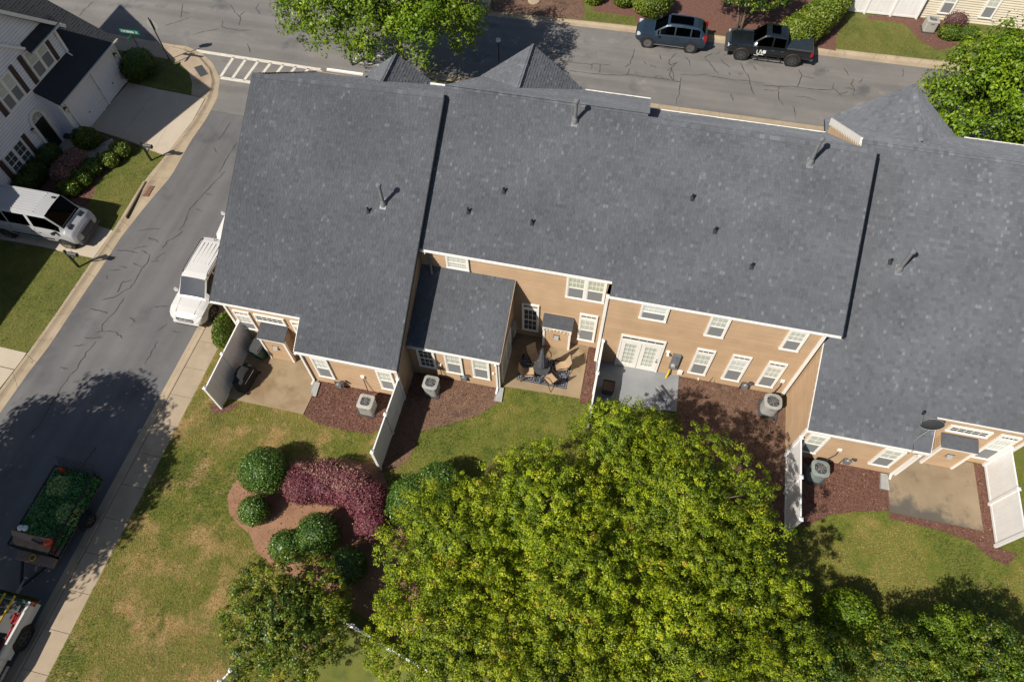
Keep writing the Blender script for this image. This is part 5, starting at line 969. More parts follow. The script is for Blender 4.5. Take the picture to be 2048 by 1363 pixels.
# satellite dish on the right house roof
dz = 2.95; DX, DY = 13.5, 14.35; t = thing('satellite_dish', 'dark grey satellite dish with feed arm on the right roof edge', 'satellite dish', loc=(DX,DY,dz-0.15))
n_ = Vector((-0.45,0.55,0.75)).normalized(); cD = Vector((DX+0.32,DY+0.28,dz+0.62)); ax = n_.cross(Vector((0,0,1))).normalized(); ay = n_.cross(ax); m = MB(); vs = []
for k in range(6):
    r_ = 0.41*k/5; 
    for j in range(20): a = 2*math.pi*j/20; vs.append(cD+ax*(r_*math.cos(a))+ay*(r_*1.12*math.sin(a))+n_*(0.09*(k/5)**2))
m.add(vs, [(k*20+j,k*20+(j+1)%20,(k+1)*20+(j+1)%20,(k+1)*20+j) for k in range(5) for j in range(20)]); m.build('reflector', 'darkgrey', t, smooth=True)
m = MB(); rim = [cD+ax*(0.415*math.cos(a))+ay*(0.465*math.sin(a))+n_*0.09 for a in np.linspace(0,2*math.pi,21)]; m.tube(rim,0.012,5,cap=False); m.build('rim', 'grey', t)
m = MB(); lo = cD+ay*0.4; lo = cD-Vector((0.32,-0.05,0.28)); lnb = cD+n_*0.52+Vector((-0.25,0.05,-0.02)); m.beam(lo,lnb,0.035,0.035); m.build('feed_arm', 'palegrey', t); m = MB(); m.lathe([(0.05,-0.08),(0.06,0.05),(0.03,0.09)],tuple(lnb),8); m.build('receiver', 'black', t)
m = MB(); m.tube([(DX-0.12,DY-0.22,dz-0.2),(DX-0.05,DY-0.1,dz+0.15),cD-n_*0.06],0.024,8); m.build('mast', 'palegrey', t)
for q in ((0.55,0.15),(0.25,0.45)): m = MB(); m.tube([(DX-0.02,DY-0.05,dz+0.25),(DX+q[0],DY+q[1],dz-0.12+0.6*q[1])],0.013,6); m.build('strut', 'palegrey', t)
m = MB(); m.box2((DX-0.22,DY-0.32,dz-0.2),(DX-0.04,DY-0.12,dz-0.16)); m.build('foot_plate', 'palegrey', t); m = MB(); m.tube([(DX-0.1,DY-0.2,dz-0.1),(DX-0.1,DY-0.55,dz-0.2),(DX-0.1,DY-0.42,dz-0.9),(DX-0.1,DY-0.42,0.3)],0.01,5); m.build('cable', 'black', t)
# ------------------------------------------------------------------ street furniture
def mailbox(label, x, y, rz=0.0, h=1.12):
    t = thing('mailbox', label, 'mailbox', loc=(x,y,0), rz=rz, group='black roadside mailboxes', local=True); m = MB(); m.box2((-0.05,-0.05,-0.1),(0.05,0.05,h+0.28)); m.lathe([(0.06,0),(0.02,0.06)],(0,0,h+0.28),8); m.build('post', 'black', t)
    m = MB(); m.box2((0.05,-0.035,h-0.07),(0.62,0.035,h)); m.beam((0.04,0,h-0.5),(0.42,0,h-0.05),0.04,0.05); m.build('bracket', 'black', t)
    m = MB(); vs = []; pr = [(-0.09,0),(-0.09,0.12)]+[(-0.09*math.cos(a),0.12+0.09*math.sin(a)) for a in np.linspace(0.4,math.pi-0.4,5)]+[(0.09,0.12),(0.09,0)]; n = len(pr)
    m.add([(0.12,y_,h+z) for y_, z in pr]+[(0.64,y_,h+z) for y_, z in pr], [(i,i+1,n+i+1,n+i) for i in range(n-1)]+[(n-1,0,n,2*n-1),tuple(reversed(range(n))),tuple(range(n,2*n))]); m.build('box', 'darkgrey', t, smooth='auto')
    m = MB(); m.box2((0.3,0.095,h+0.08),(0.34,0.11,h+0.26)); m.build('flag', 'red', t); m = MB(); m.box2((0.64,-0.09,h),(0.65,0.09,h+0.19)); m.build('door', 'black', t)
mailbox('black mailbox on the lawn corner by the white house driveway', *(-28.20,24.90)); mailbox('black mailbox beside the van driveway', *(-28.13,16.70)); mailbox('black mailbox partly hidden beyond the first roof', *(-19.34,35.95), rz=1.9); mailbox('black mailbox at the left picture edge by the lower driveway', -30.0, 8.9)
sx, sy = (-31.66,33.87); t = thing('stop_sign', 'stop sign seen from behind on a leaning black post', 'stop sign', loc=(sx,sy,0)); m = MB(); m.tube([(sx,sy,-0.1),(sx,sy,3.05)],0.04,8); m.build('post', 'black', t); m = MB(); vs = [(sx+0.38*math.cos(math.pi/8+i*math.pi/4),sy+0.05,2.55+0.38*math.sin(math.pi/8+i*math.pi/4)) for i in range(8)]; m.add(vs+[(v[0],v[1]+0.006,v[2]) for v in vs], [tuple(range(8)),tuple(8+i for i in reversed(range(8)))]+[(i,8+i,8+(i+1)%8,(i+1)%8) for i in range(8)]); m.build('plate', 'grey', t)
sx, sy = -32.15, 32.4; t = thing('street_sign', 'green street name sign on a post by the dark bush', 'street sign', loc=(sx,sy,0)); m = MB(); m.tube([(sx,sy,-0.1),(sx,sy,2.85)],0.035,8); m.build('post', 'black', t)
m = MB(); m.box2((sx-0.72,sy-0.015,2.86),(sx+0.62,sy+0.015,3.1)); b1 = m.build('name_plate', 'signgreen', t); m = MB(); lr = random.Random(5)
u = sx-0.6
while u < sx+0.5:
    w = lr.choice((0.05,0.07,0.08)); k = lr.random()
    m.box2((u,sy-0.02,2.91),(u+0.018,sy-0.0155,3.05))
    if k > 0.3: m.box2((u+w-0.018,sy-0.0195,2.91),(u+w,sy-0.0156,3.05))
    if k < 0.7: m.box2((u+0.018,sy-0.019,3.03),(u+w,sy-0.0157,3.05))
    if 0.2 < k: m.box2((u+0.018,sy-0.0188,2.96),(u+w-0.018,sy-0.0158,2.98))
    u += w+0.035 if lr.random() > 0.2 else 0.2
tag(m.build('lettering', 'signwhite', b1), kind='stuff')
m = MB(); m.box2((sx-0.015,sy-0.5,2.6),(sx+0.015,sy+0.45,2.82)); m.build('name_plate', 'signgreen', t)
lx, ly = (-9.82,38.23); t = thing('yard_light', 'white-topped post light by the street behind the gable', 'post light', loc=(lx,ly,0)); m = MB(); m.tube([(lx,ly,-0.1),(lx,ly,1.5)],0.03,8); m.build('post', 'black', t); m = MB(); m.lathe([(0.05,1.45),(0.16,1.5),(0.14,1.62),(0.04,1.68)],(lx,ly,0),12); m.build('lamp', 'signwhite', t)
t = thing('utility_cover', 'round concrete utility cover set in the far planting bed', 'utility cover', loc=(*(-8.88,45.23),0)); cx, cy = (-8.88,45.23); m = MB(); m.lathe([(0.42,0),(0.42,0.07),(0.3,0.085),(0.0,0.085)],(cx,cy,0),16); m.build('lid', 'kerb', t)
cx, cy = (-11.57,43.85); t = thing('guy_post', 'thin dark post in the far planting bed', 'post', loc=(cx,cy,0)); m = MB(); m.tube([(cx,cy,0),(cx,cy,1.5)],0.025,6); m.build('post', 'black', t)
cx, cy = (18.14,48.61); t = thing('disconnect_post', 'thin service pipe standing behind the far air conditioner', 'service pipe', loc=(cx,cy,0)); m = MB(); m.tube([(cx,cy,0),(cx+0.1,cy+1.0,0.2),(cx+0.3,cy+1.4,1.2)],0.025,6); m.build('pipe', 'darkgrey', t); m = MB(); m.box((cx+0.3,cy+1.4,1.3),(0.18,0.1,0.2)); m.build('box', 'darkgrey', t)

# ------------------------------------------------------------------ vehicles (local x forward, origin on the ground)
def loft(stn, N=60):
    st = np.array(stn, float); xs = np.unique(np.r_[np.linspace(st[0,0], st[-1,0], N), st[:,0]])
    Q = [np.interp(xs, st[:,0], st[:,k]) for k in range(1,6)]; rows = []
    for i, x in enumerate(xs):
        zb, zl, zt, wb, wt = [q[i] for q in Q]; p5 = (wb*0.955, zl); top = (wt, zt-0.05)
        L = lambda u: (p5[0]+(top[0]-p5[0])*u, p5[1]+(top[1]-p5[1])*u)
        h = [(0,zb),(wb*0.86,zb),(wb*0.965,zb+0.1),(wb*1.0,zb+0.45*(zl-zb)),(wb*0.988,zl-0.08*(zl-zb)-0.02),p5,L(0.14),L(0.92),(wt*0.93,zt-0.012),(wt*0.5,zt+0.012),(0,zt+0.02)]
        rows.append([(x,y,z) for y, z in h]+[(x,-y,z) for y, z in reversed(h[1:-1])])
    return xs, rows
def vehicle(label, cat, name, stn, paint, loc, rz, side=(), screen=None, rear=None, wheels=(), wr=0.36, tw=0.24, glass='carglass', rim='chrome', group=None, spokes=5, arch='black', seams=(), side_hi=7):
    t = thing(name, label, cat, loc=loc, rz=rz, group=group, local=True)
    xs, rows = loft(stn); n = len(rows[0]); body = MB(); sg = {}; ws = MB(); rw = MB()
    allv = [v for r in rows for v in r]
    for i in range(len(xs)-1):
        xm = (xs[i]+xs[i+1])/2
        for j in range(n):
            f = (i*n+j, i*n+(j+1)%n, (i+1)*n+(j+1)%n, (i+1)*n+j); f = f[::-1]
            jj = j if j < n//2 else n-1-j   # 0..10 mirrored
            tgt = body
            if jj == 6:
                for k, (a, b) in enumerate(side):
                    if a < xm < b: tgt = sg.setdefault((k, j < n//2), MB())
            if jj in (8,9) and screen and screen[0] < xm < screen[1]: tgt = ws
            if jj in (8,9) and rear and rear[0] < xm < rear[1]: tgt = rw
            tgt.add([allv[q] for q in f], [(0,1,2,3)])
    for r in (rows[0][::-1], rows[-1]): body.add(r, [tuple(range(n))])
    def weld(mb):
        d = {}; vs = []; fs = []
        for f in mb.f:
            q = []
            for i in f:
                k = tuple(round(c, 4) for c in mb.v[i])
                if k not in d: d[k] = len(vs); vs.append(mb.v[i])
                q.append(d[k])
            fs.append(tuple(q))
        mb.v, mb.f = vs, fs; return mb
    weld(body).build('body', paint, t, smooth='auto')
    for k, mb in sg.items(): weld(mb).build('side_window', glass, t, smooth=True)
    if ws.f: weld(ws).build('windscreen', 'carglass_blue' if glass == 'carglass' else glass, t, smooth=True)
    if rw.f: weld(rw).build('rear_window', glass, t, smooth=True)
    st = np.array(stn); m = MB(); m.box2((st[0,0]+0.45,-0.72,0.6),(st[-1,0]-1.2,0.72,0.95))
    if side:
        fx = max(q[1] for q in side)
        for x in (fx-0.75, fx-1.65):
            for y in (-0.4,0.4): m.box2((x-0.12,y-0.24,0.9),(x+0.12,y+0.24,1.35))
    m.build('cabin', 'interior', t)
    wbm = max(st[:,4])
    for x, s in [(x, s) for x in wheels for s in (-1,1)]:
        m = MB(); m.lathe([(wr+0.075, s*(wbm-0.3)), (wr+0.075, s*(wbm+0.006)), (wr-0.05, s*(wbm+0.006))], (x,0,wr), 24, axis='y'); m.build('wheel_arch', arch, t)
        m = MB(); o = s*(wbm+0.016); i_ = s*(wbm-tw); m.lathe([(wr*0.62,i_),(wr*0.96,i_),(wr,i_+s*0.03),(wr,o-s*0.03),(wr*0.95,o),(wr*0.66,o+s*0.004)], (x,0,wr), 24, axis='y'); w = m.build('wheel', 'rubber', t, smooth='auto')
        m = MB(); m.lathe([(wr*0.68,o-s*0.01),(wr*0.68,o+s*0.008),(wr*0.6,o+s*0.008),(wr*0.58,o-s*0.03)], (x,0,wr), 24, axis='y')
        for k in range(spokes):
            a = 2*math.pi*k/spokes+0.3; m.beam((x+0.04*math.cos(a),o+s*0.006,wr+0.04*math.sin(a)),(x+wr*0.62*math.cos(a),o+s*0.006,wr+wr*0.62*math.sin(a)),0.07,0.02,up=(0,1,0))
        m.lathe([(0.07,o),(0.05,o+s*0.02)], (x,0,wr), 10, axis='y'); m.build('rim', rim, w); m = MB(); m.lathe([(wr*0.6,o-s*0.028),(0.01,o-s*0.027)], (x,0,wr), 18, axis='y'); m.build('brake', 'black', w)
    for x, z0, z1 in seams:
        for s in (-1,1): m = MB(); m.box2((x-0.008,s*wbm*0.965-0.03,z0),(x+0.008,s*wbm*0.965+0.037,z1)); m.build('door_seam', 'black', t)
    return t
def part(t, name, mat, *boxes, smooth=False):
    m = MB()
    for a, b in boxes: m.box2(a, b)
    return m.build(name, mat, t, smooth)
def mirror(t, x, y, z, mat):
    for s in (-1,1):
        m = MB(); m.add([(x-0.05,s*y,z-0.02),(x+0.05,s*y,z-0.02),(x+0.06,s*(y+0.2),z-0.05),(x-0.1,s*(y+0.22),z-0.05),(x-0.05,s*y,z+0.04),(x+0.05,s*y,z+0.04),(x+0.05,s*(y+0.2),z+0.13),(x-0.1,s*(y+0.22),z+0.12)], [(0,3,2,1),(4,5,6,7),(0,1,5,4),(1,2,6,5),(2,3,7,6),(3,0,4,7)]); m.build('wing_mirror', mat, t)
def handles(t, xs, y, z, mat):
    for x in xs:
        for s in (-1,1): part(t, 'handle', mat, ((x-0.1,s*y-0.025,z-0.02),(x+0.1,s*y+0.025,z+0.02)))
# white sport utility by the house
suv_st = [(-2.40,0.55,0.9,0.98,0.80,0.70),(-2.33,0.42,1.05,1.3,0.93,0.76),(-2.1,0.36,1.10,1.80,0.965,0.70),(-1.85,0.33,1.10,1.86,0.97,0.71),(-0.8,0.33,1.09,1.90,0.97,0.72),(0.2,0.33,1.08,1.89,0.97,0.71),(0.5,0.33,1.07,1.84,0.97,0.70),(1.2,0.33,1.06,1.20,0.97,0.74),(1.28,0.33,1.05,1.15,0.97,0.84),(1.8,0.34,1.02,1.11,0.965,0.80),(2.1,0.37,0.96,1.05,0.92,0.72),(2.28,0.42,0.84,0.95,0.83,0.62),(2.37,0.48,0.74,0.82,0.70,0.52),(2.41,0.54,0.68,0.72,0.55,0.42)]
def white_suv(label, loc, rz):
    t = vehicle(label, 'car', 'parked_car', suv_st, 'paint_white', loc, rz, side=((-1.95,-1.15),(-1.05,-0.15),(-0.05,0.95)), screen=(0.5,1.2), rear=(-2.33,-2.12), wheels=(-1.42,1.45), wr=0.385, seams=((-1.1,0.5,1.08),(-0.1,0.5,1.08),(0.98,0.5,1.05)))
    mirror(t, 0.95, 0.9, 1.12, 'paint_white'); handles(t, (-0.35,-1.2), 0.965, 0.98, 'chrome')
    for s in (-1,1):
        m = MB(); m.tube([(-1.95,s*0.66,1.84),(-1.8,s*0.66,1.93),(0.1,s*0.66,1.95),(0.3,s*0.66,1.88)],0.022,6); m.build('roof_rail', 'darkgrey', t)
        m = MB(); m.add([(2.22,s*0.48,0.9),(2.05,s*0.84,0.96),(1.98,s*0.9,0.84),(2.24,s*0.53,0.76),(2.33,s*0.46,0.92),(2.1,s*0.86,1.0),(2.06,s*0.945,0.86),(2.36,s*0.53,0.77)], [(4,5,6,7),(0,1,5,4),(1,2,6,5),(2,3,7,6),(3,0,4,7)]); m.build('headlamp', 'headlamp', t)
        part(t, 'tail_lamp', 'tail', ((-2.38,s*0.85-0.08,0.95),(-2.2,s*0.85+0.09,1.3)))
    for k in range(5): part(t, 'roof_rib', 'paint_white', ((-1.7,-0.42+k*0.21-0.025,1.86),(-0.35,-0.42+k*0.21+0.025,1.918)))
    part(t, 'grille', 'black', ((2.28,-0.44,0.62),(2.415,0.44,0.86))); part(t, 'grille_bar', 'chrome', ((2.33,-0.46,0.80),(2.425,0.46,0.84)), ((2.33,-0.44,0.71),(2.43,0.44,0.73))); part(t, 'bumper', 'paint_white', ((2.2,-0.7,0.46),(2.44,0.7,0.6))); part(t, 'lower_intake', 'black', ((2.3,-0.6,0.38),(2.44,0.6,0.47)))
    m = MB(); m.tube([(-1.9,0.05,1.9),(-2.05,0.05,2.02)],0.03,6); m.build('antenna', 'black', t)
    for s in (-0.55,0.55): m = MB(); m.beam((1.35,s,1.165),(2.15,s*0.9,1.07),0.03,0.012); m.build('bonnet_crease', 'paint_white', t)
    return t
white_suv('white sport utility car parked half under the end house eave', (-20.42,16.8,-0.1), -math.pi/2)
sed_st = [(-2.35,0.5,0.8,0.85,0.75,0.65),(-2.2,0.36,0.95,1.05,0.88,0.72),(-1.5,0.3,0.97,1.1,0.91,0.68),(-0.9,0.3,0.96,1.42,0.92,0.6),(0.2,0.3,0.95,1.45,0.92,0.6),(1.0,0.3,0.93,1.0,0.92,0.72),(2.0,0.32,0.8,0.86,0.9,0.72),(2.3,0.42,0.65,0.7,0.75,0.6)]
t = vehicle('white saloon car almost wholly hidden behind the end house roof', 'car', 'parked_car', sed_st, 'paint_white', (-20.45,21.95,-0.1), -math.pi/2, side=((-1.2,-0.35),(-0.25,0.75)), screen=(0.25,1.0), rear=(-1.5,-0.95), wheels=(-1.4,1.4), wr=0.33); mirror(t, 0.75, 0.85, 0.98, 'paint_white')
# blue estate car
blu_st = [(-2.33,0.5,0.95,1.02,0.82,0.66),(-2.26,0.38,1.06,1.2,0.91,0.68),(-1.95,0.34,1.08,1.52,0.945,0.62),(-1.6,0.32,1.06,1.62,0.95,0.62),(-0.6,0.3,1.03,1.67,0.95,0.63),(0.1,0.3,1.01,1.65,0.95,0.62),(0.35,0.3,1.0,1.60,0.95,0.61),(1.12,0.3,0.98,1.08,0.95,0.66),(1.2,0.3,0.97,1.04,0.95,0.8),(1.9,0.32,0.92,0.99,0.935,0.77),(2.2,0.4,0.78,0.86,0.86,0.66),(2.32,0.48,0.66,0.72,0.72,0.56)]
t = vehicle('dark blue estate car parked along the far kerb with tan hatch shadow', 'car', 'parked_car', blu_st, 'paint_blue', (1.08,42.68,-0.1), math.pi, side=((-1.85,-1.3),(-1.22,-0.3),(-0.2,0.9)), screen=(0.35,1.12), rear=(-2.2,-1.9), wheels=(-1.42,1.43), wr=0.375, spokes=10, glass='carglass_black', seams=((-1.26,0.5,1.0),(-0.25,0.45,1.0),(0.95,0.45,0.98)))
t['label'] = 'dark blue estate car with silver spoked wheels parked along the far kerb'
mirror(t, 0.85, 0.88, 1.05, 'paint_blue'); handles(t, (-0.45,-1.35), 0.945, 0.9, 'paint_blue')
for s in (-1,1):
    m = MB(); m.tube([(-1.8,s*0.58,1.58),(-0.7,s*0.6,1.69),(0.2,s*0.58,1.66)],0.018,6); m.build('roof_rail', 'chrome', t)
    m = MB(); m.tube([(-1.9,s*0.9,1.1),(-1.2,s*0.915,1.06),(0.9,s*0.92,1.01)],0.014,5); m.build('window_trim', 'chrome', t)
    part(t, 'tail_lamp', 'tail', ((-2.32,s*0.8-0.07,0.85),(-2.1,s*0.8+0.1,1.25))); part(t, 'headlamp', 'headlamp', ((2.0,s*0.72-0.14,0.8),(2.24,s*0.72+0.14,0.9))); part(t, 'sill_trim', 'palegrey', ((-1.0,s*0.95-0.01,0.33),(1.0,s*0.95+0.012,0.37)))
part(t, 'roof_glass', 'carglass_black', ((-1.3,-0.42,1.672),(0.2,0.42,1.695))); part(t, 'grille', 'black', ((2.2,-0.42,0.55),(2.335,0.42,0.8)))
# black pickup
pic_st = [(-2.72,0.6,1.0,1.18,0.93,0.86),(-2.66,0.55,1.08,1.24,0.955,0.9),(-1.02,0.5,1.10,1.26,0.96,0.9),(-0.98,0.5,1.10,1.75,0.96,0.66),(-0.8,0.48,1.10,1.80,0.96,0.68),(0.2,0.46,1.09,1.85,0.96,0.69),(0.45,0.46,1.09,1.80,0.96,0.68),(1.1,0.46,1.08,1.24,0.96,0.72),(1.17,0.46,1.08,1.2,0.96,0.84),(2.1,0.48,1.06,1.15,0.955,0.82),(2.5,0.5,1.0,1.08,0.93,0.78),(2.66,0.55,0.85,0.92,0.88,0.72),(2.7,0.6,0.8,0.84,0.82,0.7)]
t = vehicle('black pickup truck with covered bed and pale door emblem at the far kerb', 'pickup truck', 'parked_truck', pic_st, 'paint_black', (7.5,42.62,-0.1), math.pi, side=((-0.85,-0.12),(-0.02,0.85)), screen=(0.45,1.1), wheels=(-1.6,1.68), wr=0.41, tw=0.27, rim='darkgrey', spokes=6, glass='carglass_black', seams=((-0.95,0.55,1.08),(-0.07,0.55,1.08),(0.95,0.55,1.06)))
mirror(t, 0.85, 0.9, 1.15, 'paint_black'); handles(t, (-0.2,-0.8), 0.955, 0.98, 'darkgrey')
part(t, 'bed_cover', 'bedcover', ((-2.62,-0.86,1.23),(-1.06,0.86,1.31))); part(t, 'bed_rail', 'darkgrey', ((-2.66,-0.95,1.2),(-1.04,-0.88,1.28)), ((-2.66,0.88,1.2),(-1.04,0.95,1.28))); part(t, 'grille', 'darkgrey', ((2.6,-0.55,0.72),(2.72,0.55,0.98))); part(t, 'bumper', 'darkgrey', ((2.55,-0.9,0.5),(2.8,0.9,0.68))); part(t, 'rear_bumper', 'darkgrey', ((-2.85,-0.88,0.5),(-2.66,0.88,0.64)))
part(t, 'roof_window', 'carglass_black', ((-0.45,-0.4,1.868),(0.1,0.4,1.885)))
for s in (-1,1):
    part(t, 'tail_lamp', 'tail', ((-2.74,s*0.86-0.07,0.85),(-2.58,s*0.86+0.1,1.15))); part(t, 'headlamp', 'headlamp', ((2.45,s*0.74-0.13,0.85),(2.67,s*0.74+0.13,0.96)))
    m = MB(); m.tube([(-0.9,s*1.02,0.42),(1.0,s*1.02,0.42)],0.045,8); [m.beam((x,s*0.85,0.5),(x,s*1.02,0.43),0.06,0.03) for x in (-0.7,0.1,0.8)]; m.build('side_step', 'black', t)
    for x in (-1.6,1.68):
        m = MB(); m.tube([(x+0.5*math.cos(a),s*0.975,0.41+0.5*math.sin(a)) for a in np.linspace(0.05,math.pi-0.05,11)],0.04,6); m.build('arch_flare', 'bronze', t)
    y = s*0.978; m = MB()
    def ez(x0, z0, x1, z1): m.box2((min(x0,x1),min(y,y-s*0.012),min(z0,z1)),(max(x0,x1),max(y,y-s*0.012),max(z0,z1)))
    ez(0.74,0.66,0.78,0.94); ez(0.56,0.66,0.78,0.70); ez(0.56,0.66,0.60,0.94); ez(0.2,0.72,0.40,0.94); ez(0.3,0.60,0.72,0.635); ez(0.62,0.53,0.9,0.555)
    m.beam((0.54,y,0.96),(0.42,y,0.64),0.05,0.01,up=(0,1,0)); m.build('door_emblem', 'signwhite', t)
# white passenger van
van_st = [(-2.85,0.45,1.3,2.1,0.98,0.82),(-2.78,0.4,1.32,2.33,1.02,0.85),(-2.4,0.36,1.33,2.38,1.03,0.85),(0.9,0.36,1.32,2.36,1.03,0.84),(1.45,0.36,1.30,2.31,1.03,0.82),(2.05,0.36,1.24,1.42,1.02,0.80),(2.12,0.36,1.22,1.36,1.02,0.86),(2.4,0.38,1.08,1.20,0.98,0.80),(2.55,0.42,0.9,1.02,0.88,0.66),(2.63,0.5,0.75,0.84,0.74,0.56)]
t = vehicle('silver white passenger van parked in the half-shaded driveway', 'van', 'parked_van', van_st, 'paint_silver', (-31.0,18.78,0.0), 0.0, side=((-2.5,-1.2),(-1.1,0.25),(0.42,1.85)), screen=(1.45,2.05), wheels=(-1.98,1.72), wr=0.36, glass='carglass_black', spokes=9, seams=((0.34,0.5,1.3),(-1.15,0.5,1.3),(1.55,0.5,1.0)))
mirror(t, 1.62, 0.98, 1.32, 'black'); handles(t, (0.15,0.55), 1.02, 1.08, 'black')
for k in range(9): part(t, 'roof_rib', 'paint_silver', ((-2.5,-0.66+k*0.165-0.02,2.32),(0.8,-0.66+k*0.165+0.02,2.4)))
part(t, 'grille', 'black', ((2.42,-0.5,0.6),(2.645,0.5,0.92))); part(t, 'grille_bar', 'palegrey', ((2.63,-0.5,0.82),(2.665,0.5,0.84)), ((2.63,-0.5,0.74),(2.665,0.5,0.76)), ((2.63,-0.5,0.66),(2.665,0.5,0.68))); part(t, 'bumper', 'darkgrey', ((2.25,-0.88,0.36),(2.67,0.88,0.56)))
for s in (-1,1):
    m = MB(); m.add([(2.5,s*0.55,0.9),(2.2,s*0.88,1.08),(2.18,s*0.96,0.92),(2.53,s*0.62,0.74),(2.57,s*0.52,0.93),(2.25,s*0.92,1.13),(2.22,s*1.005,0.94),(2.61,s*0.6,0.75)], [(4,5,6,7),(0,1,5,4),(1,2,6,5),(2,3,7,6),(3,0,4,7)]); m.build('headlamp', 'black', t); part(t, 'lamp_lens', 'headlamp', ((2.38,s*0.74-0.07,0.9),(2.49,s*0.74+0.07,1.03)))
    m = MB(); m.beam((2.17,s*0.48,1.35),(2.3,s*0.48,1.29),0.34,0.03); m.build('bonnet_vent', 'black', t); part(t, 'side_strip', 'black', ((-1.4,s*1.03-0.012,0.62),(1.15,s*1.03+0.014,0.72)))
part(t, 'wiper', 'black', ((2.0,-0.7,1.52),(2.05,0.6,1.545))); part(t, 'roof_pod', 'black', ((1.2,0.42,2.34),(1.35,0.52,2.42)))
# white work pickup at the lower left, ladder in its open bed
TXc, TYc = -20.95, -1.95
t = vehicle('white work pickup with open bed at the lower left kerb', 'pickup truck', 'parked_truck', [(-0.62,0.5,1.0,1.15,0.97,0.7),(-0.55,0.5,1.08,1.85,0.99,0.7),(0.6,0.5,1.08,1.9,0.99,0.72),(0.9,0.5,1.07,1.84,0.99,0.7),(1.5,0.5,1.06,1.22,0.99,0.76),(2.6,0.5,1.02,1.12,0.98,0.82),(2.95,0.55,0.9,1.0,0.9,0.76)], 'paint_white', (TXc,TYc,-0.1), -math.pi/2, side=((-0.45,0.25),(0.35,1.2)), screen=(0.9,1.5), wheels=(-1.42,1.95), wr=0.42, tw=0.28, rim='darkgrey')
part(t, 'bed_floor', 'darkgrey', ((-2.6,-0.85,0.6),(-0.6,0.85,0.68))); part(t, 'tailgate', 'paint_white', ((-2.68,-0.86,0.6),(-2.6,0.86,1.12))); part(t, 'rear_bumper', 'chrome', ((-2.86,-0.9,0.5),(-2.66,0.9,0.62))); part(t, 'tailgate_cap', 'binGreen', ((-2.7,-0.85,1.12),(-2.58,0.85,1.15)))
for s in (-1,1):
    m = MB(); xs_ = np.linspace(-2.68,-0.6,16); vs = []
    for x in xs_:
        k = min(1, max(0, (x+2.68)/0.2)); d = abs(x+1.42); lo = 0.42+math.sqrt(max(0, 0.53**2-d*d)) if d < 0.53 else 0.5
        for y, z in ((0.87,max(lo,0.6)),(0.99,lo),(1.0+0.03*math.exp(-((x+1.42)/0.6)**2),0.9),(0.985,1.08),(0.96,1.14),(0.87,1.14)): vs.append((x,s*y,z))
    m.add(vs, [((i*6+j),(i+1)*6+j,(i+1)*6+(j+1)%6,i*6+(j+1)%6)[::s] for i in range(15) for j in range(6)]+[tuple(range(6)),tuple(90+j for j in reversed(range(6)))]); m.build('bed_side', 'paint_white', t, smooth='auto')
    part(t, 'tail_lamp', 'tail', ((-2.7,s*0.93-0.07,0.82),(-2.55,s*0.93+0.075,1.1))); part(t, 'side_step', 'chrome', ((-0.4,s*1.02-0.06,0.42),(1.3,s*1.02+0.06,0.5)))
ty0, ty1 = TYc+2.75, TYc-0.2; ld = thing('ladder', 'yellow ladder lying in the white pickup bed', 'ladder', loc=(TXc+0.2,ty0,1.1))
for dx in (-0.22,0.22): m = MB(); m.beam((TXc+0.12+dx,ty0,1.2),(TXc+0.3+dx,ty1,1.5),0.035,0.09); m.build('rail', 'yellow', ld)
for i in range(9): u = (i+0.5)/9; m = MB(); m.beam((TXc+0.12+0.18*u-0.22,ty0+(ty1-ty0)*u,1.2+0.3*u),(TXc+0.12+0.18*u+0.22,ty0+(ty1-ty0)*u,1.2+0.3*u),0.035,0.035); m.build('rung', 'palegrey', ld)
tb = thing('fuel_can', 'red fuel can beside the ladder in the pickup bed', 'fuel can', loc=(TXc+0.66,TYc+2.0,0.6)); m = MB(); m.box((TXc+0.66,TYc+2.0,0.78),(0.26,0.4,0.36),0.2); m.tube([(TXc+0.66,TYc+1.85,0.96),(TXc+0.66,TYc+1.85,1.05),(TXc+0.66,TYc+2.1,1.05),(TXc+0.66,TYc+2.1,0.96)],0.025,6); m.build('can', 'red', tb)
tb = thing('tool_bundle', 'dark bundle of tools and hose beside the ladder', 'tools', loc=(TXc+0.6,TYc+1.2,0.6)); m = MB(); [m.tube([(TXc+0.55+0.06*k,TYc+0.4,0.74+0.05*k),(TXc+0.6+0.05*k,TYc+1.7,0.78+0.04*k)],0.03,6) for k in range(4)]; m.build('poles', 'red', tb); m = MB(); m.lathe([(0.2,0.68),(0.25,0.75),(0.2,0.82)],(TXc+0.62,TYc+1.1,0),12); m.build('hose_coil', 'black', tb)
# utility trailer heaped with cuttings
CX, CY = -21.15, 4.28; t = thing('utility_trailer', 'black mesh-sided utility trailer at the lower left kerb', 'trailer', loc=(CX,CY,-0.1))
X0, X1, Y0, Y1, FZ = CX-0.95, CX+0.92, CY-1.75, CY+1.72, 0.5
m = MB(); m.box2((X0,Y0,FZ-0.08),(X1,Y1,FZ)); m.build('floor', 'wood', t)
for a, b in (((X0,Y0),(X0,Y1)),((X1,Y0),(X1,Y1)),((X0,Y1),(X1,Y1)),((X0,Y0),(X1,Y0))):
    m = MB()
    for z in (FZ,FZ+0.35,FZ+0.7): m.beam((*a,z),(*b,z),0.05,0.05)
    for k in range(5): u = k/4; p = (a[0]+(b[0]-a[0])*u, a[1]+(b[1]-a[1])*u); m.beam((*p,FZ),(*p,FZ+0.7),0.045,0.045)
    m.build('side_rail', 'black', t)
m = MB(); m.add([(X0+0.02,Y1,FZ+0.05),(X1-0.02,Y1,FZ+0.05),(X1-0.02,Y1+0.35,FZ+1.05),(X0+0.02,Y1+0.35,FZ+1.05)], [(0,1,2,3)]); gt = MB()
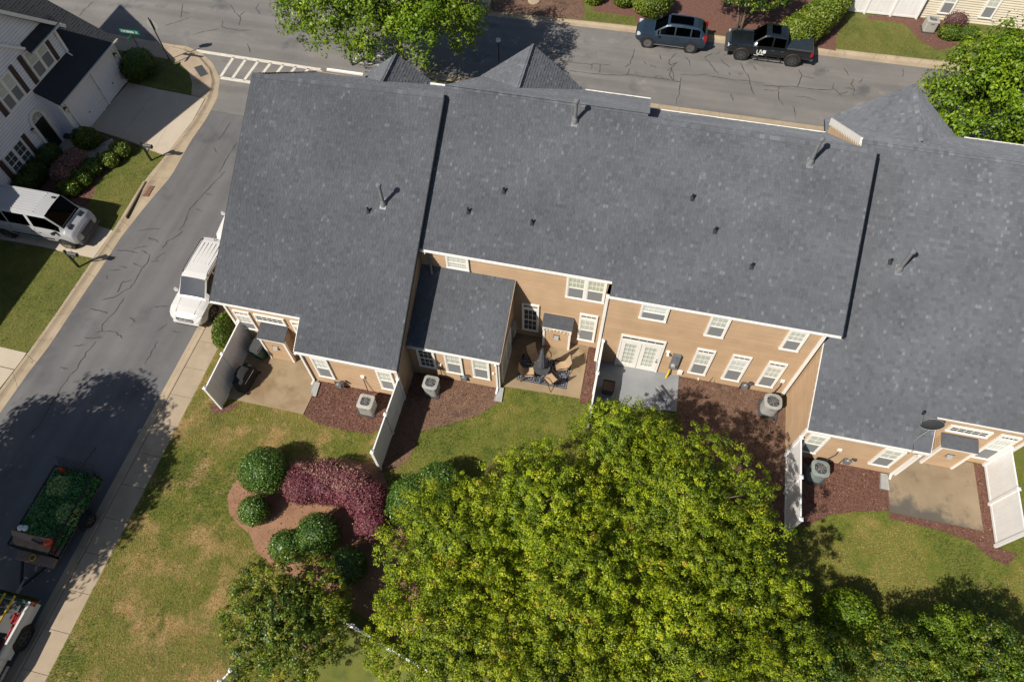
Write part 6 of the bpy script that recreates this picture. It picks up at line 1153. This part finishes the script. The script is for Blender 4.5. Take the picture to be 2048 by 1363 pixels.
for k in range(13): u = k/12; gt.beam((X0+(X1-X0)*u,Y1+0.02,FZ+0.05),(X0+(X1-X0)*u,Y1+0.32,FZ+1.0),0.02,0.02)
for k in range(7): u = k/6; gt.beam((X0,Y1+0.02+0.3*u,FZ+0.05+0.95*u),(X1,Y1+0.02+0.3*u,FZ+0.05+0.95*u),0.02,0.02)
gt.build('tail_gate', 'darkgrey', t)
for s, x in ((-1,X0-0.2),(1,X1+0.2)):
    m = MB(); wr = 0.33; m.lathe([(wr*0.6,-0.11),(wr*0.95,-0.1),(wr,-0.07),(wr,0.07),(wr*0.95,0.1),(wr*0.6,0.11)],(x,CY,wr-0.1),22,axis='x'); w = m.build('wheel', 'rubber', t, smooth='auto'); m = MB(); m.lathe([(wr*0.62,0.1*s),(wr*0.55,0.07*s),(0.05,0.1*s)],(x,CY,wr-0.1),18,axis='x')
    for k in range(5): a = k*1.257; m.beam((x+s*0.105,CY+0.04*math.cos(a),wr-0.1+0.04*math.sin(a)),(x+s*0.105,CY+0.19*math.cos(a),wr-0.1+0.19*math.sin(a)),0.05,0.02,up=(1,0,0))
    m.build('rim', 'chrome', w)
    m = MB(); P = [(CY+0.46*math.cos(a),wr-0.1+0.44*math.sin(a)) for a in np.linspace(0.1,math.pi-0.1,9)]; m.add([(x-0.13,p[0],p[1]) for p in P]+[(x+0.13,p[0],p[1]) for p in P], [(i,i+1,9+i+1,9+i) for i in range(8)]); m.build('mudguard', 'black', t)
for dx in (-0.8,0.8): m = MB(); m.beam((CX+dx,Y0,0.4),(CX,Y0-1.35,0.42),0.07,0.09); m.build('drawbar', 'black', t)
m = MB(); m.beam((CX,Y0-1.1,0.42),(CX,Y0-1.75,0.45),0.09,0.09); m.lathe([(0.03,0),(0.03,0.5),(0.05,0.52)],(CX+0.1,Y0-1.0,0.1),8); m.build('coupling', 'grey', t)
m = MB(); m.add([(X0,Y0+0.02,FZ+0.3),(X1-0.15,Y0+0.02,FZ+0.3),(X1-0.15,Y0+0.5,FZ+0.95),(X0,Y0+0.5,FZ+0.95),(X0,Y0+0.07,FZ+0.27),(X1-0.15,Y0+0.07,FZ+0.27),(X1-0.15,Y0+0.55,FZ+0.92),(X0,Y0+0.55,FZ+0.92)], [(0,1,2,3),(7,6,5,4),(0,4,5,1),(1,5,6,2),(2,6,7,3),(3,7,4,0)]); m.build('front_board', 'wood', t)
m = MB(); m.box2((X0+0.1,Y0-0.42,FZ-0.12),(X1-0.05,Y0-0.04,FZ+0.02)); m.build('front_platform', 'wood', t)
m = MB(); m.box2((X1-0.13,Y0+0.1,FZ+0.3),(X1-0.02,Y0+0.2,FZ+0.5)); m.build('marker_lamp', 'tail', t)
t2 = thing('blower', 'orange backpack blower tucked at the front corner of the trailer', 'leaf blower', loc=(X1-0.3,Y0+0.55,FZ+0.5)); m = MB(); m.lathe([(0.12,0),(0.17,0.06),(0.17,0.22),(0.1,0.3)],(X1-0.22,Y0+0.42,FZ+0.62),12); m.build('housing', 'orange', t2, smooth='auto'); m = MB(); m.lathe([(0.08,0),(0.09,0.1)],(X1-0.16,Y0+0.62,FZ+0.75),10); m.build('fan_cover', 'darkgrey', t2); m = MB(); m.tube([(X1-0.22,Y0+0.4,FZ+0.7),(X1-0.5,Y0+0.3,FZ+0.85),(X1-0.8,Y0+0.36,FZ+0.98)],0.05,8); m.build('nozzle', 'black', t2)
cx, cy = X0+0.42, Y1-0.12; t2 = thing('traffic_cone', 'bright orange traffic cone at the tail corner of the trailer', 'traffic cone', loc=(cx,cy,FZ+0.35)); m = MB(); m.lathe([(0.13,0.0),(0.03,0.5)],(cx,cy,FZ+0.42),12); m.build('cone', 'orange', t2, smooth='auto'); m = MB(); m.box((cx,cy,FZ+0.41),(0.34,0.34,0.03)); m.build('foot', 'orange', t2)
hs = thing('rope_coil', 'yellow rope coil on the trailer front platform', 'rope', loc=(CX-0.1,Y0-0.2,FZ+0.03)); m = MB(); [m.tube([(CX-0.1+r_*math.cos(a),Y0-0.2+r_*math.sin(a),FZ+0.04+0.02*k) for a in np.linspace(0,6.28,17)],0.018,5,cap=False) for k, r_ in enumerate((0.13,0.11,0.12))]; m.build('coil', 'yellow', hs)
hb = thing('water_bag', 'pale plastic bags behind the trailer front board', 'bag', loc=(CX-0.55,Y0+0.62,FZ+0.9)); m = MB(); [m.lathe([(0.05,-0.08),(0.13,-0.02),(0.11,0.07),(0.03,0.11)],(CX-0.6+0.2*k,Y0+0.68+0.03*k,FZ+0.98),9) for k in range(2)]; m.build('bag', 'signwhite', hb, smooth=True)
TRAILER = (X0, X1, Y0, Y1, FZ)

# ------------------------------------------------------------------ vegetation
def vnoise(P, s, seed):
    """smooth value noise in 2-D, 0..1"""
    g = np.random.default_rng(seed).random((64,64)); q = P[:,:2]*s+17.3; i = np.floor(q).astype(int); f = q-i; f = f*f*(3-2*f); a = i % 64; b = (i+1) % 64
    return (g[a[:,0],a[:,1]]*(1-f[:,0])+g[b[:,0],a[:,1]]*f[:,0])*(1-f[:,1])+(g[a[:,0],b[:,1]]*(1-f[:,0])+g[b[:,0],b[:,1]]*f[:,0])*f[:,1]
def unit(v): return v/(np.linalg.norm(v, axis=1)[:,None]+1e-9)
def leafset(C, N, size, r, wid=0.5):
    """one folded leaf quad per centre C with facing N"""
    n = len(C); A = unit(np.cross(N, r.normal(size=(n,3)))); B = np.cross(N, A); L = (size*r.uniform(0.65,1.3,n))[:,None]; W_ = L*wid*0.5
    V = np.stack([C-A*L*0.5, C+B*W_+N*L*0.1, C+A*L*0.5-N*L*0.06, C-B*W_+N*L*0.1], 1).reshape(-1,3)
    return V, np.arange(n*4).reshape(n,4)
def crown(name, parent, mat, c, rad, nclump, per, size, r, spread=0.26, base=0.46, voids=14, var=0.17, tips=0.02, low=-0.35, squash=1.0):
    c = np.array(c); rad = np.array(rad); D = unit(r.normal(size=(int(nclump*1.9),3))); D = D[D[:,2] > low][:nclump]
    lob = unit(r.normal(size=(9,3))); am = r.uniform(0.03,0.12,9); R = 1+np.max(np.clip((D@lob.T-0.72)/0.28,0,1)*am, axis=1)-0.07
    vo = unit(r.normal(size=(voids,3))+np.array([0,0,0.6])); vw = r.uniform(0.982,0.996,voids); hole = np.max(D@vo.T-vw, axis=1)
    R = np.where(hole > 0, R*r.uniform(0.5,0.72,len(R)), R); inner = r.random(len(D)) < 0.27
    R = R*np.where(inner, r.uniform(0.45,0.8,len(R)), r.uniform(0.8,1.06,len(R)))
    P = c+D*R[:,None]*rad; P[:,2] = np.maximum(P[:,2], 0.35)
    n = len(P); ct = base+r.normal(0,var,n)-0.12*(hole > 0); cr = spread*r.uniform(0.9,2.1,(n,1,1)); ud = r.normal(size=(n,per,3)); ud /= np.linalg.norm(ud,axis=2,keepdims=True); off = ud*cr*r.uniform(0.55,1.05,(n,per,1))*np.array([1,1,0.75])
    C = (P[:,None,:]+off).reshape(-1,3); O = np.repeat(D, per, 0)*0.4+ud.reshape(-1,3)*0.75
    Nn = unit(O+np.array([0,0,0.3])+unit(r.normal(size=(len(C),3)))*0.6)
    t = np.repeat(ct, per)+r.normal(0,0.1,len(C)); tip = r.random(len(C)) < tips; t[tip] = r.uniform(0.93,1.0,tip.sum())
    V, F = leafset(C, Nn, size, r); return fastmesh(name, V, F, mat, t, parent), P, D
def tree(label, x, y, c, rad, mat, nclump, per, size, seed, stems=3, group=None, name='tree', cat='tree', tr=0.09, **kw):
    r = np.random.default_rng(seed); t = thing(name, label, cat, loc=(x,y,0), group=group)
    _, P, D = crown('crown', t, mat, c, rad, nclump, per, size, r, **kw)
    for s in range(stems):
        a = 2*math.pi*s/max(1,stems)+r.uniform(0,1); k = 0.0 if stems == 1 else 0.18; b = Vector((x+k*math.cos(a), y+k*math.sin(a), -0.02)); top = Vector((c[0]+rad[0]*0.3*math.cos(a)*(stems > 1), c[1]+rad[1]*0.3*math.sin(a)*(stems > 1), c[2]+rad[2]*0.35))
        mid = b.lerp(top,0.5)+Vector((r.normal()*0.1,r.normal()*0.1,0)); m = MB(); m.tube([b,b.lerp(mid,0.5),mid,top], [tr*1.2,tr,tr*0.75,tr*0.3], 8); tk = m.build('trunk', 'bark', t, smooth=True)
        m = MB()
        for q in range(5):
            u = 0.45+0.1*q; p = mid.lerp(top,max(0,(u-0.5)*2)) if u > 0.5 else b.lerp(mid,u*2); e = Vector(P[r.integers(len(P))]); e = p.lerp(e,0.8); m.tube([p,p.lerp(e,0.5)+Vector((0,0,0.15)),e], [tr*0.5,tr*0.35,tr*0.12], 6)
        m.build('limbs', 'bark', tk, smooth=True)['kind'] = 'stuff'
    return t
def shrub(label, lobes, mat, size, dens, seed, name='shrub', cat='shrub', group=None, base=0.5, var=0.16, pw=2.0, tipz=0.0, tintfn=None, fuzz=0.05):
    r = np.random.default_rng(seed); L = np.array(lobes, float); t = thing(name, label, cat, loc=(L[0,0],L[0,1],0), group=group); VV, FF, TT, o = [], [], [], 0
    core = MB()
    for k, (x, y, z, a, b, h) in enumerate(L):
        n = int(dens*4*math.pi*((a*b)**1.6/3+(a*h)**1.6/3+(b*h)**1.6/3)**(1/1.6)); D = unit(r.normal(size=(n,3))); D = D[D[:,2] > -0.75]
        S_ = (np.abs(D)**pw).sum(1)**(-1/pw); Q = D*S_[:,None]; P = np.array([x,y,z])+Q*np.array([a,b,h])*(r.normal(1-0.02,fuzz,len(Q))[:,None]+0.02*np.sin(Q[:,:1]*9+Q[:,1:2]*7))
        P[:,2] = np.maximum(P[:,2], 0.03); keep = np.ones(len(P), bool)
        for j, (x2, y2, z2, a2, b2, h2) in enumerate(L):
            if j != k: keep &= (np.abs((P-np.array([x2,y2,z2]))/np.array([a2,b2,h2]))**pw).sum(1) > 0.8
        P, D = P[keep], D[keep]; Nn = unit(D/np.array([a,b,h])*min(a,b,h)+unit(r.normal(size=(len(P),3)))*0.75)
        tt = base+r.normal(0,var,len(P))+0.22*(vnoise(P,2.2,seed)-0.5)
        if tintfn is not None: tt = tintfn(P, tt)
        V, F = leafset(P, Nn, size, r, 0.6); VV.append(V); FF.append(F+o); TT.append(tt); o += len(V)
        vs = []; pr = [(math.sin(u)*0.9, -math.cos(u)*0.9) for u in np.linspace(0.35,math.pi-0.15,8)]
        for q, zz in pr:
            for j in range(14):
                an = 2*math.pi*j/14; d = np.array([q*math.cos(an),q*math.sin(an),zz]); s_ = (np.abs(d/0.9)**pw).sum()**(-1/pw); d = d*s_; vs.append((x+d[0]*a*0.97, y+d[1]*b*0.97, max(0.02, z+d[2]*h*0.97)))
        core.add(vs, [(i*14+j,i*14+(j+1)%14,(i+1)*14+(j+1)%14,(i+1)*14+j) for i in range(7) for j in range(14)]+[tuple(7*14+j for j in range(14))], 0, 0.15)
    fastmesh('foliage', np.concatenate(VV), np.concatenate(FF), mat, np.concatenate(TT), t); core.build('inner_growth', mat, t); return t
# --- the big canopy behind the houses
BIG = [('tree crown nearest the grey patio, at the top of the big canopy',(1.66,10.98),4.0,2.0,2.0,0.40),('tree at the upper left edge of the big canopy beside the round hedge',(-3.87,5.87),3.7,2.8,2.0,0.50),('tree at the lower left edge of the big canopy, yellowest of its leaves',(-2.99,2.72),3.9,3.0,2.2,0.56),('tree in the upper middle of the canopy below the curved lawn',(-1.00,7.81),4.1,2.8,2.1,0.50),('tall tree in the very middle of the big canopy',(0.90,5.16),4.6,3.2,2.2,0.54),('tree of the canopy right below the shaded mulch bed',(4.16,9.07),4.2,3.35,2.1,0.46),('tree at the right edge of the canopy next to the dappled fence',(5.78,6.80),4.2,2.8,2.0,0.46),('tree at the bottom right of the big canopy',(4.65,3.82),4.3,3.2,2.1,0.50),('tree at the bottom middle of the canopy, by the picture edge',(0.81,2.06),4.3,3.2,2.2,0.56),('darker green small tree at the lower right corner of the canopy',(7.99,5.03),3.2,1.7,1.6,0.36)]
for i, (lab, xy, cz, r_, rz_, b) in enumerate(BIG):
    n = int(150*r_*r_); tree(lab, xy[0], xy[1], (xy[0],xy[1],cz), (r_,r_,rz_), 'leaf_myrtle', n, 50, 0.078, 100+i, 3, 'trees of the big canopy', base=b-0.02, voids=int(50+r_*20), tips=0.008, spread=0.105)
xy = (-9.38,2.17); tree('dark green round tree with orange tips at the lower left', xy[0], xy[1], (xy[0],xy[1],2.6), (2.45,2.45,1.75), 'leaf_dark', 820, 44, 0.095, 120, 4, base=0.54, voids=80, tips=0.012, spread=0.11, var=0.2)
SM = [((9.91,4.66),2.2,1.5,0.42),((12.56,5.84),2.1,1.25,0.46),((14.36,6.83),2.1,1.1,0.5),((15.70,6.53),2.2,1.3,0.44),((13.93,5.23),2.2,1.4,0.5),((16.60,5.83),2.2,1.3,0.44)]
LB = ['small leafy tree at the bottom right beside the canopy','small tree directly below the round bush at the bottom right','small pale-tipped tree casting a spiky shadow on the right lawn','small tree near the right picture edge below the lawn','small tree at the bottom edge between its two neighbours','small tree cut off by the bottom right corner']
for i, (xy, cz, r_, b) in enumerate(SM): tree(LB[i], xy[0], xy[1], (xy[0],xy[1],cz), (r_,r_,1.5), 'leaf_dark' if i % 3 != 2 else 'leaf_bright', int(240*r_*r_), 34, 0.085, 140+i, 3, 'small trees along the bottom right', base=b-0.04, voids=50, tips=0.02, spread=0.12)
tree('large bright green street tree overhanging the road behind the first gable', -15.0, 34.6, (-15.7,35.2,6.2), (6.4,5.2,3.4), 'leaf_bright', 2300, 30, 0.19, 160, 1, base=0.5, voids=90, spread=0.3, tr=0.2, low=-0.55, tips=0.0, var=0.15)
tree('large bright green tree at the right beside the third gable', 19.6, 33.6, (19.8,34.2,4.8), (5.0,4.6,3.6), 'leaf_bright', 1700, 30, 0.19, 161, 1, base=0.46, voids=80, spread=0.3, tr=0.17, low=-0.55, tips=0.0, var=0.17)
xy = (5.63,44.81); tree('broad dark tree above the pickup in the far planting bed', xy[0], xy[1], (xy[0],xy[1]+1.0,2.6), (2.7,1.9,1.6), 'leaf_dark', 480, 34, 0.16, 162, 2, base=0.4, voids=30, spread=0.26, tips=0)
tree('tall tree outside the left edge shading the road', -26.5, 1.0, (-26.4,0.6,6.4), (4.6,5.0,2.6), 'leaf_bright', 1150, 40, 0.26, 163, 1, base=0.45, voids=70, spread=0.36, tr=0.2, tips=0, low=-0.5)
# --- clipped shrubs in the island bed
def sh(label, xy, z, a, b, h, seed, mat='leaf_box', size=0.075, dens=600, **kw): return shrub(label, [(xy[0],xy[1],z,a,b,h)], mat, size, dens, seed, **kw)
gb = 'clipped round boxwood shrubs'
sh('largest clipped boxwood ball, casting a shadow on the lawn', (-13.21,7.81), 0.92, 1.02, 1.02, 0.98, 200, group=gb); sh('small clipped boxwood ball at the left of the bare island bed', (-13.05,6.14), 0.58, 0.64, 0.64, 0.62, 201, group=gb, base=0.56); sh('clipped boxwood ball right below the burgundy hedge', (-9.89,5.71), 0.88, 0.9, 0.88, 0.9, 202, group=gb); sh('clipped boxwood ball half under the dark tree, touching its neighbour', (-11.05,5.00), 0.66, 0.72, 0.7, 0.7, 203, group=gb, base=0.55)
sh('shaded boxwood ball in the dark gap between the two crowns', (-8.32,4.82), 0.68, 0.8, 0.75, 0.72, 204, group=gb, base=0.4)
shrub('round clipped green hedge emerging from the left of the canopy', [(*(-6.47,7.93),0.9,1.05,1.15,0.95),(*(-5.54,8.93),0.9,1.0,0.85,0.92)], 'leaf_box', 0.075, 560, 205, base=0.58)
def redt(P, t): return np.where(vnoise(P,0.55,77) > 0.55, t+0.22, t-0.1)
shrub('burgundy clipped hedge curving through the island bed', [(*(-11.32,7.68),0.72,0.8,0.85,0.72),(*(-10.35,7.98),0.74,0.95,0.95,0.74),(*(-9.32,7.98),0.74,0.9,0.9,0.74),(*(-8.38,7.55),0.74,0.78,0.85,0.74),(*(-7.95,6.76),0.7,0.62,0.8,0.7)], 'leaf_red', 0.075, 620, 206, name='hedge', cat='hedge', base=0.42, var=0.2, pw=2.6, tintfn=redt)
shrub('green shrub between the pavement and the end wall by the car', [(*(-18.33,14.46),0.6,0.42,0.85,0.68),(*(-18.24,13.94),0.5,0.4,0.5,0.55)], 'leaf_hedge', 0.085, 560, 207, base=0.42)
sh('round bright green bush at the bottom right below the lawn', (11.39,7.22), 0.85, 1.0, 0.95, 0.95, 208, mat='leaf_bright', size=0.1, dens=380, base=0.55)
# --- far side of the street
g2 = 'round bushes in the far planting bed'
sh('large round light green bush left of the dark tree in the far bed', (-0.55,45.53), 0.9, 1.35, 1.1, 1.0, 210, mat='leaf_hedge', size=0.13, dens=260, base=0.5, group=g2); sh('small round bush at the top edge, second from the left in the far bed', (-2.61,46.08), 0.6, 0.75, 0.7, 0.65, 211, mat='leaf_hedge', size=0.12, dens=280, base=0.42, group=g2); sh('small round bush at the top edge, leftmost in the far bed', (-4.72,45.94), 0.5, 0.7, 0.6, 0.6, 212, mat='leaf_hedge', size=0.12, dens=280, base=0.42, group=g2)
P_ = [(9.12,43.70),(9.73,44.44),(10.36,45.33),(10.96,46.41),(11.49,47.53),(11.81,48.54)]
shrub('long pale green clipped hedge behind the pickup', [(p[0],p[1],1.0,1.15,1.1,1.1) for p in P_], 'leaf_hedge', 0.14, 240, 213, name='hedge', cat='hedge', base=0.6, var=0.16)
shrub('low dark hedge beside the air conditioner of the cream house', [(*(19.39,46.66),0.45,0.8,0.45,0.5),(*(20.44,46.76),0.45,0.8,0.5,0.5)], 'leaf_dark', 0.12, 280, 214, name='hedge', cat='hedge', base=0.4)
sh('pale feathery shrub against the cream house wall', (19.78,47.82), 0.6, 0.8, 0.4, 0.65, 215, mat='leaf_pink', size=0.1, dens=130, base=0.5)
# --- in front of the white house
sh('large dark bush at the garage corner of the white house', (-32.74,32.09), 0.75, 1.05, 1.25, 0.85, 220, mat='leaf_dark', size=0.1, dens=330, base=0.3); sh('leafy dark bush between the entry and the driveway', (-32.58,25.39), 0.5, 0.85, 0.7, 0.6, 221, mat='leaf_dark', size=0.11, dens=300, base=0.42)
shrub('pale pink leaved clipped hedge below the entry path', [(*(-31.82,23.33),0.7,0.55,0.6,0.75),(*(-31.90,22.81),0.7,0.55,0.6,0.75),(*(-31.97,22.18),0.7,0.55,0.6,0.75)], 'leaf_pink', 0.09, 420, 222, name='hedge', cat='hedge', base=0.55, var=0.22, pw=2.6)
shrub('dark green hedge under the ground-floor window of the white house', [(*(-33.82,23.46),0.6,0.6,0.85,0.65),(*(-33.86,22.07),0.6,0.6,0.9,0.65),(*(-33.90,21.13),0.6,0.6,0.8,0.65)], 'leaf_dark', 0.1, 320, 223, name='hedge', cat='hedge', base=0.25)
sh('sunlit yellow-green bush at the edge of the front bed', (-30.37,24.14), 0.38, 0.55, 0.5, 0.48, 224, mat='leaf_hedge', size=0.11, dens=330, base=0.55); sh('sunlit green bush at the driveway end of the path', (-30.14,25.01), 0.4, 0.6, 0.55, 0.5, 225, mat='leaf_hedge', size=0.11, dens=330, base=0.45)
for i, xy in enumerate(((-31.09,23.27),(-31.22,22.37),(-31.47,21.59))): sh(['dark low shrub at the top of the row beside the red mulch','dark low shrub in the middle of the row beside the red mulch','dark low shrub nearest the van in the row by the mulch'][i], xy, 0.4, 0.65, 0.6, 0.5, 226+i, mat='leaf_dark', size=0.1, dens=320, base=0.4, group='dark low shrubs beside the red mulch')
# --- cuttings heaped in the trailer
X0, X1, Y0, Y1, FZ = TRAILER; r = np.random.default_rng(300); n = 11000; q = np.c_[r.uniform(X0+0.03,X1-0.03,n), r.uniform(Y0+0.5,Y1-0.05,n)]
def heap(q): u = (q[:,0]-X0)/(X1-X0); v = (q[:,1]-Y0)/(Y1-Y0); return FZ+0.42+0.5*np.sin(np.clip(u,0,1)*math.pi)**0.6*np.sin(np.clip(v*0.92+0.08,0,1)*math.pi)**0.5+0.22*(vnoise(q,2.5,5)-0.5)
Z_ = heap(q)+r.normal(0,0.05,n); P = np.c_[q,Z_]; ns = 3200; e = r.integers(0,3,ns); sx_ = np.where(e == 0, X1-0.01, np.where(e == 1, X0+0.01, r.uniform(X0,X1,ns))); sy_ = np.where(e == 2, Y1-0.01, r.uniform(Y0+0.45,Y1,ns)); P = np.r_[P, np.c_[sx_,sy_,r.uniform(FZ+0.02,FZ+0.6,ns)]+r.normal(0,0.03,(ns,3))]; n = len(P); V, F = leafset(P, unit(np.array([0,0,0.7])+unit(r.normal(size=(n,3)))), 0.11, r, 0.5)
hp = thing('cuttings_heap', 'heap of freshly cut dark green hedge cuttings filling the trailer', 'hedge cuttings', loc=((X0+X1)/2,(Y0+Y1)/2,FZ)); m = MB(); gx_, gy_ = np.linspace(X0+0.03,X1-0.03,14), np.linspace(Y0+0.45,Y1-0.03,20); vs = []
for yy in gy_:
    for xx in gx_: vs.append((xx,yy,float(heap(np.array([[xx,yy]]))[0])-0.07))
b0 = len(vs); m.add(vs, [(j*14+i,j*14+i+1,(j+1)*14+i+1,(j+1)*14+i) for j in range(19) for i in range(13)], 0, 0.15)
m.box2((X0+0.03,Y0+0.45,FZ),(X1-0.03,Y1-0.03,FZ+0.4),0,0.15); m.build('packed_core', 'cuttings', hp); tn = 0.45+r.normal(0,0.17,n)+0.45*(vnoise(P,0.9,9) > 0.72); fastmesh('loose_cuttings', V, F, 'cuttings', tn, hp)['kind'] = 'stuff'
# --- grass blades and mulch chips
def scatter(poly, dens, r):
    p = np.array(poly); lo, hi = p.min(0), p.max(0); n = int(dens*np.prod(hi-lo)); q = r.uniform(lo, hi, (n,2)); return q[inpoly(q, poly)]
def cut(q, polys):
    k = np.ones(len(q), bool)
    for p in polys: k &= ~inpoly(q, p)
    return q[k]
def blades(name, poly, dens, seed, mat, avoid=(), base=0.5, size=0.075, zoff=0.0):
    r = np.random.default_rng(seed); q = cut(scatter(poly, dens, r), avoid); n = len(q)
    a = r.uniform(0,6.283,n); d = np.c_[np.cos(a),np.sin(a)]; L = size*r.uniform(0.6,1.4,n); le = r.uniform(0.45,0.95,n); w = r.uniform(0.006,0.012,n)[:,None]; s = np.c_[-d[:,1],d[:,0]]
    b = np.c_[q,np.full(n,zoff-0.004)]; tip = np.c_[q+d*(L*le)[:,None], zoff+L*np.sqrt(1-le**2*0.9)+0.004]
    V = np.stack([b+np.c_[s*w,np.zeros(n)], b-np.c_[s*w,np.zeros(n)], tip], 1).reshape(-1,3)
    dry = np.clip((vnoise(q,0.4,seed+1)*0.5+vnoise(q,1.1,seed+2)*0.3+vnoise(q,3.1,seed+3)*0.2-0.45)*4.4,-0.42,0.66); t = base+dry*0.75+r.normal(0,0.14,n)
    return tag(fastmesh(name, V, np.arange(n*3).reshape(n,3), mat, t), kind='stuff')
houses = [[(-17.4,14.3),(-13.1,14.3),(-13.1,12.9),(-8.5,12.9),(-8.5,14.4),(-4.2,14.4),(-4.2,17.6),(0,17.6),(0,16.9),(9.2,16.9),(9.2,13.9),(13.9,13.9),(13.9,15.3),(20,15.3),(20,30),(-17.4,30)]]
PAT = [[(-16.56,11.08),(-12.92,11.05),(-12.83,12.86),(-13.15,14.4),(-17.4,14.4),(-16.77,10.98)],[(-4.04,14.51),(-0.34,14.64),(-0.38,17.61),(-1.0,17.6),(-4.2,17.6),(-4.2,14.4)],[(4.12,16.96),(4.20,14.92),(0.32,14.48),(0.1,16.9)],[(13.61,13.86),(13.58,12.11),(17.38,12.10),(17.35,15.18),(17.3,15.4),(13.9,15.4)]]
AV = houses+PAT+[p for k, p in BEDS.items()]
blades('grass', [(XL+0.04,-3),(-8.5,-3),(-8.5,15.2),(-17.4,15.2),(XL+0.04,15.2)], 750, 401, 'blades', AV, 0.5)
blades('grass', [(-8.5,5),(20.5,5),(20.5,15.4),(-8.5,15.4)], 650, 407, 'blades', AV, 0.4)
blades('grass', [(-28.60,30.91),(-29.06,31.92),(-29.80,32.95),(-30.80,33.64),(-31.84,33.86),(-33.63,33.98),(-33.50,31.87)], 260, 402, 'blades_green', [], 0.45)
blades('grass', [(-27.57,25.46),(-27.76,23.77),(-27.78,21.97),(-27.64,19.42),(-29.67,19.78),(-30.18,21.94),(-30.57,22.27),(-30.14,24.62),(-29.78,25.66)], 420, 403, 'blades_green', [], 0.55)
blades('grass', [(-27.66,17.39),(-27.66,13.62),(-27.71,11.76),(-27.79,11.32),(-29.87,11.29),(-33.42,14.67),(-33.73,17.35)], 420, 404, 'blades_green', [], 0.5)
blades('grass', [(12.08,45.18),(12.83,47.83),(14.21,47.81),(15.92,47.86),(16.84,47.60),(17.48,46.15),(18.64,45.26),(18.41,44.18),(15.69,44.10),(11.97,43.96)], 190, 405, 'blades_green', [], 0.5, 0.11)
blades('grass', [(-5.08,44.56),(-4.40,44.85),(-1.56,44.74),(-1.41,43.88),(-4.79,43.86)], 190, 406, 'blades', [], 0.5, 0.11)
def chips(poly, dens, seed, base=0.5, z=0.012, avoid=()):
    r = np.random.default_rng(seed); q = cut(scatter(poly, dens, r), list(avoid)+houses+PAT); n = len(q)
    if n == 0: return
    q = q+r.normal(0,0.06,q.shape)
    Nn = unit(np.array([0,0,1.3])+unit(r.normal(size=(n,3)))*0.8); V, F = leafset(np.c_[q,np.full(n,z)+r.uniform(0,0.02,n)], Nn, 0.062, r, 0.45)
    t = base+r.normal(0,0.17,n); br = r.random(n) < 0.035; t[br] = r.uniform(0.9,1,br.sum()); tag(fastmesh('mulch_chips', V, F, 'chips', t), kind='stuff')
for i, (k, dn_, b) in enumerate((('mulch_bed',420,0.42),('earth_bed',260,0.55),('mulch_bed_strip',420,0.45),('mulch_bed_shaded',260,0.45),('mulch_bed_corner',420,0.45),('mulch_bed_fence',420,0.5),('mulch_corner',350,0.55),('mulch_front',260,0.6),('mulch_north',120,0.6),('mulch_north_house',120,0.6))): chips(BEDS[k], dn_, 500+i, b)
chips(BEDS['earth_bed_island'], 60, 520, 0.7)
